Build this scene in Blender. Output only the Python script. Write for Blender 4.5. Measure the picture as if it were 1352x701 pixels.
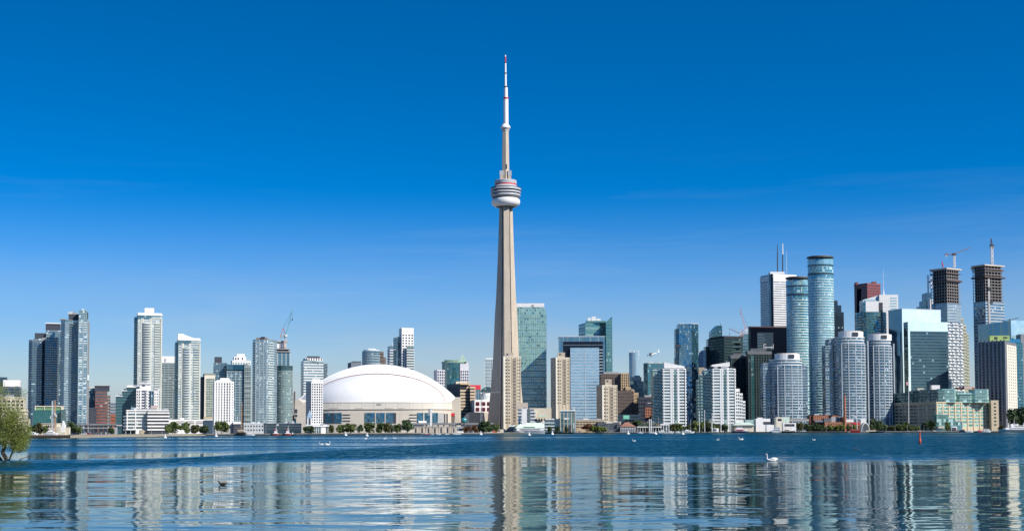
import bpy, math, random
from mathutils import Vector, Matrix, noise
R = math.radians
sc = bpy.context.scene
for o in list(bpy.data.objects): bpy.data.objects.remove(o)
random.seed(11)

# ------------------------------------------------------------ camera
F, HY, HCAM = 1794.0, 569.0, 3.2          # focal length in photo pixels, horizon row, eye height
PITCH, ROLL = R(2.9), 0.003
PY = HY - F*math.tan(PITCH)
cam = bpy.data.cameras.new('camera'); co = bpy.data.objects.new('camera', cam)
sc.collection.objects.link(co); sc.camera = co
cam.sensor_width = 36; cam.lens = 36*F/1352
cam.clip_start = .5; cam.clip_end = 60000
cam.shift_y = (PY-350.5)/1352
fw = Vector((0, math.cos(PITCH), math.sin(PITCH)))
rt = Vector((1, 0, 0)); up = rt.cross(fw)
# the photograph leans a touch to the left
RT = rt*math.cos(ROLL) + up*(-math.sin(ROLL))
UP = up*math.cos(ROLL) + rt*math.sin(ROLL)
m = Matrix((RT, UP, -fw)).transposed().to_4x4(); m.translation = (0, 0, HCAM)
co.matrix_world = m
CAMP = Vector((0, 0, HCAM))
def at(px, py, Y):
    d = fw + RT*((px-676)/F) + UP*((PY-py)/F)
    return CAMP + d*(Y/d.y)
def wx(px, py, Y): return at(px, py, Y).x
def wz(px, py, Y): return at(px, py, Y).z

# ------------------------------------------------------------ sky and sun
SUN_AZ, SUN_EL = R(55), R(37)             # to the right of straight behind the camera
sund = Vector((math.sin(SUN_AZ)*math.cos(SUN_EL), -math.cos(SUN_AZ)*math.cos(SUN_EL), math.sin(SUN_EL)))
w = bpy.data.worlds.new("World"); sc.world = w; w.use_nodes = True
nt = w.node_tree; nt.nodes.clear()
N = nt.nodes.new; L = nt.links.new
tc = N('ShaderNodeTexCoord'); sep = N('ShaderNodeSeparateXYZ'); L(tc.outputs['Generated'], sep.inputs[0])
mz = N('ShaderNodeMath'); mz.operation = 'MULTIPLY_ADD'; mz.inputs[1].default_value = 1.9; mz.inputs[2].default_value = -.045
L(sep.outputs['Z'], mz.inputs[0])
cmb = N('ShaderNodeCombineXYZ'); L(sep.outputs['X'], cmb.inputs[0]); L(sep.outputs['Y'], cmb.inputs[1]); L(mz.outputs[0], cmb.inputs[2])
nrm = N('ShaderNodeVectorMath'); nrm.operation = 'NORMALIZE'; L(cmb.outputs[0], nrm.inputs[0])
sky = N('ShaderNodeTexSky'); sky.sky_type = 'NISHITA'; sky.sun_disc = False
sky.sun_elevation = SUN_EL; sky.sun_rotation = math.atan2(sund.x, sund.y)
sky.altitude = 1500; sky.air_density = 1.0; sky.dust_density = .1; sky.ozone_density = 8.0
L(nrm.outputs[0], sky.inputs['Vector'])
hs = N('ShaderNodeHueSaturation'); hs.inputs['Saturation'].default_value = 1.47; hs.inputs['Hue'].default_value = .498
L(sky.outputs[0], hs.inputs['Color'])
# thin cirrus veil low over the horizon
mp = N('ShaderNodeMapping'); mp.inputs['Scale'].default_value = (2.2, 2.2, 13.0); L(tc.outputs['Generated'], mp.inputs[0])
ns = N('ShaderNodeTexNoise'); ns.inputs['Scale'].default_value = 1.6; ns.inputs['Detail'].default_value = 5; ns.inputs['Roughness'].default_value = .55
L(mp.outputs[0], ns.inputs['Vector'])
rm = N('ShaderNodeMapRange'); rm.inputs[1].default_value = .46; rm.inputs[2].default_value = .74; rm.inputs[3].default_value = 0; rm.inputs[4].default_value = 1
L(ns.outputs['Fac'], rm.inputs[0])
el = N('ShaderNodeMapRange'); el.interpolation_type = 'SMOOTHSTEP'
el.inputs[1].default_value = .18; el.inputs[2].default_value = .0; el.inputs[3].default_value = 0; el.inputs[4].default_value = 1.12
L(sep.outputs['Z'], el.inputs[0])
rm.inputs[3].default_value = .80
mm = N('ShaderNodeMath'); mm.operation = 'MULTIPLY'; L(rm.outputs[0], mm.inputs[0]); L(el.outputs[0], mm.inputs[1])
mx = N('ShaderNodeMix'); mx.data_type = 'RGBA'; L(mm.outputs[0], mx.inputs[0]); L(hs.outputs[0], mx.inputs[6])
mx.inputs[7].default_value = (3.0, 3.52, 3.9, 1)
mp2 = N('ShaderNodeMapping'); mp2.inputs['Scale'].default_value = (2.6, 2.6, 30.0); mp2.inputs['Rotation'].default_value = (0, R(7), 0); L(tc.outputs['Generated'], mp2.inputs[0])
n2 = N('ShaderNodeTexNoise'); n2.inputs['Scale'].default_value = 1.7; n2.inputs['Detail'].default_value = 7; n2.inputs['Roughness'].default_value = .62; n2.inputs['Distortion'].default_value = .4; L(mp2.outputs[0], n2.inputs['Vector'])
r2_ = N('ShaderNodeMapRange'); r2_.inputs[1].default_value = .53; r2_.inputs[2].default_value = .85; r2_.inputs[3].default_value = 0; r2_.inputs[4].default_value = .15; L(n2.outputs['Fac'], r2_.inputs[0])
e2_ = N('ShaderNodeMapRange'); e2_.interpolation_type = 'SMOOTHSTEP'; e2_.inputs[1].default_value = .22; e2_.inputs[2].default_value = .08; e2_.inputs[3].default_value = 0; e2_.inputs[4].default_value = 1; L(sep.outputs['Z'], e2_.inputs[0])
m2_ = N('ShaderNodeMath'); m2_.operation = 'MULTIPLY'; L(r2_.outputs[0], m2_.inputs[0]); L(e2_.outputs[0], m2_.inputs[1])
mx2 = N('ShaderNodeMix'); mx2.data_type = 'RGBA'; L(m2_.outputs[0], mx2.inputs[0]); L(mx.outputs[2], mx2.inputs[6]); mx2.inputs[7].default_value = (4.2, 4.8, 5.3, 1)
bg = N('ShaderNodeBackground'); bg.inputs['Strength'].default_value = 0.121
L(mx2.outputs[2], bg.inputs['Color'])
out = N('ShaderNodeOutputWorld'); L(bg.outputs[0], out.inputs['Surface'])
sl = bpy.data.lights.new('sun', 'SUN'); sl.energy = 5.0; sl.angle = R(.5); sl.color = (1, .94, .84)
so = bpy.data.objects.new('sun', sl); sc.collection.objects.link(so)
so.rotation_euler = sund.to_track_quat('Z', 'Y').to_euler(); so.location = (300, -300, 400)
sc.view_settings.view_transform = 'Standard'; sc.view_settings.look = 'None'
sc.view_settings.exposure = 0.3; sc.view_settings.gamma = 1
sc.cycles.use_denoising = True
sc.cycles.max_bounces = 6; sc.cycles.caustics_reflective = False; sc.cycles.caustics_refractive = False
sc.cycles.sample_clamp_indirect = 4

# ------------------------------------------------------------ materials
MC = {}
def mat(name, col, rough=.7, metal=0.0, ior=1.45, vary=.12, scale=.15, streak=False):
    """plain painted / concrete / brick surface with uneven weathering"""
    if name in MC: return MC[name]
    m = bpy.data.materials.new(name); m.use_nodes = True; nt = m.node_tree
    b = nt.nodes['Principled BSDF']
    b.inputs['Roughness'].default_value = rough; b.inputs['Metallic'].default_value = metal; b.inputs['IOR'].default_value = ior
    g = nt.nodes.new('ShaderNodeNewGeometry'); n = nt.nodes.new('ShaderNodeTexNoise')
    mp = nt.nodes.new('ShaderNodeMapping'); mp.inputs['Scale'].default_value = (scale, scale, scale*(.25 if streak else 1))
    nt.links.new(g.outputs['Position'], mp.inputs[0]); nt.links.new(mp.outputs[0], n.inputs['Vector'])
    n.inputs['Scale'].default_value = 1; n.inputs['Detail'].default_value = 4; n.inputs['Roughness'].default_value = .7
    r = nt.nodes.new('ShaderNodeMapRange'); r.inputs[1].default_value = .3; r.inputs[2].default_value = .7
    r.inputs[3].default_value = 1-vary; r.inputs[4].default_value = 1+vary
    nt.links.new(n.outputs['Fac'], r.inputs[0])
    v = nt.nodes.new('ShaderNodeVectorMath'); v.operation = 'SCALE'; v.inputs[0].default_value = col
    nt.links.new(r.outputs[0], v.inputs['Scale']); nt.links.new(v.outputs[0], b.inputs['Base Color'])
    MC[name] = m; return m

def facade(name, ga, gb, frame, fh=3.5, pw=1.5, sp=.25, mu=.1, ior=2.2, rough=.08, blind=.08, bcol=(.45, .5, .48), tilt=.02, frough=.5, gk=.58, fior=1.45):
    """curtain wall: panes in a frame, laid out in metres along the wall (UV); each pane has its own tint, tilt and blind"""
    if name in MC: return MC[name]
    m = bpy.data.materials.new(name); m.use_nodes = True; nt = m.node_tree
    nt.nodes.clear(); N = nt.nodes.new; L = nt.links.new
    def math_(op, a, b=None):
        n = N('ShaderNodeMath'); n.operation = op
        for i, x in enumerate((a, b)):
            if x is None: continue
            if isinstance(x, (int, float)): n.inputs[i].default_value = x
            else: L(x, n.inputs[i])
        return n.outputs[0]
    uv = N('ShaderNodeUVMap'); s = N('ShaderNodeSeparateXYZ'); L(uv.outputs[0], s.inputs[0])
    u = math_('DIVIDE', s.outputs[0], pw); v = math_('DIVIDE', s.outputs[1], fh)
    fu = math_('FRACT', u); fv = math_('FRACT', v); iu = math_('FLOOR', u); iv = math_('FLOOR', v)
    c = N('ShaderNodeCombineXYZ'); L(iu, c.inputs[0]); L(iv, c.inputs[1])
    wn = N('ShaderNodeTexWhiteNoise'); wn.noise_dimensions = '3D'; L(c.outputs[0], wn.inputs['Vector'])
    # blinds are drawn flat by flat, a few panes at a time
    c2 = N('ShaderNodeCombineXYZ'); L(math_('FLOOR', math_('DIVIDE', iu, 3)), c2.inputs[0]); L(iv, c2.inputs[1]); c2.inputs[2].default_value = 7.3
    wn2 = N('ShaderNodeTexWhiteNoise'); wn2.noise_dimensions = '3D'; L(c2.outputs[0], wn2.inputs['Vector'])
    rr = math_('ADD', math_('MULTIPLY', wn.outputs['Value'], .6), math_('MULTIPLY', wn2.outputs['Value'], .4))
    mx = N('ShaderNodeMix'); mx.data_type = 'RGBA'; L(rr, mx.inputs[0]); mx.inputs[6].default_value = (*[v*gk for v in ga], 1); mx.inputs[7].default_value = (*[v*gk*1.05 for v in gb], 1)
    isb = math_('LESS_THAN', math_('ADD', math_('MULTIPLY', wn.outputs['Value'], .5), math_('MULTIPLY', wn2.outputs['Value'], .5)), blind**.7*.62 if blind else -1)
    mb = N('ShaderNodeMix'); mb.data_type = 'RGBA'; L(isb, mb.inputs[0]); L(mx.outputs[2], mb.inputs[6]); mb.inputs[7].default_value = (*[min(.85, v*1.12) for v in bcol], 1)
    gl = N('ShaderNodeBsdfPrincipled'); L(mb.outputs[2], gl.inputs['Base Color']); gl.inputs['Roughness'].default_value = rough; gl.inputs['IOR'].default_value = ior+(.35 if ior > 1.8 else 0)
    if ior > 1.8: gl.inputs['Specular Tint'].default_value = (.78, .95, 1, 1)
    g = N('ShaderNodeNewGeometry')
    sb = N('ShaderNodeVectorMath'); sb.operation = 'SUBTRACT'; L(wn.outputs['Color'], sb.inputs[0]); sb.inputs[1].default_value = (.5, .5, .5)
    sc_ = N('ShaderNodeVectorMath'); sc_.operation = 'SCALE'; L(sb.outputs[0], sc_.inputs[0]); sc_.inputs['Scale'].default_value = tilt*2
    ad = N('ShaderNodeVectorMath'); ad.operation = 'ADD'; L(g.outputs['Normal'], ad.inputs[0]); L(sc_.outputs[0], ad.inputs[1])
    # the whole glass skin is never quite flat
    nn = N('ShaderNodeTexNoise'); nn.inputs['Scale'].default_value = .05; nn.inputs['Detail'].default_value = 2; L(g.outputs['Position'], nn.inputs['Vector'])
    s2 = N('ShaderNodeVectorMath'); s2.operation = 'SUBTRACT'; L(nn.outputs['Color'], s2.inputs[0]); s2.inputs[1].default_value = (.5, .5, .5)
    s3 = N('ShaderNodeVectorMath'); s3.operation = 'SCALE'; L(s2.outputs[0], s3.inputs[0]); s3.inputs['Scale'].default_value = tilt*3
    a2 = N('ShaderNodeVectorMath'); a2.operation = 'ADD'; L(ad.outputs[0], a2.inputs[0]); L(s3.outputs[0], a2.inputs[1])
    no = N('ShaderNodeVectorMath'); no.operation = 'NORMALIZE'; L(a2.outputs[0], no.inputs[0]); L(no.outputs[0], gl.inputs['Normal'])
    fr = N('ShaderNodeBsdfPrincipled'); fr.inputs['Roughness'].default_value = frough; fr.inputs['IOR'].default_value = fior
    fn = N('ShaderNodeTexNoise'); fn.inputs['Scale'].default_value = .08; fn.inputs['Detail'].default_value = 3; L(g.outputs['Position'], fn.inputs['Vector'])
    fm = N('ShaderNodeMapRange'); fm.inputs[1].default_value = .3; fm.inputs[2].default_value = .7; fm.inputs[3].default_value = .85; fm.inputs[4].default_value = 1.1; L(fn.outputs['Fac'], fm.inputs[0])
    fs = N('ShaderNodeVectorMath'); fs.operation = 'SCALE'; fs.inputs[0].default_value = frame; L(fm.outputs[0], fs.inputs['Scale']); L(fs.outputs[0], fr.inputs['Base Color'])
    k = math_('MAXIMUM', math_('LESS_THAN', fv, sp), math_('LESS_THAN', fu, mu))
    ms = N('ShaderNodeMixShader'); L(k, ms.inputs[0]); L(gl.outputs[0], ms.inputs[1]); L(fr.outputs[0], ms.inputs[2])
    o = N('ShaderNodeOutputMaterial'); L(ms.outputs[0], o.inputs[0])
    MC[name] = m; return m

def paneglass(name, a, b, ior=1.9, rough=.1):
    """window pane: dark glass, each window (object) with its own tint"""
    if name in MC: return MC[name]
    m = bpy.data.materials.new(name); m.use_nodes = True; nt = m.node_tree; p = nt.nodes['Principled BSDF']
    oi = nt.nodes.new('ShaderNodeObjectInfo'); g = nt.nodes.new('ShaderNodeNewGeometry')
    mp = nt.nodes.new('ShaderNodeVectorMath'); mp.operation = 'SNAP'; mp.inputs[1].default_value = (4, 4, 4); nt.links.new(g.outputs['Position'], mp.inputs[0])
    wn = nt.nodes.new('ShaderNodeTexWhiteNoise'); wn.noise_dimensions = '4D'; nt.links.new(mp.outputs[0], wn.inputs['Vector']); nt.links.new(oi.outputs['Random'], wn.inputs['W'])
    pw = nt.nodes.new('ShaderNodeMath'); pw.operation = 'POWER'; nt.links.new(wn.outputs['Value'], pw.inputs[0]); pw.inputs[1].default_value = 2
    mx = nt.nodes.new('ShaderNodeMix'); mx.data_type = 'RGBA'; nt.links.new(pw.outputs[0], mx.inputs[0]); mx.inputs[6].default_value = (*a, 1); mx.inputs[7].default_value = (*b, 1)
    nt.links.new(mx.outputs[2], p.inputs['Base Color']); p.inputs['Roughness'].default_value = rough; p.inputs['IOR'].default_value = ior
    MC[name] = m; return m

# ------------------------------------------------------------ mesh helpers
class MB:
    def __init__(s): s.v = []; s.f = []; s.uv = []
    def face(s, pts, uv=None):
        i = len(s.v); s.v += [tuple(p) for p in pts]; s.f.append(tuple(range(i, i+len(pts))))
        s.uv += uv or [(p[0]+p[1], p[2]) for p in pts]
    def prism(s, fp, z0, z1, top=True, bottom=False, fp1=None, v0=None):
        fp1 = fp1 or fp; n = len(fp); u = 0
        for i in range(n):
            j = (i+1) % n; a, b = fp[i], fp[j]; c, d = fp1[i], fp1[j]
            l = math.hypot(b[0]-a[0], b[1]-a[1])
            zz0 = z0 if v0 is None else v0; zz1 = zz0 + (z1-z0)
            s.face([(a[0], a[1], z0), (b[0], b[1], z0), (d[0], d[1], z1), (c[0], c[1], z1)], [(u, zz0), (u+l, zz0), (u+l, zz1), (u, zz1)])
            u += l
        if top: s.face([(p[0], p[1], z1) for p in fp1], [(.5, .01)]*n)
        if bottom: s.face([(p[0], p[1], z0) for p in reversed(fp)], [(.5, .01)]*n)
    def box(s, x0, x1, y0, y1, z0, z1):
        s.prism([(x0, y0), (x1, y0), (x1, y1), (x0, y1)], z0, z1, True, True)
    def bar(s, a, b, r, n=4, r1=None):
        a, b = Vector(a), Vector(b); d = (b-a); 
        if d.length < 1e-6: return
        d.normalize(); h = Vector((0, 0, 1)) if abs(d.z) < .9 else Vector((1, 0, 0))
        x = d.cross(h).normalized(); y = d.cross(x); r1 = r if r1 is None else r1
        A = [a + (x*math.cos(t)+y*math.sin(t))*r for t in [2*math.pi*(k+.5)/n for k in range(n)]]
        B = [b + (x*math.cos(t)+y*math.sin(t))*r1 for t in [2*math.pi*(k+.5)/n for k in range(n)]]
        for i in range(n):
            j = (i+1) % n; s.face([A[j], A[i], B[i], B[j]])
        s.face(A); s.face(list(reversed(B)))
    def lathe(s, c, prof, n=32, a0=0, a1=2*math.pi, sx=1, sy=1):
        k = n if abs(a1-a0-2*math.pi) < 1e-6 else n+1
        for i in range(n):
            t0 = a0+(a1-a0)*i/n; t1 = a0+(a1-a0)*(i+1)/n
            for (r0, z0), (r1, z1) in zip(prof, prof[1:]):
                P = lambda r, t, z: (c[0]+r*sx*math.cos(t), c[1]+r*sy*math.sin(t), c[2]+z)
                q = [P(r0, t0, z0), P(r0, t1, z0), P(r1, t1, z1), P(r1, t0, z1)]
                if r0 < 1e-5: q = [q[0], q[2], q[3]]
                elif r1 < 1e-5: q = q[:3]
                s.face(q)
    def mesh(s, off=(0, 0, 0), smooth=False):
        me = bpy.data.meshes.new('mesh'); o = off
        me.from_pydata([(x-o[0], y-o[1], z-o[2]) for x, y, z in s.v], [], s.f)
        l = me.uv_layers.new(name='UVMap'); flat = [c for u in s.uv for c in u]; l.data.foreach_set('uv', flat)
        if smooth:
            import bmesh
            bm = bmesh.new(); bm.from_mesh(me); bmesh.ops.remove_doubles(bm, verts=bm.verts, dist=1e-4); bm.to_mesh(me); bm.free()
            me.polygons.foreach_set('use_smooth', [True]*len(me.polygons))
            try: me.set_sharp_from_angle(angle=R(40))
            except Exception: pass
        return me

def link(name, me, m=None, parent=None, loc=(0, 0, 0), rz=0, rot=None):
    o = bpy.data.objects.new(name, me); sc.collection.objects.link(o)
    if m is not None and me is not None and not me.materials: me.materials.append(m)
    o.location = loc
    if rot is not None: o.rotation_euler = rot
    elif rz: o.rotation_euler = (0, 0, rz)
    if parent is not None: o.parent = parent
    return o
def tag(o, label, cat, group=None):
    o['label'] = label; o['category'] = cat
    if group: o['group'] = group
    return o
def structure(name, mb, m, smooth=False):
    o = link(name, mb.mesh(smooth=smooth), m); o['kind'] = 'structure'; return o
def kids(o): return list(o.children)
def copy_tree(o, parent=None):
    c = o.copy(); sc.collection.objects.link(c)
    if parent is not None: c.parent = parent
    for ch in kids(o): copy_tree(ch, c)
    return c

def outset(fp, d):
    n = len(fp); r = []
    for i in range(n):
        p0, p1, p2 = Vector(fp[i-1][:2]), Vector(fp[i][:2]), Vector(fp[(i+1) % n][:2])
        a = (p1-p0).normalized(); b = (p2-p1).normalized()
        na, nb = Vector((a.y, -a.x)), Vector((b.y, -b.x)); k = na+nb
        if k.length < 1e-6: k = na
        k.normalize(); c = max(.35, k.dot(na)); q = p1 + k*(d/c); r.append((q.x, q.y))
    return r
def ccw(fp):
    a = sum(fp[i-1][0]*fp[i][1]-fp[i][0]*fp[i-1][1] for i in range(len(fp)))
    return fp if a > 0 else list(reversed(fp))

# footprints: pixel columns at row py, at distance Y
# (the street grid is turned 16 degrees, which shows on the left half of the skyline)
class FP(list):
    al = 0.0
def turned(x0, px1, py, Y, D, cut=0, left=False, right=False):
    al = R(16) if (px1+676+F*x0/Y)/2 < 640 else 0.0
    s, c = math.sin(al), math.cos(al); k1 = wx(px1, py, Y)/Y
    W = (x0-k1*Y)/(k1*s-c); D = D or .8*W; k = cut*W
    loc = ([(0, k), (k, 0)] if left else [(0, 0)])+([(W-k, 0), (W, k)] if right else [(W, 0)])+[(W, D), (0, D)]
    r = FP((x0+u*c-v*s, Y+u*s+v*c) for u, v in loc); r.al = al; r.ref = (x0, Y); return r
def rect(px0, px1, py, Y, D=None):
    return turned(wx(px0, py, Y), px1, py, Y, D)
def corner(px0, pxc, px1, py, Y, al=24):
    a = R(al); s, c = math.sin(a), math.cos(a)
    xc = wx(pxc, py, Y); k0, k1 = wx(px0, py, Y)/Y, wx(px1, py, Y)/Y
    W = (xc-k1*Y)/(k1*s-c); D = (xc-k0*Y)/(s+k0*c)
    C = Vector((xc, Y)); A = C+Vector((c, s))*W; Bv = C+Vector((-s, c))*D; E = A+Vector((-s, c))*D
    return [(C.x, C.y), (A.x, A.y), (E.x, E.y), (Bv.x, Bv.y)]
def oval(px0, px1, py, Y, asp=1.0, n=28):
    x0, x1 = wx(px0, py, Y), wx(px1, py, Y); r = (x1-x0)/2; cx = (x0+x1)/2; cy = Y+r*asp
    return [(cx+r*math.cos(t), cy+r*asp*math.sin(t)) for t in [2*math.pi*(k+.5)/n for k in range(n)]]
def clipped(px0, px1, py, Y, D=None, c=.2, right=True, left=True):
    """rectangle with its front corners cut off"""
    return turned(wx(px0, py, Y), px1, py, Y, D, c, left, right)

GZ = 1.6                                   # quay level above the water
ROOF = lambda: mat('roof_gravel', (.22, .22, .23), .9)

class Bld:
    def __init__(s, name, label, cat, px, Y, group=None, py=560):
        s.Y = Y; s.px = px; s.k = Y/F
        p = at(px, py, Y); s.o = (p.x, Y, GZ)
        s.root = bpy.data.objects.new(name, None); sc.collection.objects.link(s.root); s.root.location = s.o
        s.root.empty_display_size = 2
        tag(s.root, label, cat, group); s.pl = None
    def z(s, py): return GZ if py is None else wz(s.px, py, s.Y)
    def mb(s, name, mb, m, parent=None, smooth=False, label=None):
        o = link(name, mb.mesh(s.o, smooth), m, parent or s.root)
        if label: o['label'] = label
        return o
    def prism(s, name, fp, z0, z1, m, parent=None, fp1=None, bottom=False, raw=False, v0=None, smooth=False):
        if s.pl is None and getattr(fp, 'al', 0): s.pl = (*fp.ref, fp.al)
        fp = ccw(fp) if fp1 is None else fp
        if not raw: z0, z1 = s.z(z0), s.z(z1)
        b = MB(); b.prism(fp, z0, z1, True, bottom, fp1, v0); return s.mb(name, b, m, parent, smooth)
    def cube(s, name, px0, px1, py0, py1, m, dy=0, D=None, parent=None, out=0):
        """box by photo columns and rows, its face dy metres behind the building's front line"""
        pm = py0 if py1 is None else (py0+py1)/2
        A, B_ = s.on(px0, pm, dy), s.on(px1, pm, dy); D = D or .8*(B_[0]-A[0])
        z0 = wz(px0, py1, A[1]) if py1 is not None else GZ; al = s.pl[2] if s.pl else 0; n = (-math.sin(al)*D, math.cos(al)*D)
        b = MB(); b.prism([A, B_, (B_[0]+n[0], B_[1]+n[1]), (A[0]+n[0], A[1]+n[1])], z0, wz(px0, py0, A[1]), True, True); return s.mb(name, b, m, parent)
    def on(s, px, py=500, dy=0):
        """the point where a photo column meets the building's front plane, dy metres behind it"""
        if not s.pl: return (wx(px, py, s.Y+dy), s.Y+dy)
        x0, y0, al = s.pl; sn, c = math.sin(al), math.cos(al); k = wx(px, py, 1000)/1000; x0, y0 = x0-dy*sn, y0+dy*c
        t = (k*y0-x0)/(c-k*sn); return (x0+t*c, y0+t*sn)
    def many(s, name, me, places, m, parent=None, cap=100, local=True):
        """up to 100 copies as parts of their own, the rest as one 'stuff' part"""
        if me.materials.__len__() == 0: me.materials.append(m)
        par = parent or s.root; res = []
        for i, (x, y, z, rz) in enumerate(places[:cap]):
            res.append(link(name, me, m, par, (x-s.o[0], y-s.o[1], z-s.o[2]), rz))
        rest = places[cap:]
        if rest:
            b = MB(); uvl = me.uv_layers[0].data
            for (x, y, z, rz) in rest:
                c, sn = math.cos(rz), math.sin(rz)
                for p in me.polygons:
                    b.face([(x+me.vertices[i].co.x*c-me.vertices[i].co.y*sn, y+me.vertices[i].co.x*sn+me.vertices[i].co.y*c, z+me.vertices[i].co.z) for i in p.vertices])
            o = link(name, b.mesh(s.o), m, par); o['kind'] = 'stuff'
        return res
    def bands(s, name, fp, z0, z1, step, th, out, m, parent=None, raw=False, off=0):
        """projecting slab edge at every floor"""
        fp = ccw(fp)
        if not raw: z0, z1 = s.z(z0), s.z(z1)
        o, i = outset(fp, out), outset(fp, -.6); b = MB(); n = len(fp)
        for k in range(n):
            j = (k+1) % n
            b.face([(*o[k], 0), (*o[j], 0), (*o[j], th), (*o[k], th)])
            b.face([(*o[k], th), (*o[j], th), (*i[j], th), (*i[k], th)])
            b.face([(*i[k], 0), (*i[j], 0), (*o[j], 0), (*o[k], 0)])
        me = b.mesh((s.o[0], s.o[1], 0)); pl = []; zz = z0+off
        while zz < z1-th: pl.append((s.o[0], s.o[1], zz, 0)); zz += step
        return s.many(name, me, pl, m, parent)
    def on_face(s, name, a, b_, z0, z1, nc, nr, wf, hf, m, proud=.12, th=.3, parent=None, sill=None, cap=100, m0=0.0, m1=0.0, skip=0):
        """a grid of windows (or balconies, fins) set on the wall from a to b_"""
        a, b_ = Vector(a), Vector(b_); d = b_-a; Lw = d.length; d.normalize(); nn = Vector((d.y, -d.x)); rz = math.atan2(d.y, d.x)
        pw = (Lw-m0-m1)/nc; ph = (z1-z0)/nr; w, h = pw*wf, ph*hf
        q = MB(); q.box(-w/2, w/2, 0, th, -h/2, h/2); me = q.mesh(); pl = []
        for r in range(nr-1, -1, -1):
            for c in range(nc):
                if skip and random.random() < skip: continue
                p = a + d*(m0+pw*(c+.5)) + nn*proud
                pl.append((p.x, p.y, z0+ph*(r+.5), rz))
        return s.many(name, me, pl, m, parent, cap)
    def fins(s, name, a, b_, z0, z1, n, w, proud, m, parent=None, ends=True):
        a, b_ = Vector(a), Vector(b_); d = b_-a; Lw = d.length; d.normalize(); nn = Vector((d.y, -d.x)); rz = math.atan2(d.y, d.x)
        q = MB(); q.box(-w/2, w/2, 0, proud+.3, 0, z1-z0); me = q.mesh(); pl = []
        for k in range(n+1 if ends else n):
            t = Lw*k/n if ends else Lw*(k+.5)/n
            t = min(max(t, w/2), Lw-w/2); p = a+d*t+nn*proud; pl.append((p.x, p.y, z0, rz))
        return s.many(name, me, pl, m, parent)
    def roof(s, fp, py, h=1.0, out=.2, m=None, name='roof', raw=False):
        z = py if raw else s.z(py)
        xs, ys = [p[0] for p in fp], [p[1] for p in fp]; w_ = max(xs)-min(xs)
        if w_ > 8 and name == 'roof':
            rn = random.Random(int(abs(xs[0])*7+z)); cx_, cy_ = sum(xs)/len(xs), sum(ys)/len(ys)
            for k in range(rn.randint(2, 4)):
                q = MB(); x0 = cx_+rn.uniform(-.38, .3)*w_; y0 = cy_+rn.uniform(-.25, .15)*(max(ys)-min(ys)); l = rn.uniform(1.4, .16*w_+1.5); q.box(x0, min(x0+l, cx_+.4*w_), y0, y0+2.5, z+h-.1, z+h+rn.uniform(.7, 2.3)); s.mb('roof_vent', q, mat('vent_grey', (.34, .36, .38), .6) if rn.random() < .6 else mat('vent_pale', (.6, .61, .62), .6))
            if rn.random() < .5: q = MB(); x0 = cx_+rn.uniform(-.3, .3)*w_; q.bar((x0, cy_, z+h), (x0, cy_, z+h+rn.uniform(3, 7)), .16, 5, .08); s.mb('aerial', q, mat('vent_grey', ()))
        return s.prism(name, outset(ccw(fp), out), z-.05, z+h, m or ROOF(), raw=True, bottom=True)
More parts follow.
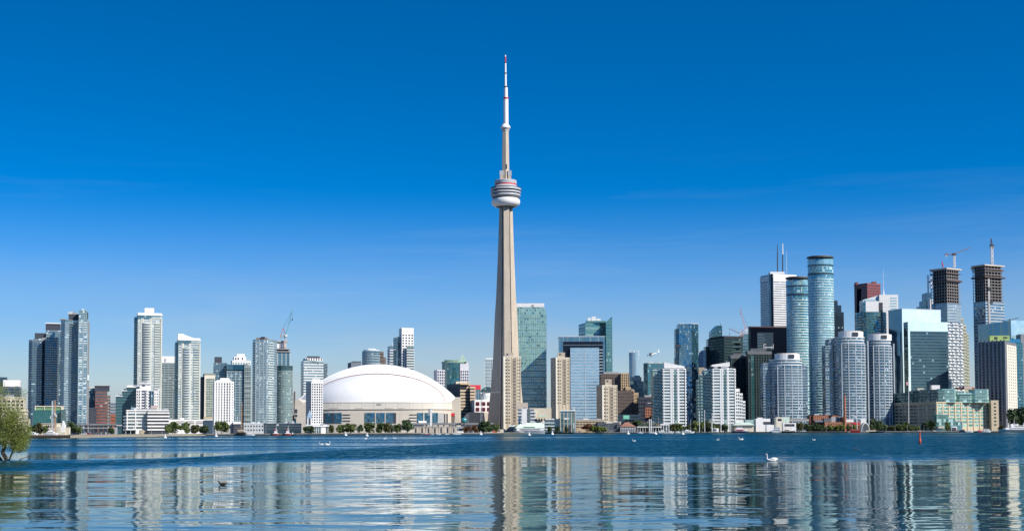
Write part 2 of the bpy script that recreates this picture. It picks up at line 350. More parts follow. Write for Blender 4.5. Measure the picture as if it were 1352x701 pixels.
# ------------------------------------------------------------ water, land, quay
def water_material():
    m = bpy.data.materials.new('lake_water'); m.use_nodes = True; nt = m.node_tree; N = nt.nodes.new; L = nt.links.new
    p = nt.nodes['Principled BSDF']; p.inputs['Base Color'].default_value = (.003, .038, .050, 1); p.inputs['IOR'].default_value = 1.333
    def M(op, a, b=None, c=None):
        n = N('ShaderNodeMath'); n.operation = op
        for i, x in enumerate((a, b, c)):
            if x is None: continue
            if isinstance(x, (int, float)): n.inputs[i].default_value = x
            else: L(x, n.inputs[i])
        return n.outputs[0]
    def mr(v, a, b, c, d, smooth=True):
        n = N('ShaderNodeMapRange'); n.interpolation_type = 'SMOOTHSTEP' if smooth else 'LINEAR'
        for i, x in enumerate((a, b, c, d)): n.inputs[i+1].default_value = x
        L(v, n.inputs[0]); return n.outputs[0]
    def noise_(scale, det, rough, off=0, src=None):
        mp = N('ShaderNodeMapping'); mp.inputs['Scale'].default_value = scale; mp.inputs['Location'].default_value = (off, off*1.7, 0)
        L(src or pos, mp.inputs[0]); n = N('ShaderNodeTexNoise'); n.inputs['Scale'].default_value = 1; n.inputs['Detail'].default_value = det; n.inputs['Roughness'].default_value = rough
        L(mp.outputs[0], n.inputs['Vector']); return n
    g = N('ShaderNodeNewGeometry'); pos = g.outputs['Position']
    s = N('ShaderNodeSeparateXYZ'); L(pos, s.inputs[0]); X, Y = s.outputs[0], s.outputs[1]
    # --- where the wind has ruffled the lake: a tongue from the left, widening to the right, and the open water by the quays
    wob = M('ADD', M('MULTIPLY', M('SUBTRACT', noise_((.010, .014, 1), 3, .6, 3).outputs['Fac'], .5), 70), M('MULTIPLY', M('SUBTRACT', noise_((.03, .16, 1), 3, .6, 8).outputs['Fac'], .5), 70))
    near = M('MINIMUM', M('MULTIPLY_ADD', X, 1.7, 186), M('MAXIMUM', M('MULTIPLY_ADD', X, -1.0, 186), 152))   # peaks in mid lake, nearer on both sides
    near = M('ADD', M('MAXIMUM', near, 106), M('MULTIPLY', wob, M('MULTIPLY', near, 1/170)))
    a = M('DIVIDE', M('SUBTRACT', Y, near), near)
    t1 = mr(a, -.20, .20, 0, 1)
    # far edge of the tongue: only ~30 m long at the far left, opening out to the right
    farx = M('MULTIPLY', M('MAXIMUM', M('ADD', X, 42), 0), 5.5)
    far = M('ADD', M('ADD', near, 22), farx)
    t2 = M('MULTIPLY', t1, mr(M('DIVIDE', M('SUBTRACT', Y, far), far), 0, .35, 1, 0))
    # long cat's-paws lying across the open water
    cp = noise_((.0016, .011, 1), 4, .6, 11).outputs['Fac']
    t3 = M('MULTIPLY', mr(cp, .42, .58, .28, 1), mr(Y, 150, 330, 0, 1))
    t4 = mr(Y, 620, 900, 0, .95)
    gap = mr(noise_((.0011, .0075, 1), 3, .6, 31).outputs['Fac'], .52, .66, 0, 1)
    ruf = M('MAXIMUM', M('MAXIMUM', t2, t3), t4)
    ruf = M('MULTIPLY', ruf, M('SUBTRACT', 1, M('MULTIPLY', M('MULTIPLY', gap, .55), mr(Y, 230, 420, 0, 1))))
    # --- slopes of the water surface, straight from noise
    def slope(n, ax, ay):
        q = N('ShaderNodeVectorMath'); q.operation = 'SUBTRACT'; L(n.outputs['Color'], q.inputs[0]); q.inputs[1].default_value = (.5, .5, .5)
        r = N('ShaderNodeVectorMath'); r.operation = 'MULTIPLY'; L(q.outputs[0], r.inputs[0]); r.inputs[1].default_value = (ax, ay, 0); return r.outputs[0]
    def add(a, b):
        q = N('ShaderNodeVectorMath'); q.operation = 'ADD'; L(a, q.inputs[0]); L(b, q.inputs[1]); return q.outputs[0]
    def scl(a, k):
        q = N('ShaderNodeVectorMath'); q.operation = 'SCALE'; L(a, q.inputs[0])
        if isinstance(k, (int, float)): q.inputs['Scale'].default_value = k
        else: L(k, q.inputs['Scale'])
        return q.outputs[0]
    # a slow warp so that the crests are not ruler-straight
    wv = noise_((.05, .05, 1), 2, .5, 5); wp = slope(wv, 5, 3); pw = add(pos, wp)
    calm = slope(noise_((.10, .46, 1), 3, .55, 0, pw), .08, .095)
    calm = add(calm, slope(noise_((.02, .07, 1), 2, .5, 17, pw), .03, .026))
    calm = add(calm, slope(noise_((.6, 1.9, 1), 2, .6, 23), .065, .09))
    amp = mr(noise_((.01, .03, 1), 2, .5, 41).outputs['Fac'], .3, .7, .6, 1.25)
    calm = scl(calm, amp); cb = N('ShaderNodeCombineXYZ'); cb.inputs[1].default_value = -.003; calm = add(calm, cb.outputs[0])
    r1 = slope(noise_((.9, 1.5, 1), 3, .6, 51), .75, .80)
    r2 = slope(noise_((.12, .3, 1), 3, .6, 61), .16, .16)
    rough = add(r1, r2)
    bias = N('ShaderNodeCombineXYZ'); bias.inputs[1].default_value = -.13
    rough = add(rough, bias.outputs[0])
    sl = add(calm, scl(rough, ruf))
    n1 = N('ShaderNodeCombineXYZ'); n1.inputs[2].default_value = 1
    nn = N('ShaderNodeVectorMath'); nn.operation = 'NORMALIZE'; L(add(sl, n1.outputs[0]), nn.inputs[0])
    L(nn.outputs[0], p.inputs['Normal']); p.inputs['Roughness'].default_value = .9; p.inputs['Specular IOR Level'].default_value = 0
    gl = N('ShaderNodeBsdfGlossy'); tm = N('ShaderNodeMix'); tm.data_type = 'RGBA'; L(ruf, tm.inputs[0]); tm.inputs[6].default_value = (.87, .91, .89, 1); tm.inputs[7].default_value = (.52, .66, .62, 1); L(tm.outputs[2], gl.inputs['Color']); L(nn.outputs[0], gl.inputs['Normal']); L(M('MULTIPLY_ADD', ruf, .10, .02), gl.inputs['Roughness'])  # ruffled water's reflection tint is darkened, standing in for facets hidden from view
    fr = N('ShaderNodeFresnel'); fr.inputs['IOR'].default_value = 1.333; L(nn.outputs[0], fr.inputs['Normal'])
    ms = N('ShaderNodeMixShader'); L(fr.outputs[0], ms.inputs[0]); L(p.outputs[0], ms.inputs[1]); L(gl.outputs[0], ms.inputs[2]); L(ms.outputs[0], nt.nodes['Material Output'].inputs[0])
    return m

def shoreY(px, py):
    d = fw + RT*((px-676)/F) + UP*((PY-py)/F)
    return -HCAM/d.z*d.y
SHORE = [(600, 573.4), (655, 572.9), (668, 572.4), (720, 572.1), (980, 571.3), (1120, 570.95)]
SH = [((px-676)/F*Y, Y) for px, Y in ((-300, 1016), (93.6, 1018), (135, 1030), (152, 1055), (200, 1110), (272, 1241), (400, 1259), (556, 1262))]
SH += [(wx(px, py, shoreY(px, py)), shoreY(px, py)) for px, py in SHORE]+[(497.2, 1809), (690, 1815), (960, 1830)]
PIERX, PIERY = (93-676)/F*816, 816.0       # the nearer quay at the far left ends here
assert all(a[0] < b_[0] for a, b_ in zip(SH, SH[1:])), SH
def shore_at(x):
    for (x0, y0), (x1, y1) in zip(SH, SH[1:]):
        if x0 <= x <= x1: return y0+(y1-y0)*(x-x0)/max(x1-x0, 1e-6)
    return SH[0][1] if x < SH[0][0] else SH[-1][1]
def on_quay(px, back=3.0):
    """distance of the quay edge along the sight line of a photo column, plus a setback"""
    if px < 93: return PIERY+back
    Y = 1200.0
    for _ in range(40): Y = .5*Y+.5*shore_at((px-676)/F*Y)
    return Y+back

b = MB(); b.face([(-9000, -9000, 0), (9000, -9000, 0), (9000, 3000, 0), (-9000, 3000, 0)]); structure('water', b, water_material())
land = mat('city_ground', (.16, .16, .15), .95, scale=.02)
b = MB()
pts = [(-9000, SH[0][1])]+SH+[(9000, SH[-1][1])]
for (x0, y0), (x1, y1) in zip(pts, pts[1:]):
    b.face([(x0, y0, GZ), (x1, y1, GZ), (x1, 14000, GZ), (x0, 14000, GZ)])
b.face([(-9000, PIERY, GZ), (PIERX, PIERY, GZ), (PIERX, 1016, GZ), (-9000, 1016, GZ)])
structure('ground', b, land)
b = MB(); b2 = MB(); b3 = MB(); b4 = MB()
for i_, ((x0, y0), (x1, y1)) in enumerate(zip(pts, pts[1:])):
    (b if i_ > 5 else b4).face([(x0, y0, -1), (x1, y1, -1), (x1, y1, GZ), (x0, y0, GZ)])
    b2.face([(x0, y0-.25, GZ+.004), (x1, y1-.25, GZ+.004), (x1, y1+11, GZ+.004), (x0, y0+11, GZ+.004)])
    b3.face([(x0, y0-.25, GZ-.35), (x1, y1-.25, GZ-.35), (x1, y1-.25, GZ+.004), (x0, y0-.25, GZ+.004)])
structure('quay_wall', b, mat('quay_dark', (.055, .055, .055), .9, vary=.4, scale=.3))
b4.face([(-9000, PIERY, -1), (PIERX, PIERY, -1), (PIERX, PIERY, GZ), (-9000, PIERY, GZ)]); b4.face([(PIERX, PIERY, -1), (PIERX, 1016, -1), (PIERX, 1016, GZ), (PIERX, PIERY, GZ)])
structure('quay_wall', b4, mat('quay_stone', (.34, .29, .22), .9, vary=.2, scale=.4))
structure('promenade', b2, mat('promenade_paving', (.42, .40, .37), .9, scale=.2))
structure('quay_edge', b3, mat('quay_coping', (.40, .37, .33), .9, scale=.3))
# lawns and planting between the promenade and the first buildings
lawn = mat('lawn', (.06, .10, .03), .95, vary=.35, scale=.1)
for nm, pa, pb, d0, d1 in (('lawn', 222, 276, 13, 40), ('lawn', 428, 556, 15, 45), ('lawn', 1085, 1150, 14, 50), ('lawn', 1176, 1240, 14, 40)):
    Ya, Yb = on_quay(pa, 0), on_quay(pb, 0); xa, xb = wx(pa, 570, Ya), wx(pb, 570, Yb)
    b = MB(); b.face([(xa, Ya+d0, GZ+.008), (xb, Yb+d0, GZ+.008), (xb, Yb+d1, GZ+.008), (xa, Ya+d1, GZ+.008)]); structure(nm, b, lawn)
# ------------------------------------------------------------ left part of the skyline
white = mat('white_concrete', (.78, .77, .76), .7, vary=.06)
cream = mat('cream_concrete', (.62, .56, .44), .8, vary=.08)
beige = mat('beige_concrete', (.50, .43, .33), .85, vary=.1)
greyc = mat('grey_concrete', (.36, .36, .36), .85)
darkm = mat('dark_cladding', (.05, .055, .075), .5, vary=.2)
brick = mat('red_brick', (.32, .11, .06), .9, vary=.2, scale=.4)
steel = mat('pale_steel', (.62, .66, .68), .45)
dsteel = mat('dark_steel', (.06, .065, .07), .5)
redp = mat('red_paint', (.55, .04, .04), .5)
wg = paneglass('window_glass', (.006, .012, .022), (.09, .13, .16), ior=1.5)
wgd = paneglass('window_glass_dim', (.006, .01, .018), (.04, .06, .08), ior=1.5)
wgt = paneglass('window_glass_teal', (.06, .20, .19), (.34, .62, .56), ior=2.1)

def slabs(b, fp, z0, z1, step_px, m, th=.35, out=.25, name='floor_band', of=0):
    return b.bands(name, fp, z0, z1, step_px*b.k, th*step_px*b.k, out, m, off=of)

# dark office at the left edge
g_off = facade('office_dark_glass', (.01, .03, .055), (.03, .08, .13), (.02, .04, .06), 3.6, 1.8, .3, .1, 1.9)
b = Bld('office_building', 'dark glass office with a white rooftop box, behind the cream flats at the left edge', 'office building', 12, 1500)
f = rect(-12, 26, 510, 1500, 30); b.prism('curtain_wall', f, None, 510.5, g_off); b.roof(f, 510.5, .6)
slabs(b, f, 556, 511.5, 3.6, mat('blue_grey_panel', (.10, .14, .19), .5), .3)
b.cube('penthouse', 4, 26.2, 501.5, 510.5, white, dy=4, D=20); b.cube('stair_tower', -12, 9, 497.6, 510.5, g_off, dy=8, D=15)

# cream flats behind the willow
b = Bld('apartment_block', 'cream stepped apartment block half hidden behind the willow', 'apartment building', 18, 1010)
f = rect(-20, 32, 525, 1010, 22); b.prism('wall', f, None, 525, cream); b.roof(f, 525, .8, m=cream)
b.on_face('window', f[0], f[1], b.z(570), b.z(527), 9, 9, .62, .5, wg)
f2 = rect(32.1, 38, 553, 1010, 18); b.prism('wing', f2, None, 553, cream)
b.on_face('window', f2[0], f2[1], b.z(570), b.z(555), 2, 3, .5, .5, wg)
f3 = rect(20, 35, 541, 1008, 14); b.prism('balcony_wing', f3, None, 540, cream); slabs(b, f3, 566, 541, 4.5, cream, .35, .5, 'balcony')

# twin glass condominiums
g_tw = facade('condo_blue_glass', (.012, .055, .10), (.05, .15, .22), (.16, .24, .30), 3.05*1160/F, 1.7, .3, .16, 2.3, .08, .16, (.42, .55, .58), .03)
g_tw2 = facade('condo_pale_glass', (.03, .10, .15), (.12, .26, .33), (.30, .40, .44), 3.05*1150/F, 1.5, .28, .14, 2.5, .08, .22, (.55, .66, .66), .03)
b = Bld('condominium_tower', 'shorter dark blue glass tower of the far left pair, in the taller one\'s shade', 'tower', 57, 1165, 'glass condominium towers at the far left')
f = clipped(38, 60, 450, 1165, 24, .2); b.prism('curtain_wall', f, None, 449.5, g_tw)
f2 = rect(59.6, 76, 446, 1161, 24); b.prism('corner_bay', f2, None, 447, g_tw)
f3 = rect(43.6, 60, 447, 1168, 18); b.prism('upper_storeys', f3, 449.5, 446.5, g_tw2)
b.cube('penthouse', 45.8, 61, 439.5, 446.5, darkm, dy=6, D=12); b.cube('lift_house', 61, 73, 438.6, 447.2, g_tw2, dy=2, D=12)
b.roof(f, 449.5, .7); b.roof(f2, 447, .7)
slabs(b, f, 560, 450, 3.05, mat('blue_grey_panel', ()), .22, .35); slabs(b, f2, 560, 448, 3.05, mat('blue_grey_panel', ()), .22, .3)
b.fins('pier', f2[0], f2[1], GZ, b.z(447.5), 3, .5, .25, mat('grey_concrete', ()))
b.cube('side_wall', 74.7, 76.6, 449, None, mat('taupe_panel', (.25, .22, .20), .8), dy=3, D=14)
b = Bld('condominium_tower', 'dark capped glass tower mostly hidden between the two far left towers', 'tower', 69, 1260, 'glass condominium towers at the far left')
f = rect(60.5, 82, 436, 1260, 24); b.prism('curtain_wall', f, None, 436, g_tw2); b.cube('penthouse', 60.3, 79, 427, 436, darkm, dy=1, D=18)
b.cube('roof_slab', 59.8, 79.4, 426, 427.2, white, dy=0, D=20); slabs(b, f, 540, 437, 3.0, mat('blue_grey_panel', ()), .25, .3)
b = Bld('condominium_tower', 'tallest glass tower of the far left pair, with a white work platform on its side', 'tower', 99, 1140, 'glass condominium towers at the far left')
f = clipped(80.5, 105, 423, 1145, 26, .22, right=False); b.prism('curtain_wall', f, None, 422, g_tw2)
f2 = rect(104, 116.3, 423, 1141, 22); b.prism('corner_column', f2, None, 420, g_tw2)
f3 = rect(90.5, 104, 418, 1150, 14); b.prism('penthouse', f3, 422, 413.8, darkm); b.roof(f3, 413.8, .5)
f4 = rect(104.2, 115, 411, 1143, 9); b.prism('lift_house', f4, 420, 408.8, g_tw2); b.cube('louvre', 112.6, 116.2, 412, 420, darkm, dy=3, D=9)
b.cube('dish_mast', 108, 111, 407.9, 409, white, dy=3, D=3)
slabs(b, f, 558, 424, 3.05, mat('blue_pale_panel', (.34, .42, .46), .5), .25, .3)
b.on_face('balcony', b.on(91.5), b.on(101.5), b.z(556), b.z(425), 1, 43, .95, .34, mat('balcony_grey', (.20, .25, .28), .5), 1.4, 1.5)
b.on_face('blind', f2[0], f2[1], b.z(556), b.z(424), 2, 43, .72, .42, mat('blind_white', (.55, .63, .64), .5), .06, .2, skip=.45)
b.fins('pier', f2[0], f2[1], GZ, b.z(421), 2, .55, .3, mat('blue_pale_panel', ()))
b.cube('side_wall', 116.3, 117.6, 424, None, mat('taupe_panel', ()), dy=2, D=16)
b.roof(f, 422, .6)
t = b.cube('work_platform', 103, 117.5, 494.5, 502, steel, dy=-2, D=4); t2 = MB()
b.cube('screen', 104.5, 112.5, 496, 500.5, darkm, dy=-2.3, D=.3, parent=t)

# teal office and its neighbours on the left shore
g_teal = facade('office_teal_glass', (.015, .12, .12), (.03, .20, .19), (.02, .09, .09), 3.4*960/F, 1.2, .12, .12, 1.9, .1, .03, (.2, .35, .3))
b = Bld('office_building', 'low teal glass office with a cream band along its roof, below the twin towers', 'office building', 64, 960)
f = rect(44, 80.5, 541, 960, 20); b.prism('curtain_wall', f, None, 541, g_teal)
f2 = rect(80.6, 86, 541, 962, 18); b.prism('side_bay', f2, None, 541, facade('office_teal_shade', (.05, .13, .13), (.10, .2, .19), (.1, .14, .13), 1.9, 1.2, .2, .15))
b.cube('roof_storey', 46.5, 80, 536.6, 541, mat('green_panel', (.16, .30, .14), .6), dy=.8, D=16)
b.cube('roof_band', 46, 84.5, 535.6, 536.8, cream, dy=0, D=18)
b.cube('band_post', 46, 47.2, 536.8, 541, cream, dy=.2, D=2); b.cube('band_post', 58, 59, 536.8, 541, cream, dy=.2, D=2); b.cube('band_post', 80.4, 84.2, 536.8, 540.6, cream, dy=.2, D=2)
slabs(b, f, 560, 543, 3.4, mat('teal_mullion', (.03, .16, .15), .4), .15, .15)

b = Bld('pavilion', 'low cream shore pavilion with square openings, under the teal office', 'pavilion', 68, 900)
for (p0, p1, y0) in ((49, 61, 559), (61.2, 75, 559), (75.2, 80, 563)):
    b.cube('wall', p0, p1, y0, None, cream, D=8)
for px in (63, 66.5, 70): b.cube('opening', px, px+2.2, 561, 564.2, darkm, dy=-.15, D=.3)
b.cube('opening', 63, 65.2, 566.2, 569, darkm, dy=-.15, D=.3); b.cube('cornice', 48.8, 75.2, 558.4, 559, cream, dy=-.4, D=9)
b = Bld('monument', 'slim white stepped tower standing on the left shore by the boats', 'monument', 83, 860)
b.cube('plinth', 80.6, 86, 570, None, cream, D=4); b.cube('shaft', 81.2, 85.4, 560.2, 570, white, dy=.4, D=2.6); b.cube('capital', 81.9, 84.7, 557.4, 560.2, white, dy=.6, D=2); b.cube('finial', 82.6, 84, 555, 557.4, white, dy=.9, D=1.4)
b.cube('side_wall', 86.1, 91, 564, None, cream, dy=1, D=3)

# brick and glass building right of the twin towers
g_br = facade('brick_banded', (.02, .05, .07), (.10, .16, .18), (.20, .085, .075), 4*1330/F, 2.2, .46, .12, 1.9, .1, .12)
b = Bld('office_building', 'mid rise with brick red bands and a black roof box, right of the twin towers', 'office building', 134, 1330)
f = rect(126, 141.5, 520, 1330, 22); b.prism('wall', f, 573, 516, g_br); slabs(b, f, 562, 526, 4.0, mat('brick_band', (.24, .10, .085), .85), .42, .3)
f1 = rect(141.6, 145.6, 520, 1334, 18); b.prism('side_wall', f1, None, 521, mat('taupe_panel', ())); b.on_face('window', f1[0], f1[1], b.z(562), b.z(522), 2, 10, .6, .4, wg)
b.cube('roof_box', 125, 144.4, 509, 516, darkm, dy=2, D=16); b.cube('roof_slab', 124.6, 145.2, 508.6, 509.2, greyc, dy=1, D=18)
f2 = rect(117.6, 125.8, 513, 1336, 20); b.prism('glass_wing', f2, None, 513.5, g_tw); slabs(b, f2, 560, 515, 3.9, mat('blue_grey_panel', ()), .3, .25); b.roof(f2, 513.5)
f3 = rect(117.8, 127.5, 540, 1326, 5); b.prism('dark_annex', f3, None, 538, darkm)
b = Bld('office_building', 'small far grey and brick block between the brick banded mid rise and teal flats', 'office building', 149, 2300)
f = rect(145.5, 153, 535, 2300, 20); b.prism('wall', f, None, 532, mat('blue_grey_panel', ())); slabs(b, f, 560, 534, 4, greyc, .35, .3)
f = rect(146, 154, 545, 2250, 20); b.prism('brick_wing', f, None, 547, brick); b.on_face('window', f[0], f[1], b.z(562), b.z(549), 5, 3, .5, .5, wgd)

# teal stepped flats and the white terraced flats at the water
g_st = facade('flats_teal_glass', (.01, .05, .065), (.03, .10, .12), (.03, .09, .11), 3.8*1320/F, 1.6, .3, .12, 1.9, .1, .06)
b = Bld('apartment_block', 'dark teal stepped apartment block behind the white terraced flats', 'apartment building', 168, 1330)
for nm, p0, p1, y, dy in (('lower_step', 153, 161.2, 523, 0), ('middle_step', 161.3, 167, 516, 2), ('upper_step', 167.1, 184, 511, 4)):
    f = rect(p0, p1, y, 1330+dy, 24); b.prism(nm, f, None, y, g_st); b.roof(f, y, .7, .6, white); slabs(b, f, 562, y+2, 3.8, mat('teal_panel', (.08, .17, .19), .5), .28, .3)
b.cube('penthouse', 167.5, 181, 509.3, 511, white, dy=8, D=10); b.cube('glass_roof', 154, 161, 521, 523, g_tw2, dy=3, D=10); b.cube('glass_roof', 162, 168, 513.5, 516, g_tw2, dy=4, D=10)

b = Bld('apartment_block', 'white mid rise flats with dark balcony recesses and a stepped crown, above the white terraces', 'apartment building', 195, 1320)
f = rect(180, 199.5, 514, 1320, 20); b.prism('wall', f, None, 513, white)
b.cube('crown', 184.6, 199, 506.5, 513, white, dy=3, D=12); b.cube('crown_window', 187.5, 191.5, 508.4, 510, darkm, dy=2.8, D=.5); b.roof(rect(184.6, 199, 507, 1323, 12), 506.5, .8, .5, white)
b.on_face('balcony', f[0], f[1], b.z(541), b.z(514.5), 1, 7, .28, .62, mat('balcony_dark', (.06, .08, .12), .5), .1, .4)
b.on_face('window', f[0], (f[0][0]+(f[1][0]-f[0][0])*.33, f[0][1]), b.z(541), b.z(514.5), 2, 7, .36, .5, wg, .06)
b.on_face('window', (f[0][0]+(f[1][0]-f[0][0])*.67, f[0][1]), f[1], b.z(541), b.z(514.5), 2, 7, .36, .5, wg, .06)
f2 = rect(199.6, 203.2, 514, 1322, 18); b.prism('glass_bay', f2, None, 515, g_tw2)
f3 = rect(203.3, 209.5, 517, 1321, 18); b.prism('side_wing', f3, None, 516.5, white); b.on_face('window', f3[0], f3[1], b.z(541), b.z(518), 2, 6, .45, .4, wg, .06); b.roof(f3, 516.5, .8, .4, white)

b = Bld('apartment_block', 'white terraced low rise on thin columns at the water, with a glazed left end', 'apartment building', 193, 1268)
f = rect(167, 196, 545, 1268, 20); f2 = rect(196.1, 222.6, 545, 1268, 20)
g_lo = facade('terrace_glass', (.03, .07, .09), (.16, .24, .26), (.25, .28, .28), 4.5, 1.5, .12, .1, 2.0, .1, .1)
b.prism('glazed_wing', f, 567.5, 542, g_lo); b.prism('terrace_wing', f2, None, 542.4, mat('recess_dark', (.05, .06, .075), .6))
b.roof(f, 542, .9, .3, white); b.roof(f2, 542.4, .9, .3, white)
slabs(b, f, 567.5, 543, 4.4, white, .38, .5); slabs(b, f2, 568, 543, 4.4, white, .45, .9, 'terrace')
for px in (167.4, 178.3, 195.6): b.cube('wall_pier', px, px+1.3, 542.5, 567.5, white, dy=-.7, D=1.2)
for px in (196.9, 208.6, 221.4): b.cube('wall_pier', px, px+1.2, 542.8, None, white, dy=-1.1, D=1.4)
for px in (165.6, 172, 178.6, 184): b.cube('column', px, px+1, 567, None, greyc, dy=.4, D=.8)
f4 = rect(164, 166.9, 555, 1270, 14); b.prism('bay', f4, 567.6, 547.5, white); slabs(b, f4, 567.5, 548, 4.4, white, .4, .6, 'balcony')
b.cube('sloped_deck', 185, 222, 567.3, None, mat('tan_stone', (.42, .36, .27), .9), dy=-3, D=8)
b.cube('roof_box', 183, 191, 539.4, 542, greyc, dy=8, D=6); b.cube('roof_box', 199, 208.5, 535.5, 542, mat('pink_panel', (.52, .40, .35), .8), dy=8, D=8)
b.cube('glass_lantern', 173, 177, 537, 541.5, g_tw2, dy=7, D=5)

# two tall pale towers
def pale_tower(lbl, p0, p1, ytop, Y, box, fhp, notch=True):
    b = Bld('condominium_tower', lbl, 'tower', (p0+p1)/2, Y, 'pale condominium towers left of the dome')
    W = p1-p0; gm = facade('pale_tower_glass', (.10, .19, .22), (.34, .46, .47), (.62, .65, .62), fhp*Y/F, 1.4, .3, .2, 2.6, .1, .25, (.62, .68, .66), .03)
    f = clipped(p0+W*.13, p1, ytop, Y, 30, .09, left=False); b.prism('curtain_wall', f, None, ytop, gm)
    fs = rect(p0, p0+W*.13, ytop, Y+3, 26); b.prism('shaded_bay', fs, None, ytop+2, facade('pale_tower_side', (.03, .10, .14), (.08, .2, .25), (.08, .17, .21), fhp*Y/F, 1.4, .3, .12, 2.2))  # darker copy of the tower glass, shade put into the bay's colour
    lime = mat('lime_concrete', (.62, .63, .57), .75, vary=.06)
    al = f.al; sn, c = math.sin(al), math.cos(al); wm = W*Y/F
    for t in (.27, .32, .56, .61, .97):
        P = b.on(p0+W*t, ytop, -.5); q = MB(); q.box(-.55, .55, 0, 1.2, 0, b.z(ytop+4)-GZ); b.many('pier', q.mesh(), [(*P, GZ, al)], lime)
    n = int((566-ytop-8)/fhp); rb = .14*wm+.6
    q = MB(); q.lathe((0, .6, 0), [(0, 0), (rb, 0), (rb, 1.15), (0, 1.15)], 10, math.pi, 2*math.pi, 1, .75); me = q.mesh()
    b.many('balcony', me, [(*b.on(p0+W*.44, ytop, -.1), b.z(566)+k*fhp*b.k, al) for k in range(n)], mat('balcony_pale', (.50, .54, .53), .5))
    q = MB(); q.box(-.1*wm, .1*wm, -1.1, .3, 0, 1.1); me = q.mesh()
    b.many('balcony', me, [(*b.on(p0+W*.84, ytop, 0), b.z(566)+k*fhp*b.k, al) for k in range(n)], mat('balcony_lime', (.54, .57, .52), .5))
    slabs(b, f, 563, ytop+2, fhp, lime, .2, .25)
    b.roof(f, ytop, .8, .4, white)
    b.cube('penthouse', box[0], box[1], box[2], ytop, white, dy=6, D=14)
    b.cube('roof_storey', p0+W*.1, p1-W*.02, ytop-3, ytop, white, dy=5, D=20)
    b.cube('crown_glass', p0+W*.12, p0+W*.62, ytop, ytop+5, facade('pale_tower_side', (), (), ()), dy=-.35, D=1)
    return b
b = pale_tower('tallest pale condominium tower of the left half, with a stepped white crown', 177.3, 214.5, 416, 1425, (191, 203.5, 406.5), 3.3)
b.cube('crown_frame', 182, 188, 412.5, 415, steel, dy=1, D=8)
b = pale_tower('shorter pale tower with a sloping white roof box, right of the tallest pale one', 231.5, 265, 449, 1450, (235, 243, 440.5), 3.4)
q = MB(); A0, A1 = b.on(243.1, 445, 6), b.on(256, 445, 6); n0 = (-.2756*14, .9613*14); z_ = [b.z(v) for v in (449, 441, 445.5)]
P0, P1, P2, P3 = A0, A1, (A1[0]+n0[0], A1[1]+n0[1]), (A0[0]+n0[0], A0[1]+n0[1])
q.face([(*P0, z_[0]), (*P1, z_[0]), (*P1, z_[2]), (*P0, z_[1])]); q.face([(*P0, z_[1]), (*P1, z_[2]), (*P2, z_[2]), (*P3, z_[1])]); q.face([(*P1, z_[0]), (*P2, z_[0]), (*P2, z_[2]), (*P1, z_[2])]); q.face([(*P3, z_[0]), (*P0, z_[0]), (*P0, z_[1]), (*P3, z_[1])]); b.mb('sloped_roof', q, white)
g_sl = facade('slab_grey_glass', (.02, .06, .08), (.08, .15, .17), (.20, .25, .26), 3.2*1600/F, 1.8, .34, .2, 1.9, .1, .12)
b = Bld('condominium_tower', 'grey green glass slab with a white top storey, between the two pale towers', 'tower', 223, 1600)
f = rect(211, 234, 480, 1600, 26); b.prism('curtain_wall', f, None, 479, g_sl); slabs(b, f, 562, 481, 3.2, mat('grey_green_panel', (.26, .31, .31), .6), .3, .25)
b.cube('top_storey', 212.5, 233, 470, 479, white, dy=2, D=20); b.cube('top_window', 217, 219, 473, 478, greyc, dy=1.8, D=.5)
b.fins('pier', f[0], f[1], GZ, b.z(480), 4, .6, .3, mat('grey_green_panel', ()))

b = Bld('condominium_tower', 'narrow cream edged tower with a dark side, left of the white window column tower', 'tower', 276, 1500)
f = rect(270, 284, 495, 1500, 24); b.prism('wall', f, None, 494, mat('cream_pale', (.66, .62, .52), .8)); 
b.on_face('glazing', b.on(272.4), b.on(283.4), b.z(550), b.z(499), 4, 16, .82, .8, paneglass('window_glass_green', (.04, .12, .11), (.30, .45, .40)), .06)
b.on_face('balcony', b.on(272.4), b.on(283.4), b.z(550), b.z(499), 1, 16, 1, .24, mat('grey_green_panel', ()), .8, .9)
b.cube('roof_edge', 269.6, 284.6, 493, 494.6, mat('taupe_panel', ()), dy=-.3, D=24)
fs = rect(265.7, 269.9, 497, 1503, 20); b.prism('dark_side', fs, None, 497, darkm); b.on_face('window', fs[0], fs[1], b.z(556), b.z(499), 1, 17, .25, .3, wg)
b.cube('podium', 269, 283, 550, None, mat('tan_stone', ()), dy=-3, D=10)

# white tower with columns of windows (left of the tall ship) and its sister in front of the dome
b = Bld('residential_tower', 'white slab tower with window columns, behind the lone shore tree by the tall ship', 'tower', 296, 1330, 'white towers with columns of windows')
f = clipped(283, 309, 503, 1330, 18, .14, left=False); b.prism('wall', f, None, 503, white)
b.on_face('window', f[0], f[1], b.z(557), b.z(505), 6, 15, .56, .66, wg, .05, m0=1); b.on_face('window', f[1], f[2], b.z(557), b.z(505), 1, 15, .4, .5, wg, .05)
b.fins('pilaster', f[0], f[1], GZ, b.z(503.5), 6, .9, .35, white)
b.cube('penthouse', 291, 303, 498.8, 503, white, dy=4, D=9); b.cube('roof_step', 286, 305, 501.6, 503, white, dy=2, D=13); b.cube('base', 284, 309, 561, None, greyc, dy=-1.5, D=10)
b = Bld('residential_tower', 'white slab tower with a blue shaded flank, standing in front of the dome\'s left end', 'tower', 415, 1620, 'white towers with columns of windows')
f = corner(404, 411, 426.5, 505, 1620, 28); b.prism('wall', f, None, 503.5, white)
b.on_face('window', f[0], f[1], b.z(559), b.z(505.5), 5, 16, .56, .66, wg, .05); b.on_face('window', f[3], f[0], b.z(559), b.z(505.5), 4, 16, .5, .5, wgd, .05)
b.fins('pilaster', f[0], f[1], GZ, b.z(504), 5, .8, .3, white)
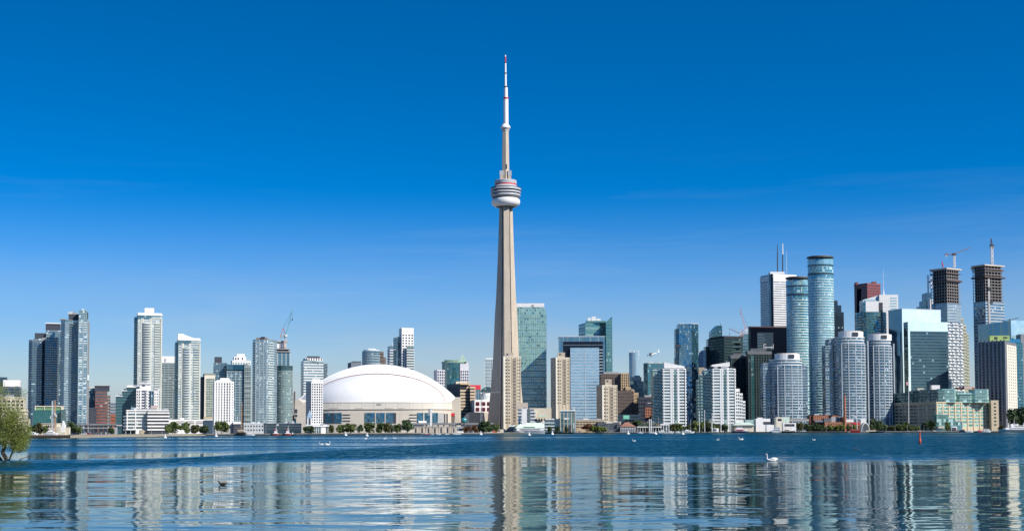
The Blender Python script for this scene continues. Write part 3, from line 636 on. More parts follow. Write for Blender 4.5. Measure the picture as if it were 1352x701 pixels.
b.cube('penthouse', 412.5, 421, 499.6, 503.5, white, dy=6, D=8); b.cube('base', 404, 430, 560, None, white, dy=-4, D=5)

# glass cluster between the white tower and the crane
g_cl = facade('cluster_blue_glass', (.02, .08, .13), (.08, .20, .28), (.10, .18, .23), 3.4*1700/F, 1.8, .25, .12, 2.3, .08, .14, (.4, .52, .52))
b = Bld('condominium_tower', 'glass tower with a dark roof cube and wide blue top, behind the white slab tower', 'tower', 304, 1700)
f = rect(283.5, 300, 482, 1704, 26); b.prism('curtain_wall', f, None, 479, g_cl); b.cube('roof_cube', 283.8, 293, 471, 479, darkm, dy=8, D=10)
f2 = rect(299.5, 322.5, 490, 1700, 28); b.prism('front_wing', f2, None, 488, g_cl); b.prism('top_storeys', rect(299, 322.8, 485, 1698, 30), 488, 481, facade('mirror_blue', (.02, .11, .19), (.04, .16, .25), (.02, .08, .12), 30, 4, .02, .04, 2.2))
f3 = rect(322.8, 331.5, 483, 1703, 26); b.prism('side_wing', f3, None, 482.5, facade('cluster_pale', (.10, .16, .18), (.22, .3, .3), (.28, .34, .35), 6, 2.5, .3, .2, 2))
slabs(b, f, 562, 481, 3.4, mat('blue_grey_panel', ()), .25, .25); slabs(b, f2, 562, 489, 3.4, mat('blue_pale_panel', ()), .22, .25); slabs(b, f3, 562, 484, 3.4, mat('grey_green_panel', ()), .25, .3)
b.roof(f, 479, .6); b.roof(f3, 482.5, .6)
b.fins('pier', f2[0], f2[1], GZ, b.z(489), 4, .7, .35, mat('blue_pale_panel', ()))
b = Bld('condominium_tower', 'white stepped tower top showing above the blue glass cluster', 'tower', 318, 2050)
f = rect(306.5, 331, 477, 2050, 26); b.prism('wall', f, None, 476, white); b.on_face('window', f[0], f[1], b.z(500), b.z(477.5), 7, 6, .6, .5, wgt, .06)
b.cube('upper_step', 309, 325, 470.5, 476, white, dy=3, D=18); b.cube('crown', 312.5, 323, 467, 470.5, white, dy=5, D=12)
for px in (310.4, 313.6, 319.2): b.cube('opening', px, px+1.8, 472, 475, darkm, dy=2.8, D=.5)
b.roof(f, 476, .6, .3, white)

g_t1 = facade('tower_bright_glass', (.06, .14, .20), (.26, .40, .47), (.32, .40, .43), 3.2*1520/F, 1.6, .22, .1, 2.6, .07, .28, (.6, .7, .7), .035)
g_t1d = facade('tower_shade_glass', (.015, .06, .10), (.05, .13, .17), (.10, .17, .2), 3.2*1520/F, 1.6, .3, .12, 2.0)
b = Bld('condominium_tower', 'bright blue glass tower with a dark roof box, left of the slanted crane\'s tower', 'tower', 345, 1520)
xx = lambda p: wx(p, 480, 1520)
f = [(xx(337.2), 1520), (xx(352.5), 1520), (xx(360), 1529), (xx(360), 1548), (xx(331), 1548), (xx(331), 1532)]
b.prism('curtain_wall', f, None, 448.5, g_t1); slabs(b, f, 562, 450, 3.2, mat('blue_pale_panel', ()), .2, .2)
b.on_face('balcony', f[5], f[0], b.z(560), b.z(451), 1, 34, .8, .35, mat('balcony_grey', ()), .9, 1.0); b.on_face('balcony', f[1], f[2], b.z(560), b.z(451), 1, 34, .7, .3, mat('balcony_lime', ()), .9, 1)
b.fins('pier', f[0], f[1], GZ, b.z(449), 3, .8, .35, mat('blue_pale_panel', ()))
b.cube('penthouse', 338, 352, 445.6, 448.5, mat('taupe_panel', ()), dy=6, D=14); b.cube('stair_tower', 344.5, 349, 444.4, 448.5, darkm, dy=5, D=6); b.roof(f, 448.5, .5)

g_t2 = facade('tower_green_glass', (.02, .09, .11), (.10, .22, .22), (.22, .30, .29), 3.4*1560/F, 1.7, .3, .12, 2.2, .08, .25, (.45, .58, .5), .03)
b = Bld('condominium_tower', 'round fronted green glass tower with a raw concrete top, unfinished, under the slanted crane', 'tower', 372, 1560)
f = oval(360.5, 384.5, 520, 1560, .9, 24); b.prism('curtain_wall', f, None, 488, g_t2); slabs(b, f, 562, 489, 3.4, mat('grey_green_panel', ()), .28, .35)
b.prism('dark_storeys', outset(ccw(f), .3), 488, 482.5, facade('dark_band_glass', (.01, .05, .06), (.03, .09, .1), (.02, .05, .06), 6, 2, .1, .1, 1.9))
f2 = rect(361.2, 383, 470, 1566, 26); b.prism('upper_storeys', f2, 482.5, 464, facade('new_blue_glass', (.02, .09, .15), (.06, .18, .26), (.12, .22, .28), 3.4*1560/F, 3, .2, .12, 2.2, .08, .05))
b.fins('pier', f2[0], f2[1], b.z(482), b.z(464), 4, .6, .4, steel)
f3 = rect(360.8, 384, 462, 1564, 28); b.prism('slab', f3, 464, 463, greyc, bottom=True); b.prism('slab', f3, 460.6, 459.6, greyc, bottom=True); b.prism('dark_core', rect(363, 381, 462, 1570, 18), 464, 459.6, darkm)
b.cube('concrete_core', 364.5, 374, 451, 459.6, white, dy=10, D=12); b.cube('formwork', 362, 380.5, 449.5, 451.2, greyc, dy=8, D=16); b.cube('formwork', 361.5, 364.3, 451.2, 459.6, mat('pink_panel', ()), dy=9, D=12); b.cube('formwork', 374.2, 378, 452, 459.6, mat('pink_panel', ()), dy=9, D=12)

# lattice cranes
def lattice(mb, a, c, w0, w1, n, r=.22):
    a, c = Vector(a), Vector(c); d = (c-a); l = d.length; d.normalize(); h = Vector((0, 1, 0)) if abs(d.y) < .9 else Vector((0, 0, 1))
    x = d.cross(h).normalized(); y = x.cross(d)
    cr = lambda t: [a+d*(l*t)+(x*i+y*j)*(w0+(w1-w0)*t)/2 for i, j in ((-1, -1), (1, -1), (1, 1), (-1, 1))]
    for k in range(4): mb.bar(cr(0)[k], cr(1)[k], r)
    for i in range(n):
        p, q = cr(i/n), cr((i+1)/n)
        for k in range(4):
            j = (k+1) % 4; mb.bar(p[k] if i % 2 else p[j], q[j] if i % 2 else q[k], r*.6)
def luffing_crane(lbl, px, y0, y1, Y, tip, jm, mm, back=6, grp=None, mw=2.2):
    p0, p1, pt = at(px, y0, Y), at(px, y1, Y), at(tip[0], tip[1], Y-4)
    r = bpy.data.objects.new('tower_crane', None); sc.collection.objects.link(r); r.location = p0; tag(r, lbl, 'crane', grp); o = tuple(p0)
    sg = 1 if tip[0] > px else -1
    def part(n, f, m): q = MB(); f(q); return link(n, q.mesh(o), m, r)
    part('mast', lambda q: lattice(q, p0, p1, mw, mw, 8, .3), mm)
    part('jib', lambda q: lattice(q, p1+Vector((sg*1, 0, 1.5)), pt, 1.8, .7, 22, .17), jm)
    part('counter_jib', lambda q: lattice(q, p1+Vector((0, 0, 1)), p1+Vector((-sg*back, 0, 1.5)), 2, 1.6, 4, .3), mm)
    part('counterweight', lambda q: q.box(p1.x-sg*back-1.2, p1.x-sg*back+1.2, p1.y-1, p1.y+1, p1.z-1.8, p1.z+1.6), greyc)
    part('cab', lambda q: q.box(p1.x-1.2+sg*1.5, p1.x+1.2+sg*1.5, p1.y-2.6, p1.y-.4, p1.z-.5, p1.z+2), white)
    ap = p1+Vector((-sg*2.5, 0, 9.5))
    part('a_frame', lambda q: (q.bar(p1+Vector((sg*1, 0, 1)), ap, .4), q.bar(p1+Vector((-sg*back, 0, 1.5)), ap, .3)), redp if mm is not dsteel else dsteel)
    part('stay', lambda q: q.bar(ap, p1.lerp(pt, .82)+Vector((0, 0, 2)), .12), dsteel)
    hk = pt.lerp(p1, .04); part('hook', lambda q: (q.bar(hk, hk+Vector((0, 0, -9)), .12), q.box(hk.x-.6, hk.x+.6, hk.y-.5, hk.y+.5, hk.z-11, hk.z-9)), dsteel)
    return r
cy = mat('crane_cyan', (.22, .55, .62), .5)
luffing_crane('slanted cyan tower crane on the unfinished green glass tower', 376.5, 459.5, 444, 1575, (386.3, 409), cy, mat('crane_pale', (.62, .58, .56), .5), 5)

# offices just left of the dome
g_of = facade('office_striped', (.05, .14, .20), (.16, .28, .34), (.50, .58, .60), 3.5*2500/F, 2.6, .4, .12, 2.2, .1, .1)
b = Bld('office_building', 'pale striped office with a ribbed crown and dark top, rising behind the dome\'s left end', 'office building', 415, 2500)
f = rect(401, 427, 475, 2500, 40); b.prism('curtain_wall', f, None, 476, g_of); slabs(b, f, 562, 478, 3.5, white, .3, .3)
b.cube('crown', 403, 426, 472.5, 476, white, dy=2, D=34); b.on_face('crown_fin', (wx(403, 474, 2502), 2502), (wx(426, 474, 2502), 2502), b.z(476), b.z(472.4), 7, 1, .4, .9, darkm, .3, .4); b.cube('roof_box', 407, 422, 470, 472.5, darkm, dy=8, D=20)
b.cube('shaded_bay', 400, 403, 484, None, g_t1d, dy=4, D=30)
b = Bld('office_building', 'dark narrow office showing at the right shoulder of the pale striped one', 'office building', 430, 2650)
f = rect(424, 432.3, 482, 2650, 30); b.prism('curtain_wall', f, None, 480.5, g_sl); slabs(b, f, 562, 482, 3.5, mat('blue_grey_panel', ()), .3, .3); b.roof(f, 480.5)
# ------------------------------------------------------------ behind the dome
g_rd = facade('round_office_glass', (.04, .11, .17), (.12, .24, .31), (.20, .30, .36), 3.4*2500/F, 2.2, .3, .1, 2.3)
b = Bld('office_building', 'round fronted blue office with a bright crown, peeping over the top of the dome', 'office building', 489, 2500)
f = oval(477, 501.5, 470, 2500, .8, 24); b.prism('curtain_wall', f, None, 463, g_rd); slabs(b, f, 520, 465, 3.4, mat('blue_pale_panel', ()), .28, .3)
b.prism('crown', outset(ccw(f), -2), 463, 461.6, steel); b.cube('roof_box', 486.5, 495, 460, 461.6, white, dy=12, D=14)
f = rect(501.6, 506.5, 466, 2510, 30); b.prism('brown_wing', f, None, 463.5, mat('brown_cladding', (.17, .13, .115), .8)); b.on_face('window', f[0], f[1], b.z(500), b.z(465), 3, 8, .5, .45, wgd)
b.prism('brown_step', rect(506.6, 509.6, 474, 2512, 26), None, 471, mat('brown_cladding', ()))
b = Bld('office_building', 'low grey roofed office on the left shoulder of the dome top', 'office building', 470, 2600)
f = rect(463.5, 477, 480, 2600, 40); b.prism('wall', f, None, 478, mat('slate_panel', (.16, .19, .23), .7)); b.cube('roof_box', 466, 477, 476.8, 478, darkm, dy=6, D=20)

g_wt = facade('tall_white_side', (.03, .09, .14), (.07, .17, .22), (.06, .13, .17), 3.4*2400/F, 2.5, .25, .1, 2.1)
b = Bld('condominium_tower', 'tall white tower with a blank top and blue flank, behind the dome\'s right half', 'tower', 538, 2400)
f = corner(522.7, 530.5, 546.2, 440, 2400, 22); b.prism('wall', [f[0], f[1], f[2], (f[3][0]*.45+f[0][0]*.55, f[3][1]*.45+f[0][1]*.55)], None, 433.2, white)
b.on_face('window', f[0], f[1], b.z(520), b.z(440.5), 4, 22, .55, .5, wg, .08)
f2 = rect(523, 531, 450, 2404, 26); b.prism('glass_flank', f2, None, 446, g_wt); slabs(b, f2, 520, 448, 3.4, mat('blue_grey_panel', ()), .2, .2); b.roof(f2, 446)
f3 = rect(537.5, 546.4, 458, 2395, 5); b.prism('balcony_bay', f3, None, 457, wgt and facade('bay_green', (.06, .14, .14), (.2, .3, .28), (.3, .36, .34), 4.6, 2, .2, .12, 2.1)); slabs(b, f3, 520, 458, 3.4, white, .34, 1.0, 'balcony')
b.cube('roof_edge', 530, 546.4, 432.8, 433.5, white, dy=.5, D=16)
b = Bld('condominium_tower', 'narrow pale glass tower with white bands, left of the tall white one behind the dome', 'tower', 519, 2520)
f = rect(515, 524, 460, 2520, 24); b.prism('curtain_wall', f, None, 457.5, g_rd); slabs(b, f, 520, 459, 3.6, white, .3, .9, 'balcony'); b.cube('mast', 518.2, 518.8, 452, 457.5, steel, dy=6, D=.9); b.roof(f, 457.5)

g_tr = facade('green_bank_glass', (.01, .10, .13), (.04, .20, .22), (.02, .10, .11), 3.6*2450/F, 2.4, .12, .12, 2.3, .07, .05, (.2, .4, .38), .04)
b = Bld('office_building', 'teal glass office with white flanks and a green pyramid roof, right of the dome', 'office building', 598, 2450)
f = oval(583, 615, 490, 2450, .6, 22); b.prism('glass_drum', f, None, 479, g_tr); b.prism('drum_roof', outset(ccw(f), .8), 479, 477, mat('copper_green', (.24, .36, .28), .7))
b.prism('upper_drum', outset(ccw(f), -4), 477, 474.8, mat('copper_green', ()))
for nm, p0, p1, y in (('left_flank', 577, 589, 488), ('right_flank', 607.5, 619, 480)):
    f2 = rect(p0, p1, y, 2450, 26); b.prism(nm, f2, None, y, mat('lilac_white', (.60, .60, .66), .7)); b.on_face('window', f2[0], f2[1], b.z(530), b.z(488.5 if p0 > 600 else 489), 4, 11, .6, .62, wg, .08)
q = MB(); c = at(611, 475, 2462); r_ = 11; zt = b.z(467)
for k in range(4):
    a0, a1 = math.pi/4+k*math.pi/2, math.pi/4+(k+1)*math.pi/2
    q.face([(c.x+r_*math.cos(a0), c.y+r_*math.sin(a0), b.z(477.5)), (c.x+r_*math.cos(a1), c.y+r_*math.sin(a1), b.z(477.5)), (c.x, c.y, zt)])
b.mb('pyramid_roof', q, mat('copper_pale', (.34, .46, .38), .7)); b.cube('roof_base', 604.5, 618, 477.3, 480, mat('lilac_white', ()), dy=3, D=20)
q = MB(); q.bar((c.x, c.y, zt-.5), (c.x, c.y, zt+4), .35); b.mb('finial', q, steel)

g_h = mat('hotel_tan', (.52, .41, .28), .85)
b = Bld('hotel_building', 'tan hotel with dark window bands and a brown shaded side, at the dome\'s right end', 'hotel', 612, 2080)
f = corner(590, 607.5, 621, 512, 2080, 24); b.prism('wall', f, None, 506, darkm)
def half_bands(b, a, c, z0, z1, step, th, m, name='floor_band', proud=.5):
    a, c = Vector(a), Vector(c); d = c-a; l = d.length; rz = math.atan2(d.y, d.x); q = MB(); q.box(0, l, -proud, .6, 0, th); me = q.mesh(); pl = []; z = z0
    while z < z1: pl.append((a.x, a.y, z, rz)); z += step
    b.many(name, me, pl, m)
half_bands(b, f[0], f[1], b.z(566), b.z(507), 4.1*b.k, 4.1*b.k*.58, g_h)
half_bands(b, f[3], f[0], b.z(566), b.z(509), 4.1*b.k, 4.1*b.k*.5, mat('brown_cladding', ()), 'side_band')  # left side bands browner than the front, shade put into their colour
f2 = rect(620.6, 627.5, 512, 2078, 26); b.prism('stepped_wing', f2, None, 511.5, darkm); half_bands(b, f2[0], f2[1], b.z(566), b.z(512.5), 4.1*b.k, 4.1*b.k*.58, g_h); b.cube('end_pier', 626.6, 627.7, 511, None, g_h, dy=-.6, D=2)
b.cube('penthouse', 602, 617, 503.5, 506.5, cream, dy=10, D=14); b.cube('roof_edge', 607.4, 621, 505.4, 507.4, g_h, dy=-.7, D=10); b.cube('roof_edge', 620.5, 627.8, 510.6, 512.6, g_h, dy=-.9, D=10)
b = Bld('office_building', 'blue glass block with a bright red top band, behind the tan hotel', 'office building', 627, 2240)
f = rect(619, 634.5, 520, 2240, 26); b.prism('curtain_wall', f, None, 514, facade('mirror_blue', (), (), ())); b.prism('red_top', outset(ccw(f), .3), 514, 508, mat('red_sign', (.62, .03, .06), .5)); b.fins('mullion', f[0], f[1], GZ, b.z(514.2), 6, .3, .2, steel)
b = Bld('office_building', 'white block with red panelled windows and a round roof drum, left of the tower base', 'office building', 638, 2060)
f = rect(626.5, 649.8, 530, 2060, 30); b.prism('wall', f, None, 527.5, white)
for (x0, x1) in ((628, 633), (635.4, 640.8), (643, 648.4)):
    for (y0, y1) in ((530.4, 535.6), (537.8, 543)):
        b.cube('window_panel', x0, x1, y0, y1, mat('red_window', (.16, .02, .04), .3), dy=-.25, D=.5)
        b.cube('mullion', (x0+x1)/2-.35, (x0+x1)/2+.35, y0, y1, wgd, dy=-.45, D=.3); b.cube('transom', x0, x1, (y0+y1)/2-.35, (y0+y1)/2+.35, wgd, dy=-.6, D=.2)
b.cube('base_wall', 618.5, 648.2, 544, None, mat('tan_pale', (.55, .47, .38), .85), dy=-14, D=12)
f = oval(635, 649.5, 524, 2070, .9, 20); b.prism('roof_drum', f, 527.5, 521.5, steel); b.prism('drum_cap', outset(ccw(f), -2.5), 521.5, 518.5, white)
for px in (637, 640.5, 644): b.cube('drum_window', px, px+1.8, 521.8, 523.6, darkm, dy=8.8, D=1)
b = Bld('exhibition_hall', 'dark teal barrel roof showing left of the tower behind the white drum', 'hall', 643, 2280)
q = MB(); x0, x1 = wx(634.5, 515, 2280), wx(653, 515, 2280); n = 10
prof = [(x0+(x1-x0)*k/n, b.z(518)+(b.z(510.5)-b.z(518))*math.sin(math.pi*(.12+.76*k/n))) for k in range(n+1)]
for (xa, za), (xb, zb) in zip(prof, prof[1:]):
    q.face([(xa, 2280, GZ), (xb, 2280, GZ), (xb, 2280, zb), (xa, 2280, za)]); q.face([(xa, 2280, za), (xb, 2280, zb), (xb, 2330, zb), (xa, 2330, za)])
b.mb('barrel_roof', q, facade('teal_roof', (.015, .07, .09), (.03, .1, .12), (.04, .09, .1), 3, 2, .2, .1, 1.9))
b = Bld('condominium_tower', 'pale distant tower with a white window grid, just left of the tall concrete tower', 'tower', 646, 2700)
f = rect(640, 653, 480, 2700, 30); b.prism('curtain_wall', f, None, 474, facade('far_pale', (.10, .20, .26), (.25, .36, .4), (.52, .58, .6), 6.6, 3.6, .38, .3, 2, gk=1)); b.cube('crown', 641.2, 652, 472.5, 474, white, dy=2, D=20)
slabs(b, f, 540, 498, 22, steel, .15, .6); b.fins('pier', f[0], f[1], GZ, b.z(474.5), 4, .8, .4, steel)

# hammerhead crane by the tower foot
r = bpy.data.objects.new('tower_crane', None); sc.collection.objects.link(r); p0 = at(635.5, 560, 1700); r.location = p0; tag(r, 'thin grey hammerhead crane with a level jib, left of the concrete tower\'s foot', 'crane'); o = tuple(p0)
def cpart(n, f, m): q = MB(); f(q); return link(n, q.mesh(o), m, r)
p1 = at(635.5, 518, 1700); pj = at(661, 517.6, 1696); pb = at(628.5, 518.2, 1701); gal = mat('galvanised', (.45, .46, .47), .5, .5)
cpart('mast', lambda q: lattice(q, p0, p1, 1.8, 1.8, 9, .22), gal); cpart('jib', lambda q: lattice(q, p1, pj, 1.4, 1.0, 14, .18), gal); cpart('counter_jib', lambda q: lattice(q, p1, pb, 1.4, 1.4, 4, .2), gal)
cpart('counterweight', lambda q: q.box(pb.x-1, pb.x+1, pb.y-.7, pb.y+.7, pb.z-2, pb.z+.5), greyc)
ap = at(656, 512.3, 1696); cpart('post', lambda q: (q.bar(at(656, 517.6, 1696), ap, .25), q.bar(ap, p1, .08)), gal); cpart('cab', lambda q: q.box(p1.x-.8, p1.x+.8, p1.y-2, p1.y-.3, p1.z-1.8, p1.z-.1), white)

# ------------------------------------------------------------ the domed stadium
DY = 2000
b = Bld('stadium', 'large stadium with a white arched dome roof and beige concrete walls', 'stadium', 498, DY)
rw = mat('roof_white', (.83, .83, .82), .6, vary=.02); con = mat('stadium_concrete', (.56, .51, .43), .85, vary=.08)
xl, xr = wx(391, 560, DY), wx(606, 560, DY); cx = wx(498.5, 530, DY); RW = 112
zw = wz(498, 531.5, DY-84)
SE = 3.4                                   # the drum is a rounded rectangle
def sup(t): return math.copysign(abs(t)**(2/SE), t)
def stad(rx, ry, n=80): return [(cx+rx*sup(math.cos(2*math.pi*(k+.5)/n)), DY+12+ry*sup(math.sin(2*math.pi*(k+.5)/n))) for k in range(n)]
f = stad(RW, 96); b.prism('wall', f, GZ, zw-9, facade('stadium_panel', (.55, .50, .42), (.60, .55, .47), (.44, .40, .34), 9.2, 17, .02, .02, 1.45, .8, 0, (.5, .5, .5), .0, .9, gk=1), raw=True)
b.prism('upper_wall', outset(ccw(f), .6), zw-9, zw, facade('stadium_panel_upper', (.64, .60, .53), (.70, .66, .58), (.48, .45, .40), 9.2, 17, .04, .03, 1.45, .8, 0, (.5, .5, .5), .0, .9, gk=1), raw=True, v0=0)
b.prism('cornice', outset(ccw(f), 1.2), zw-9.3, zw-8.5, con, raw=True, bottom=True); b.prism('parapet', outset(ccw(f), .9), zw, zw+1.2, mat('pale_concrete', (.62, .59, .54), .8), raw=True)
# main roof arch: a thick barrel vault running away from the water
zs, za = wz(498, 528, DY), wz(498, 480.5, DY)
def arch(rx, zs, za, y0, y1, th, n=48):
    ch = rx; rise = za-zs; Rr = (ch*ch+rise*rise)/(2*rise); zc = za-Rr; t0 = math.asin(ch/Rr); q = MB(); P = []
    for k in range(n+1):
        t = -t0+2*t0*k/n; P.append((math.sin(t), math.cos(t)))
    for (s0, c0), (s1, c1) in zip(P, P[1:]):
        o0, o1 = (cx+Rr*s0, zc+Rr*c0), (cx+Rr*s1, zc+Rr*c1); i0, i1 = (cx+(Rr-th)*s0, zc+(Rr-th)*c0), (cx+(Rr-th)*s1, zc+(Rr-th)*c1)
        q.face([(o0[0], y0, o0[1]), (o1[0], y0, o1[1]), (o1[0], y1, o1[1]), (o0[0], y1, o0[1])])
        q.face([(i0[0], y0, i0[1]), (i1[0], y0, i1[1]), (o1[0], y0, o1[1]), (o0[0], y0, o0[1])])
        q.face([(i1[0], y0, i1[1]), (i0[0], y0, i0[1]), (i0[0], y1, i0[1]), (i1[0], y1, i1[1])])
        q.face([(o0[0], y1, o0[1]), (o1[0], y1, o1[1]), (i1[0], y1, i1[1]), (i0[0], y1, i0[1])])
    for e, sg in ((0, 1), (n, -1)):
        s_, c_ = P[e]; o_, i_ = (cx+Rr*s_, zc+Rr*c_), (cx+(Rr-th)*s_, zc+(Rr-th)*c_)
        pts = [(o_[0], y0, o_[1]), (o_[0], y1, o_[1]), (i_[0], y1, i_[1]), (i_[0], y0, i_[1])]; q.face(pts if sg > 0 else pts[::-1])
    return q
hw = (wx(605, 528, DY)-wx(393, 528, DY))/2
b.mb('roof_arch', arch(hw, zs-1, za, DY+3, DY+70, 7), rw)
# front quarter dome under the arch, with its raised rim
zi = wz(498, 494, DY-8); hwi = (wx(587, 530, DY)-wx(409, 530, DY))/2
q = MB(); n, mseg = 60, 18; zb = zw+.5; rings = []
for j in range(mseg+1):
    ph = (math.pi/2)*j/mseg; rr = math.cos(ph); zz = zb+(zi-zb)*math.sin(ph)
    rings.append([(cx+hwi*rr*math.cos(t), DY-7+(73 if math.sin(t) < 0 else 70)*rr*math.sin(t), zz) for t in [math.pi+math.pi*k/n for k in range(n+1)]])
for r0, r1 in zip(rings, rings[1:]):
    for k in range(n): q.face([r0[k], r0[k+1], r1[k+1], r1[k]])
b.mb('front_dome', q, rw, smooth=True)
q = MB(); pr = [(cx+hwi*1.006*math.cos(t), DY-8.3, zb+(zi+1-zb)*math.sin(t)) for t in [math.pi*k/40 for k in range(41)]]
for a, c in zip(pr, pr[1:]): q.bar(a, c, .6, 6)
b.mb('arch_seam', q, mat('seam_rust', (.36, .22, .19), .8))
n = 48; ch, rise = hw*.995, za-zs; Rr = (ch*ch+rise*rise)/(2*rise); zc = za-1-Rr; t0 = math.asin(ch/Rr); q = MB(); IN, OUT = [], []
for k in range(n+1):
    t = math.pi-math.pi*k/n; IN.append((cx+hwi*1.01*math.cos(t), DY-7.5, zb+(zi+.6-zb)*math.sin(t))); u = -t0+2*t0*k/n; OUT.append((cx+Rr*math.sin(u), DY+4, zc+Rr*math.cos(u)))
for k in range(n): q.face([IN[k], IN[k+1], OUT[k+1], OUT[k]])
b.mb('arch_panel', q, rw, smooth=True)
for k in range(4, n-2, 5): q = MB(); q.bar(IN[k], OUT[k], .16, 4); b.mb('panel_seam', q, mat('seam_grey', (.52, .52, .52), .7))
for t in [math.pi*(k+.5)/7 for k in range(7)]:
    q = MB(); P = [(cx+hwi*math.cos(ph)*math.cos(math.pi+t), DY-7+73*math.cos(ph)*math.sin(math.pi+t), zb+(zi-zb)*math.sin(ph)) for ph in [math.pi/2*j/14 for j in range(14)]]
    for a, c in zip(P, P[1:]): q.bar(a, c, .13, 4)
    b.mb('panel_seam', q, mat('seam_grey', ()))
# glazed bays and louvres in the drum wall
gb = facade('stadium_glass', (.015, .08, .15), (.05, .19, .30), (.05, .12, .18), 4.2, 3.2, .08, .06, 2.2, .06, .12, (.3, .45, .5), .05)
def drum_y(x, d=0): 
    t = min(1, abs((x-cx)/(RW+d))); return DY+12-(96+d)*(1-t**SE)**(1/SE)
def bay(nm, p0, p1, y0, y1, m, out=.35, th=.3, par=None):
    Y = DY-70
    for _ in range(4): xa, xb = wx(p0, y0, Y), wx(p1, y0, Y); Y = drum_y((xa+xb)/2)
    za_, zb_ = wz(p0, y1, Y), wz(p0, y0, Y)
    q = MB(); q.prism([(xa, drum_y(xa)-out), (xb, drum_y(xb)-out), (xb, drum_y(xb)-out+th), (xa, drum_y(xa)-out+th)], za_, zb_, True, True); return b.mb(nm, q, m, par)
for p0, p1 in ((430, 438), (441, 451.5), (481.8, 494), (496, 508), (509.5, 519), (551, 559), (560.5, 568), (570.5, 578)):
    bay('glazed_bay', p0, p1, 544.8, 558.5, gb, .7, .5)
for p0, p1 in ((427, 429.4), (438.6, 440.6), (519.2, 523)): bay('bay_recess', p0, p1, 544.8, 558.5, darkm, .6, .4)
bay('grey_louvre', 578.4, 585.5, 545, 558.5, greyc, .6, .4)
for y in (547.4, 551.4, 555.4):
    bay('louvre', 452.5, 462.5, y-.6, y+.6, darkm, .5, .4); bay('louvre', 540.5, 550, y-.6, y+.6, darkm, .5, .4)
for p0, p1 in ((495, 496.3), (508, 509.3), (559, 560.3)): bay('bay_pier', p0, p1, 544, 559, con, 1.3, 1)
for p0, p1 in ((435, 447), (469, 479), (508, 519), (526, 534)): bay('upper_vent', p0, p1, 538.5, 540.4, mat('vent_tan', (.42, .39, .34), .8), 1.0, .5)
for px in (586.5, 589.6): bay('stair_window', px, px+1.6, 546, 558, darkm, .9, .5)
bay('entry_canopy', 553, 563, 555.5, 558.5, white, 5, 5)
bay('logo_strip', 498, 503.5, 532.6, 534, mat('vent_tan', ()), 1.3, .4)
# corner buttresses that carry the arch
def butt(pts, Yf, D, nm='buttress'):
    q = MB(); P = [(wx(px, py or 567, Yf), wz(px, py, Yf) if py else GZ) for px, py in pts]
    q.face([(x, Yf, z) for x, z in P]); q.face([(x, Yf+D, z) for x, z in reversed(P)])
    for (x0, z0), (x1, z1) in zip(P, P[1:]+P[:1]): q.face([(x1, Yf, z1), (x0, Yf, z0), (x0, Yf+D, z0), (x1, Yf+D, z1)])
    b.mb(nm, q, con)
butt([(388, None), (408, None), (408, 537), (400, 531.5), (393.5, 526.5), (389.5, 528.5)], DY-72, 110)
butt([(592, None), (606.8, None), (606.4, 524), (602.5, 524), (592, 533)], DY-30, 60)
butt([(587.5, None), (592.4, None), (592.4, 533.5), (587.5, 535)], DY-34, 40, 'buttress_panel')
b.cube('gate_recess', 594, 600.5, 545, None, mat('brown_cladding', ()), dy=-31, D=2); b.cube('red_sign', 594.2, 600, 545, 549, redp, dy=-31.6, D=.8)
b.cube('window', 389.5, 392.5, 540, 545, darkm, dy=-72.4, D=.8); b.cube('window', 389.5, 392.5, 547, 550, darkm, dy=-72.4, D=.8)
b.cube('gate_opening', 388.4, 391, 552, None, facade('mirror_blue', (), (), ()), dy=-72.6, D=2)
# sign pylon in front of the dome
b = Bld('sign_pylon', 'grey and white pylon in front of the dome\'s right glazed bays', 'pylon', 568, 1660)
b.cube('column', 567.8, 570.4, 540, None, white, D=2); b.cube('dark_panel', 565.4, 567.7, 540, 548, greyc, dy=.4, D=1.6); b.cube('cap', 565.2, 570.6, 539.4, 540, greyc, dy=-.2, D=2.4)
b = Bld('pavilion', 'low white and glass shore pavilion below the dome\'s left end', 'pavilion', 425, 1290)
f = rect(414.5, 436, 563, 1290, 9); b.prism('glazing', f, None, 563, g_lo); b.roof(f, 563, .9, 1.2, white)
b.fins('column', f[0], f[1], GZ, b.z(563), 7, .35, .3, white); b.cube('wall', 424, 430, 563.4, None, white, dy=-.5, D=3)
b = Bld('boathouse', 'small blue spired white lookout hut at the foot of the white tower by the dome', 'boathouse', 408.5, 1300)
b.cube('wall', 405.5, 411.5, 551, None, white, D=4); b.cube('window', 407.6, 410, 552, 560, wg, dy=-.15, D=.3)
q = MB(); Y = 1300; x0, x1, xm = wx(405, 550, Y), wx(412, 550, Y), wx(408.5, 550, Y)
q.prism([(x0, Y-.3), (x1, Y-.3), (x1, Y+4.3), (x0, Y+4.3)], b.z(551.2), b.z(541), True, True, [(xm-.1, Y+1.9), (xm+.1, Y+1.9), (xm+.1, Y+2.1), (xm-.1, Y+2.1)]); b.mb('spire_roof', q, mat('spire_blue', (.30, .42, .55), .6))

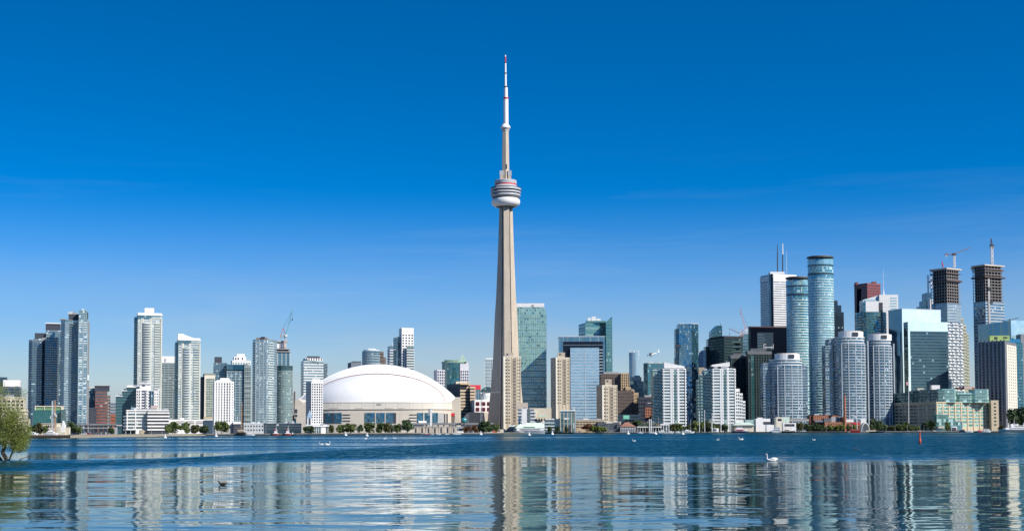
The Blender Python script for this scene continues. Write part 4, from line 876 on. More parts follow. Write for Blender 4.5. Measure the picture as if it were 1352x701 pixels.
# ------------------------------------------------------------ the tall concrete tower
TY = 1998
b = Bld('observation_tower', 'very tall concrete tower with a round pod and a white needle antenna', 'tower', 669, TY)
TX = wx(668.7, 500, TY); tz = lambda py: wz(668.5, py, TY); T0 = (TX, TY)
tc_ = mat('tower_concrete', (.51, .435, .35), .9, vary=.13, scale=.14, streak=True)
leg_r = [(568.5, 31), (560, 29.3), (540, 26.6), (504, 22.6), (470, 19.4), (420, 16.8), (390, 14.4), (350, 12.2), (310, 10.4), (270, 8.9), (240, 8.0)]
core_r = [(568.5, 12), (504, 10.3), (420, 8.4), (350, 7.2), (270, 6.2), (240, 6)]
th0 = R(5)
def direc(t): return Vector((math.sin(t), -math.cos(t)))       # 0 = towards the water
for k in range(3):
    d = direc(th0+k*2*math.pi/3); nrm_ = Vector((-d.y, d.x)); q = MB()
    for (ya, ra), (yb, rb) in zip(leg_r, leg_r[1:]):
        wa, wb = 3.5+ra*.055, 3.5+rb*.055; za_, zb_ = tz(ya), tz(yb)
        A = [Vector(T0)+nrm_*wa*1.25, Vector(T0)+d*ra+nrm_*wa, Vector(T0)+d*ra-nrm_*wa, Vector(T0)-nrm_*wa*1.25]
        B_ = [Vector(T0)+nrm_*wb*1.25, Vector(T0)+d*rb+nrm_*wb, Vector(T0)+d*rb-nrm_*wb, Vector(T0)-nrm_*wb*1.25]
        for i in range(3):
            j = i+1; q.face([(A[j].x, A[j].y, za_), (A[i].x, A[i].y, za_), (B_[i].x, B_[i].y, zb_), (B_[j].x, B_[j].y, zb_)])
    b.mb('buttress_leg', q, tc_)
q = MB()
for (ya, ra), (yb, rb) in zip(core_r, core_r[1:]):
    H = lambda r_: [(TX+r_*math.sin(th0+math.pi/6+k*math.pi/3), TY-r_*math.cos(th0+math.pi/6+k*math.pi/3)) for k in range(6)]
    q.prism(H(ra), tz(ya), tz(yb), True, False, H(rb))
b.mb('core', q, tc_)
q = MB()
for k, yy in enumerate(range(300, 560, 20)):
    r_ = 1.012*(core_r[-1][1]+(12-6)*((yy-240)/328)**1.25); pts_ = [(TX+r_*math.sin(th0+math.pi/6+j*math.pi/3), TY-r_*math.cos(th0+math.pi/6+j*math.pi/3)) for j in range(6)]; q.prism(pts_, tz(yy), tz(yy)+.5, True, True)
b.mb('pour_line', q, mat('concrete_dark', (.26, .22, .18), .9))
# glass lift shafts running up two of the inner corners
for k, s_ in ((0, 1), (0, -1)):
    a = th0+s_*math.pi/3; d = direc(a); q = MB()
    for (ya, ra), (yb, rb) in zip(core_r, core_r[1:]):
        q.bar((TX+d.x*(ra*.87+.2), TY+d.y*(ra*.87+.2), tz(ya)), (TX+d.x*(rb*.87+.2), TY+d.y*(rb*.87+.2), tz(yb)), 1.1, 4, 1.0)
    b.mb('lift_shaft', q, mat('lift_glass', (.06, .065, .075), .3))
C0 = (TX-.4, TY, 0); PXm = TY/F
def lathe_part(nm, prof, m, n=48, smooth=True, parent=None):
    q = MB(); q.lathe(C0, [(r_*PXm, tz(y)) for r_, y in prof], n); return b.mb(nm, q, m, parent, smooth)
podw = mat('pod_white', (.80, .80, .80), .45, vary=.03); podg = mat('pod_grey', (.42, .44, .47), .5); podd = mat('pod_glass', (.006, .01, .02), .2, ior=1.4)
lathe_part('radome_ring', [(9, 274), (15, 273), (18.2, 270.5), (19.2, 267.5), (18.9, 264.6), (16.5, 262.6)], podw)
lathe_part('pod_underside', [(6, 275.5), (10, 274.2), (15.5, 272.6)], mat('pod_dark', (.10, .10, .11), .7))
lathe_part('pod_gap', [(16, 263.4), (17.6, 262), (18.8, 260)], mat('pod_ribs', (.16, .16, .16), .7))
lathe_part('pod_rim', [(18.6, 260.4), (19.6, 259.6), (19.8, 258.2), (19.3, 257.4)], podg)
lathe_part('window_band', [(19.2, 257.6), (19.5, 256.2)], podd); lathe_part('pod_rim', [(19.3, 256.4), (20.1, 255.8), (20.2, 254.6), (19.7, 253.8)], podg)
lathe_part('window_band', [(19.6, 254), (19.9, 252.2)], podd); lathe_part('pod_rim', [(19.7, 252.4), (20.4, 251.8), (20.4, 250.4), (19.9, 249.6), (15, 248.4)], podg)
lathe_part('deck_rail', [(19.9, 249.8), (19.9, 248.4)], dsteel, smooth=False)
lathe_part('upper_deck', [(17.2, 249.4), (15.4, 246.2), (14.6, 245.4)], podg); lathe_part('red_band', [(14.5, 245.6), (14.6, 243.6)], mat('pod_red', (.55, .05, .06), .5))
lathe_part('upper_drum', [(14.5, 243.8), (14.8, 239.6), (14.2, 238.8), (4, 238.4)], podg)
for px, py in ((648.8, 247.5), (688.6, 249), (653.4, 236)): b.cube('mast', px, px+.45, py, py+5, dsteel, dy=0, D=.5)
# upper shaft with equipment boxes
H = lambda r_: [(TX-.4+r_*math.sin(th0+k*math.pi/3), TY-r_*math.cos(th0+k*math.pi/3)) for k in range(6)]
q = MB(); q.prism(H(6.6), tz(239.5), tz(226), True, False, H(5.9)); q.prism(H(5.9), tz(226), tz(171), True, False, H(5.1)); b.mb('upper_shaft', q, tc_)
for sx_ in (-1, 1):
    for nm, y0, y1, m_, w_ in (('equipment_box', 226.4, 232.5, podg, 2.8), ('box_support', 232.5, 238.5, tc_, 2.2)):
        q = MB(); xx_ = TX-.4+sx_*5.4*PXm; q.box(xx_-w_, xx_+w_, TY-6.5, TY-1.5, tz(y1), tz(y0)); b.mb(nm, q, m_)
b.cube('slot_window', 668.3, 669.5, 217, 223, darkm, dy=-6.2, D=.6)
lathe_part('sky_pod', [(4.6, 173), (5.4, 170.5), (6.7, 169.3), (6.5, 168), (5.6, 166.6), (3.6, 164)], podw, 32)
lathe_part('sky_pod_underside', [(3.8, 173.5), (4.7, 172.6), (5.6, 170.2)], greyc, 32)
C0 = (wx(667.9, 140, TY), TY, 0)
lathe_part('antenna_section', [(3.45, 165), (3.25, 131)], podw, 16); lathe_part('antenna_collar', [(3.3, 131.4), (3.7, 130.8), (3.7, 129.4), (2.6, 129)], mat('pod_red', ()), 16)
lathe_part('antenna_section', [(2.6, 129.4), (2.4, 115.5)], podw, 16); lathe_part('antenna_collar', [(2.5, 116), (2.8, 115.6), (2.8, 114.6), (1.6, 114.4)], dsteel, 16)
C0 = (wx(667.4, 100, TY), TY, 0)
lathe_part('antenna_section', [(1.55, 114.8), (1.4, 97.6)], podw, 12); lathe_part('antenna_collar', [(1.45, 98), (1.75, 97.6), (1.75, 96.6), (1.3, 96.4)], dsteel, 12)
lathe_part('antenna_section', [(1.3, 96.8), (1.15, 83.4)], podw, 12); lathe_part('antenna_collar', [(1.2, 83.8), (1.4, 83.4), (1.4, 82.4), (1, 82.2)], dsteel, 12)
lathe_part('antenna_tip', [(1.05, 82.6), (.95, 75.4)], mat('pod_red', ()), 12); lathe_part('antenna_cap', [(.9, 75.6), (.75, 73.2), (.01, 72.8)], podw, 12)

# ------------------------------------------------------------ right of the tower
def beige_tower(lbl, p0, pc, p1, ytop, Y, crown, ybase, left_m, strip=True):
    b = Bld('apartment_tower', lbl, 'tower', (p0+p1)/2, Y, 'beige apartment towers on the harbour')
    f = corner(p0, pc, p1, ytop, Y, 20); b.prism('wall', f, None, ytop, beige)
    L_ = lambda t: (f[0][0]+(f[1][0]-f[0][0])*t, f[0][1]+(f[1][1]-f[0][1])*t)
    b.on_face('window', L_(.08), L_(.40), b.z(ybase), b.z(ytop+2), 2, int((ybase-ytop-2)/4.2), .55, .42, wg, .06)
    b.on_face('balcony', L_(.52), L_(.72), b.z(ybase), b.z(ytop+2), 1, int((ybase-ytop-2)/4.2), .9, .5, mat('balcony_tan', (.30, .25, .2), .8), .9, 1.0)
    b.on_face('balcony_door', L_(.52), L_(.72), b.z(ybase), b.z(ytop+2), 1, int((ybase-ytop-2)/4.2), .8, .9, wgd, .04, .1)
    b.on_face('window', L_(.78), L_(.98), b.z(ybase), b.z(ytop+2), 2, int((ybase-ytop-2)/4.2), .5, .42, wg, .06)
    b.fins('pier', L_(0), L_(1), GZ, b.z(ytop), 4, 1.0, .5, beige)
    if strip:
        q = MB(); q.prism([f[0], L_(.1), (L_(.1)[0], L_(.1)[1]-.7), (f[0][0], f[0][1]-.7)][::-1], GZ, b.z(ytop-.8), True); b.mb('white_pier', q, mat('cream_pale', ()))
    if f[3][0] < f[0][0]-2: b.on_face('side_window', f[3], f[0], b.z(ybase), b.z(ytop+2), 2, int((ybase-ytop-2)/4.2), .3, .3, wgd, .05)
    b.cube('crown', crown[0], crown[1], crown[2], ytop, beige, dy=5, D=9); b.roof(f, ytop, .9, .3, mat('cream_pale', ()))
    b.cube('crown_window', crown[0]+2, crown[0]+4, crown[2]+1.5, crown[2]+3.5, darkm, dy=4.8, D=.4)
    return b
beige_tower('beige apartment tower with a white left edge, standing in front of the tall concrete tower', 663.6, 664.6, 687.5, 471, 1840, (667, 677.5, 465.3), 560, None)
beige_tower('beige apartment tower with a dark brown left side, right of the green glass tower', 727, 733.8, 752, 472.5, 1880, (736.5, 746, 465.2), 534, None)
beige_tower('shortest beige apartment tower, in front of the brown stepped hotel', 787.5, 795, 814.8, 509, 1860, (799, 807.5, 500.5), 556, None)

g_gr = facade('green_tower_glass', (.07, .22, .21), (.30, .46, .40), (.22, .36, .33), 4.0*2290/F, 2.1, .26, .1, 2.5, .07, .0, (.3, .5, .4), .02)
g_gr = facade('green_tower_panes', (.10, .26, .25), (.34, .50, .43), (.30, .45, .40), 3.9*2290/F, 2.3, .2, .08, 2.5, .07, .24, (.015, .06, .08), .02, gk=1)
b = Bld('office_tower', 'green glass office tower with a white top band, right of the tall concrete tower', 'tower', 701, 2290)
f = rect(681.5, 721.3, 420, 2290, 34); f_ = rect(681.5, 719, 402, 2290, 34)
b.prism('curtain_wall', f, None, 413, g_gr); q = MB(); q.prism(ccw(f), b.z(413), b.z(405.5), True, False, ccw(f_)); b.mb('shoulder', q, g_gr)
b.prism('top_band', rect(682, 718.5, 402, 2289.5, 33), 405.5, 400.5, white); b.cube('top_sign', 702, 705, 402, 404.8, greyc, dy=-.9, D=.5)
slabs(b, f, 545, 414, 3.9*2, mat('green_mullion', (.16, .30, .28), .4), .1, .2); b.fins('mullion', f[0], f[1], GZ, b.z(413.3), 14, .35, .15, mat('green_mullion', ()))
for px in (695, 702, 709.5): b.cube('pale_inset', px, px+3.4, 503.8, 506.3, mat('pale_panel', (.45, .62, .62), .4), dy=-.3, D=.4)  # three small paler panels low on the front
# wide blue frame tower
g_rb = facade('frame_blue_glass', (.03, .13, .24), (.10, .24, .36), (.05, .14, .22), 30, 2.6, .02, .08, 2.6, .05, 0, (.3, .4, .4), .015)
g_rs = facade('striped_blue_glass', (.10, .26, .42), (.20, .38, .54), (.42, .54, .62), 4.0*2238/F, 3.0, .26, .04, 2.8, .05, .0, (.3, .4, .4), .012, gk=1)
b = Bld('office_tower', 'wide blue glass tower with a dark portal frame round a brighter striped front', 'tower', 768, 2240)
f = rect(738, 798.8, 446, 2240, 44); b.prism('curtain_wall', f, None, 444.5, g_rb)
b.cube('portal_recess', 743.5, 796, 451, None, mat('portal_dark', (.008, .012, .026), .3, ior=1.35), dy=-.6, D=1)
b.cube('striped_front', 753, 791, 459, None, g_rs, dy=-4, D=4)
for y in (455.5,): b.cube('portal_bar', 744, 796, y-.6, y+.6, mat('blue_grey_panel', ()), dy=-1.2, D=.8)
for k in range(24): b.cube('side_bar', 791.3, 796, 461+k*4, 462.4+k*4, mat('blue_pale_panel', ()), dy=-1.2, D=.8)
xa, xb = wx(753, 500, 2236), wx(791, 500, 2236)
half_bands(b, (xa, 2236), (xb, 2236), b.z(562), b.z(462), 4*b.k, 4*b.k*.2, mat('stripe_pale', (.45, .55, .62), .4), 'floor_band', .2)
b.cube('mullion', 771.6, 772.4, 459.3, None, mat('stripe_pale', ()), dy=-4.4, D=.5)
for px in (743.3, 765, 779, 790): b.cube('mullion', px, px+.5, 444.8, 450.6, mat('stripe_pale', ()), dy=-.4, D=.5)
b.roof(f, 444.5, .9, .3, steel)
# teal saw-tooth tower behind it
g_te = facade('teal_tower_glass', (.03, .17, .18), (.10, .30, .29), (.12, .28, .27), 4.2*2520/F, 3, .3, .05, 2.5, .07, .05, (.25, .42, .4), .02)
b = Bld('office_tower', 'teal glass tower with a pointed sawtooth corner, behind the portal framed tower', 'tower', 786, 2520)
f = corner(764, 773, 801, 428, 2520, 14); b.prism('curtain_wall', f, None, 426, g_te); slabs(b, f, 560, 428, 8.4, mat('teal_pale', (.28, .44, .42), .4), .14, .25)
q = MB(); Y = 2508; fp_ = rect(800, 808.3, 430, Y, 30); q.prism(ccw(fp_), GZ, b.z(426), False)
A = ccw(fp_); zl, zr = b.z(423), b.z(418)
q.face([(A[0][0], A[0][1], b.z(426)), (A[1][0], A[1][1], b.z(426)), (A[1][0], A[1][1], zr)]); q.face([(A[1][0], A[1][1], b.z(426)), (A[2][0], A[2][1], b.z(426)), (A[2][0], A[2][1], zr), (A[1][0], A[1][1], zr)]); q.face([(A[0][0], A[0][1], b.z(426)), (A[1][0], A[1][1], zr), (A[2][0], A[2][1], zr), (A[3][0], A[3][1], b.z(426))])
b.mb('sawtooth_bay', q, g_te); b.cube('glass_crest', 773.5, 800, 423.4, 426, g_te, dy=2, D=20)
for p0, p1, y in ((776, 780, 419.5), (781, 787, 418), (787.5, 793, 420.5), (776.5, 779.5, 424.5)): b.cube('roof_plant', p0, p1, y, 424, white, dy=8, D=8)
# brown stepped hotel
br = mat('brown_brick', (.13, .10, .085), .85)
b = Bld('hotel_building', 'brown stepped hotel with tan ends, right of the portal framed tower', 'hotel', 818, 2050)
f = rect(793, 819.8, 500, 2052, 30); b.prism('wall', f, None, 494, br); f2 = rect(819.9, 830.8, 500, 2046, 26); b.prism('tan_end', f2, None, 492.5, mat('hotel_tan2', (.50, .37, .22), .85))
b.on_face('window', f2[0], f2[1], b.z(514), b.z(494), 4, 6, .45, .5, wgd, .06); b.fins('pier', f2[0], f2[1], b.z(560), b.z(493), 4, .7, .4, mat('hotel_tan2', ()))
b.on_face('window', f[0], f[1], b.z(555), b.z(497), 9, 15, .45, .4, wgd, .05)
for p0, p1, y in ((826, 833, 511), (831, 837.6, 514.5), (837.7, 843, 518.5)):
    fs = rect(p0, p1, y, 2040, 20); b.prism('stepped_end', fs, None, y, mat('hotel_tan2', ())); b.on_face('window', fs[0], fs[1], b.z(552), b.z(y+2), 3, 8, .45, .5, wgd, .06)
fs = rect(812, 836.2, 512, 2034, 6); b.prism('brown_front', fs, None, 516, br); b.on_face('window', fs[0], fs[1], b.z(556), b.z(518), 8, 9, .4, .4, wgd, .06)  # brown front block set ahead of the wall
b.cube('penthouse', 797, 818, 491, 494, greyc, dy=8, D=14); b.roof(f, 494, .7, .4, br)
# distant round tower
b = Bld('condominium_tower', 'distant pale blue round cornered tower standing alone behind the stepped hotel', 'tower', 838, 2950)
f = oval(831.3, 844.4, 470, 2950, 1.0, 16); b.prism('curtain_wall', f, None, 465, facade('far_blue', (.10, .20, .30), (.26, .38, .48), (.34, .46, .54), 40, 2.6, .01, .3, 2.4, gk=1)); b.fins('pier', f[7], f[8], GZ, b.z(465), 1, 1, .4, steel)
for px in (831.2, 836.5, 842.3): b.cube('crown_frame', px, px+1.7, 462, 470, steel, dy=6, D=4)
b = Bld('office_building', 'dark banded block with a pale upper storey, between stepped hotel and teal block', 'office building', 841, 2300)
f = rect(831, 852, 505, 2300, 30); b.prism('wall', f, None, 503, g_sl); slabs(b, f, 550, 510, 5, mat('slate_panel', ()), .3, .4); b.cube('roof_storey', 833, 847, 497.5, 503, mat('tan_pale', ()), dy=3, D=18); b.cube('roof_plant', 838, 845, 495.5, 497.5, greyc, dy=6, D=10)
b = Bld('office_building', 'plain teal glass block behind the left white balconied condominium', 'office building', 861, 2080)
f = corner(849.5, 855, 877, 482, 2080, 16); b.prism('curtain_wall', f, None, 479.5, facade('plain_teal', (.02, .12, .15), (.04, .18, .21), (.03, .12, .14), 4.2, 2.4, .1, .06, 2.2, .06, .03, (.2, .35, .35), .03)); b.roof(f, 479.5, .8, .3, greyc)
slabs(b, f, 550, 482, 8, mat('teal_panel', ()), .1, .15)
b = Bld('office_building', 'small red brick block hanging above the marina, left of the white balconied condominium', 'office building', 857, 1930)
f = rect(852, 864, 540, 1930, 14); b.prism('wall', f, 551, 538, mat('orange_brick', (.36, .15, .09), .9, vary=.15), bottom=True); b.on_face('window', f[0], f[1], b.z(550), b.z(539), 4, 3, .55, .45, wgd, .06); b.cube('base', 853, 863, 551, None, darkm, dy=2, D=10)
b = Bld('office_building', 'dark low block with pale roof plant behind the small red brick one', 'office building', 850, 2010)
f = rect(843, 864, 525, 2010, 24); b.prism('wall', f, None, 524, darkm); b.on_face('window', f[0], f[1], b.z(556), b.z(526), 8, 6, .6, .4, wgd, .06); b.cube('roof_plant', 851, 861, 521.5, 524, greyc, dy=5, D=10); b.cube('roof_plant', 858, 861.5, 520.6, 521.6, white, dy=5, D=6); f2 = rect(852, 864, 532, 1960, 12); b.prism('front_block', f2, None, 533, darkm); b.cube('white_plant', 855, 859, 531.5, 533, white, dy=-48, D=4)
# ------------------------------------------------------------ right part of the skyline
pale = mat('balcony_white', (.78, .80, .79), .6, vary=.05)
def white_condo(lbl, Y, glass_fp, front, ytop, ybase, fin, fhp=4.0, step=None):
    """white slabs and columns with recessed glass, a glassy left wing and a slanted roof fin"""
    b = Bld('condominium_tower', lbl, 'tower', (front[0]+front[1])/2, Y, 'white balconied condominiums by the marina')
    gm = facade('condo_sea_glass', (.015, .06, .07), (.10, .20, .20), (.14, .24, .24), fhp*Y/F, 1.8, .3, .12, 2.2, .08, .2, (.36, .48, .44), .03)
    for i, (p0, p1, y) in enumerate(glass_fp):
        f = rect(p0, p1, y, Y+5+(len(glass_fp)-i)*1.5, 24); b.prism('glass_wing', f, None, y, gm); slabs(b, f, ybase, y+1.5, fhp, mat('sea_panel', (.30, .42, .40), .6), .26, .35); b.roof(f, y, .7, .3, pale)
    f = clipped(front[0], front[1], ytop, Y, 26, .12, left=False); b.prism('glazing', f, None, ytop, facade('condo_dark_glass', (.02, .05, .07), (.12, .2, .2), (.4, .46, .44), 40, 2.2, .01, .1, 2.2, .08, .15, (.4, .5, .48)))
    slabs(b, f, ybase+3, ytop+1.5, fhp, pale, .46, 1.0, 'balcony')
    xs = lambda t: wx(front[0]+(front[1]-front[0])*t, ytop, Y)
    for t, w_ in ((.02, 1.0), (.34, 2.2), (.42, 1.6), (.66, 2.6), (.97, 1.2)):
        q = MB(); q.box(xs(t)-w_/2, xs(t)+w_/2, Y-1.3, Y+1, GZ, b.z(ytop)); b.mb('wall_pier', q, pale)
    q = MB(); q.box(xs(.48), xs(.58), Y-1.15, Y, GZ, b.z(ytop+2)); b.mb('glass_strip', q, gm)
    b.roof(f, ytop, .9, .9, pale)
    b.cube('penthouse', fin[0]+3, fin[1]-3, max(fin[2], fin[3])+1.5, ytop, white, dy=5, D=9)
    b.cube('penthouse_window', fin[0]+8, fin[0]+12, max(fin[2], fin[3])+2.4, ytop-1, wg, dy=4.7, D=.5)
    q = MB(); Yf = Y+2; xa, xb = wx(fin[0], ytop, Yf), wx(fin[1], ytop, Yf); za_, zb_ = wz(fin[0], fin[2], Yf), wz(fin[1], fin[3], Yf)
    zl = min(za_, zb_)-2.2*b.k
    q.face([(xa, Yf, zl), (xb, Yf, zl), (xb, Yf, zb_), (xa, Yf, za_)]); q.face([(xa, Yf, za_), (xb, Yf, zb_), (xb, Yf+14, zb_), (xa, Yf+14, za_)]); q.face([(xb, Yf, zl), (xb, Yf+14, zl), (xb, Yf+14, zb_), (xb, Yf, zb_)]); q.face([(xa, Yf+14, zl), (xa, Yf, zl), (xa, Yf, za_), (xa, Yf+14, za_)]); q.face([(xa, Yf+14, zl), (xb, Yf+14, zl), (xb, Yf, zl), (xa, Yf, zl)])
    b.mb('roof_fin', q, white)
    return b
b = white_condo('left white balconied condominium, its roof fin sloping down to the right, behind the white yachts', 1862, [(862, 871, 488.5), (870, 876, 487.8)], (875.5, 905.5), 487.5, 560, (877, 904, 478, 483.5))
b = white_condo('right white balconied condominium, its roof fin rising to the right, behind the marina light masts', 1862, [(922, 929, 502), (925, 934, 494), (930, 942, 488)], (941, 971), 487.5, 556, (940, 963.5, 481.5, 477.8))
# stepped cream block beside it
b = Bld('apartment_block', 'cream gridded stepped block against the right white condominium', 'apartment building', 977, 1872)
for nm, p0, p1, y in (('upper_block', 971.3, 976.5, 513.5), ('middle_block', 976.6, 980.6, 519), ('lower_block', 980.7, 984, 529)):
    f = rect(p0, p1, y, 1872, 16); b.prism(nm, f, None, y, pale); b.on_face('window', f[0], f[1], b.z(555), b.z(y+1.5), 2, int((555-y)/4.3), .66, .62, wg, .06)
b.cube('penthouse', 970.6, 976.6, 513, 517, white, dy=-.6, D=10)
# blue faceted tower
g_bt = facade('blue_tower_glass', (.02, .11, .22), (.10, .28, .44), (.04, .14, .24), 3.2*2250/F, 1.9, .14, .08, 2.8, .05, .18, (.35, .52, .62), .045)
g_bd = facade('blue_tower_shade', (.01, .05, .08), (.04, .13, .16), (.02, .06, .09), 3.2*2250/F, 1.9, .16, .1, 2.1, .06, .12, (.25, .4, .4), .045)  # darker copy of the blue glass, shade put into its colour
b = Bld('office_tower', 'tall blue mirror glass tower with a darker right facet, between the two white condominiums', 'tower', 907, 2250)
x_ = lambda p: wx(p, 430, 2250)
f = [(x_(896), 2250), (x_(912.5), 2246), (x_(912.5), 2280), (x_(896), 2280)]; b.prism('curtain_wall', f, None, 427.5, g_bt)
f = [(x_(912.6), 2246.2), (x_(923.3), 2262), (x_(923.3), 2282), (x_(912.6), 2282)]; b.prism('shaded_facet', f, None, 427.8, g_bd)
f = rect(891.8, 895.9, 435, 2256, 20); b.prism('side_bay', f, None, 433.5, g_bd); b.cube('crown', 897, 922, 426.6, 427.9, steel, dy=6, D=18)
b.cube('notch_band', 891.5, 899, 455, 458.5, darkm, dy=-1, D=3); b.cube('lower_bay', 890.8, 893.5, 472, None, g_bd, dy=5, D=12)
# small things between
b = Bld('office_building', 'pale blue slab over a tan block, right of the blue mirror tower', 'office building', 928, 2420)
f = rect(922, 932, 470, 2420, 20); b.prism('wall', f, None, 462.5, mat('pale_blue_panel', (.42, .50, .58), .6)); b.cube('white_edge', 928.5, 931.8, 462, 485, white, dy=-.6, D=3); b.cube('tan_block', 922, 930.5, 485, None, mat('tan_stone', ()), dy=-20, D=12)
b.on_face('window', f[0], (x_(928)*1.0755, 2420), b.z(485), b.z(464), 2, 5, .4, .3, wgd, .06)
g_dk = facade('dark_green_glass', (.006, .03, .036), (.02, .06, .068), (.01, .03, .036), 3.8*2350/F, 3, .26, .08, 1.6, .08, .03, (.14, .22, .22), .03)
b = Bld('office_tower', 'dark teal tower with a slanted peak and stepped left side, behind the dark green office', 'tower', 945, 2560)
b.prism('side_step', rect(931.5, 938.9, 460, 2566, 26), None, 457, g_dk); b.prism('side_step', rect(935, 939, 450, 2564, 26), None, 447, g_dk)
f = rect(939, 953.5, 440, 2560, 30); q = MB(); A = ccw(f); q.prism(A, GZ, b.z(437), False); zl, zr = b.z(437.5), b.z(429.8)
xm = A[0][0]+(A[1][0]-A[0][0])*.5
q.face([(A[0][0], 2560, b.z(437)), (A[1][0], 2560, b.z(437)), (A[1][0], 2560, zr), (xm, 2560, zr)]); q.face([(A[0][0], 2560, b.z(437)), (xm, 2560, zr), (xm, 2590, zr), (A[0][0], 2590, b.z(437))]); q.face([(A[1][0], 2560, b.z(437)), (A[1][0], 2590, b.z(437)), (A[1][0], 2590, zr), (A[1][0], 2560, zr)]); q.face([(xm, 2560, zr), (A[1][0], 2560, zr), (A[1][0], 2590, zr), (xm, 2590, zr)])
b.mb('peaked_tower', q, facade('peak_glass', (.015, .09, .13), (.05, .17, .22), (.03, .1, .13), 4, 3, .2, .1, 2.3)); b.cube('mast', 951, 951.5, 426.5, 430, dsteel, dy=8, D=.6)
slabs(b, f, 560, 440, 4.2, mat('teal_panel', ()), .2, .2)
b = Bld('office_tower', 'dark green box office with a lighter front panel, right of the blue mirror tower', 'tower', 959, 2380)
f = corner(937, 956, 980.5, 446, 2380, 22); b.prism('curtain_wall', f, None, 443.5, g_dk); slabs(b, f, 560, 446, 3.8, mat('dark_green_panel', (.025, .05, .055), .7), .3, .25); b.prism('top_band', outset(ccw(f), .35), 446, 443.3, mat('dark_bronze', (.025, .027, .03), .7))
for y in (451, 457, 463): b.cube('light_band', 957.5, 979, y, y+1.6, mat('dark_green_light', (.10, .17, .16), .4), dy=6, D=6)
for nm, p0, pc, p1, y, Y in (('left', 962, 965, 986.5, 469, 2150), ('right', 985, 987.5, 1018, 463.5, 2120)):
    b = Bld('office_tower', 'dark green office with vertical ribs, directly right of the right white condominium' if nm == 'left' else 'dark ribbed office with a white roof frame, behind the leftmost round fronted condominium', 'tower', (p0+p1)/2, Y)
    f = corner(p0, pc, p1, y, Y, 12); b.prism('curtain_wall', f, None, y, g_dk)
    b.fins('rib', f[0], f[1], GZ, b.z(y+1), 9, 1.2, .8, mat('dark_green_panel', ())); slabs(b, f, 560, y+4, 3.7, mat('dark_bronze', ()), .22, .35)
    b.prism('top_band', outset(ccw(f), .9), y+4, y-.2, mat('slate_dark', (.11, .12, .135), .6)); b.cube('roof_plant', p0+6, p1-6, y-3 if nm == 'left' else y-3.5, y, mat('slate_dark', ()), dy=12, D=14)
    b.cube('glass_strip', p0+(10 if nm == 'left' else 6), p0+(16 if nm == 'left' else 10), y+6, None, facade('teal_strip', (.02, .12, .12), (.06, .22, .2), (.03, .1, .1), 4, 1.2, .1, .15, 2.2), dy=3.2 if nm == 'left' else .6, D=2)
fr = MB(); Y = 2124
for px in (1008.5, 1011.5, 1018.5, 1021): x0 = wx(px, 457, Y); fr.box(x0-.3, x0+.3, Y, Y+.6, b.z(460.2), b.z(454 if px in (1008.5, 1021) else 457))
fr.box(wx(1008.5, 457, Y), wx(1021, 457, Y), Y, Y+.6, b.z(458.6), b.z(457.8)); fr.box(wx(1008.5, 454, Y), wx(1011.5, 454, Y), Y, Y+.6, b.z(454.7), b.z(454)); b.mb('roof_frame', fr, white)
b = Bld('office_building', 'unfinished light blue glass block under the red and white cranes', 'office building', 985, 2480)
f = rect(979.5, 991, 445, 2480, 26); b.prism('curtain_wall', f, None, 441, facade('new_pale_glass', (.08, .22, .32), (.20, .38, .46), (.16, .3, .38), 4.5, 3, .1, .08, 2.4)); b.cube('core', 981, 990, 439.5, 441, greyc, dy=4, D=18); slabs(b, f, 500, 442.5, 4.5, mat('blue_pale_panel', ()), .1, .2)
rw_ = mat('crane_red_white', (.66, .36, .33), .5)
luffing_crane('red and white tower crane with its jib raised steeply, left of the black office block', 985.2, 441, 436.5, 2490, (977, 406.5), rw_, white, 5, mw=2.6)
luffing_crane('small dark red crane with a low jib, beside the steep red and white crane', 978.6, 444, 441.5, 2470, (962.3, 433.5), mat('crane_dark_red', (.24, .10, .12), .5), rw_, 4, mw=2)

b = Bld('office_building', 'black glass box office with one lighter front panel, below the white tower', 'office building', 1015, 2280)
bl = facade('black_glass', (.003, .006, .016), (.006, .011, .024), (.004, .006, .013), 4, 2.4, .3, .1, 1.2, .12, 0, frough=.9, fior=1.1)
f = corner(988, 991, 1042, 432, 2280, 10); b.prism('curtain_wall', f, None, 430.8, bl); b.cube('light_panel', 999, 1021, 439, 462, facade('slate_stripe', (.05, .08, .11), (.09, .13, .16), (.03, .05, .07), 3.6*2285/F, 5, .45, .02, 2), dy=2, D=4)  # the lit part of the front is put in as a paler panel
b.prism('roof_edge', outset(ccw(f), .4), 432, 430.6, mat('rust_dark', (.10, .05, .05), .7)); slabs(b, f, 560, 433, 3.6, mat('near_black', (.005, .008, .016), .8, ior=1.1), .25, .15)
# white bank tower with antennas
b = Bld('office_tower', 'white banded office tower with a dark corner slot and thin antennas on its roof', 'tower', 1025, 2520)
f = corner(1003.6, 1017.5, 1051.5, 372, 2520, 22); wf = mat('marble_white', (.78, .77, .76), .5, vary=.04)
f_in = outset(ccw(f), -.6); b.prism('wall', f_in, None, 362, facade('bank_window', (.03, .04, .06), (.08, .09, .11), (.25, .26, .28), 12, 3, .02, .12, 1.9))
fc = ccw(f); Ld = lambda t: (fc[0][0]+(fc[1][0]-fc[0][0])*t, fc[0][1]+(fc[1][1]-fc[0][1])*t); Sd = lambda t: (fc[3][0]+(fc[0][0]-fc[3][0])*t, fc[3][1]+(fc[0][1]-fc[3][1])*t)
half_bands(b, Ld(.10), Ld(1), b.z(560), b.z(370), 3.05*b.k, 3.05*b.k*.6, wf, proud=.3); half_bands(b, Sd(0), Sd(.86), b.z(560), b.z(372), 3.05*b.k, 3.05*b.k*.6, wf, 'side_band', proud=.3)
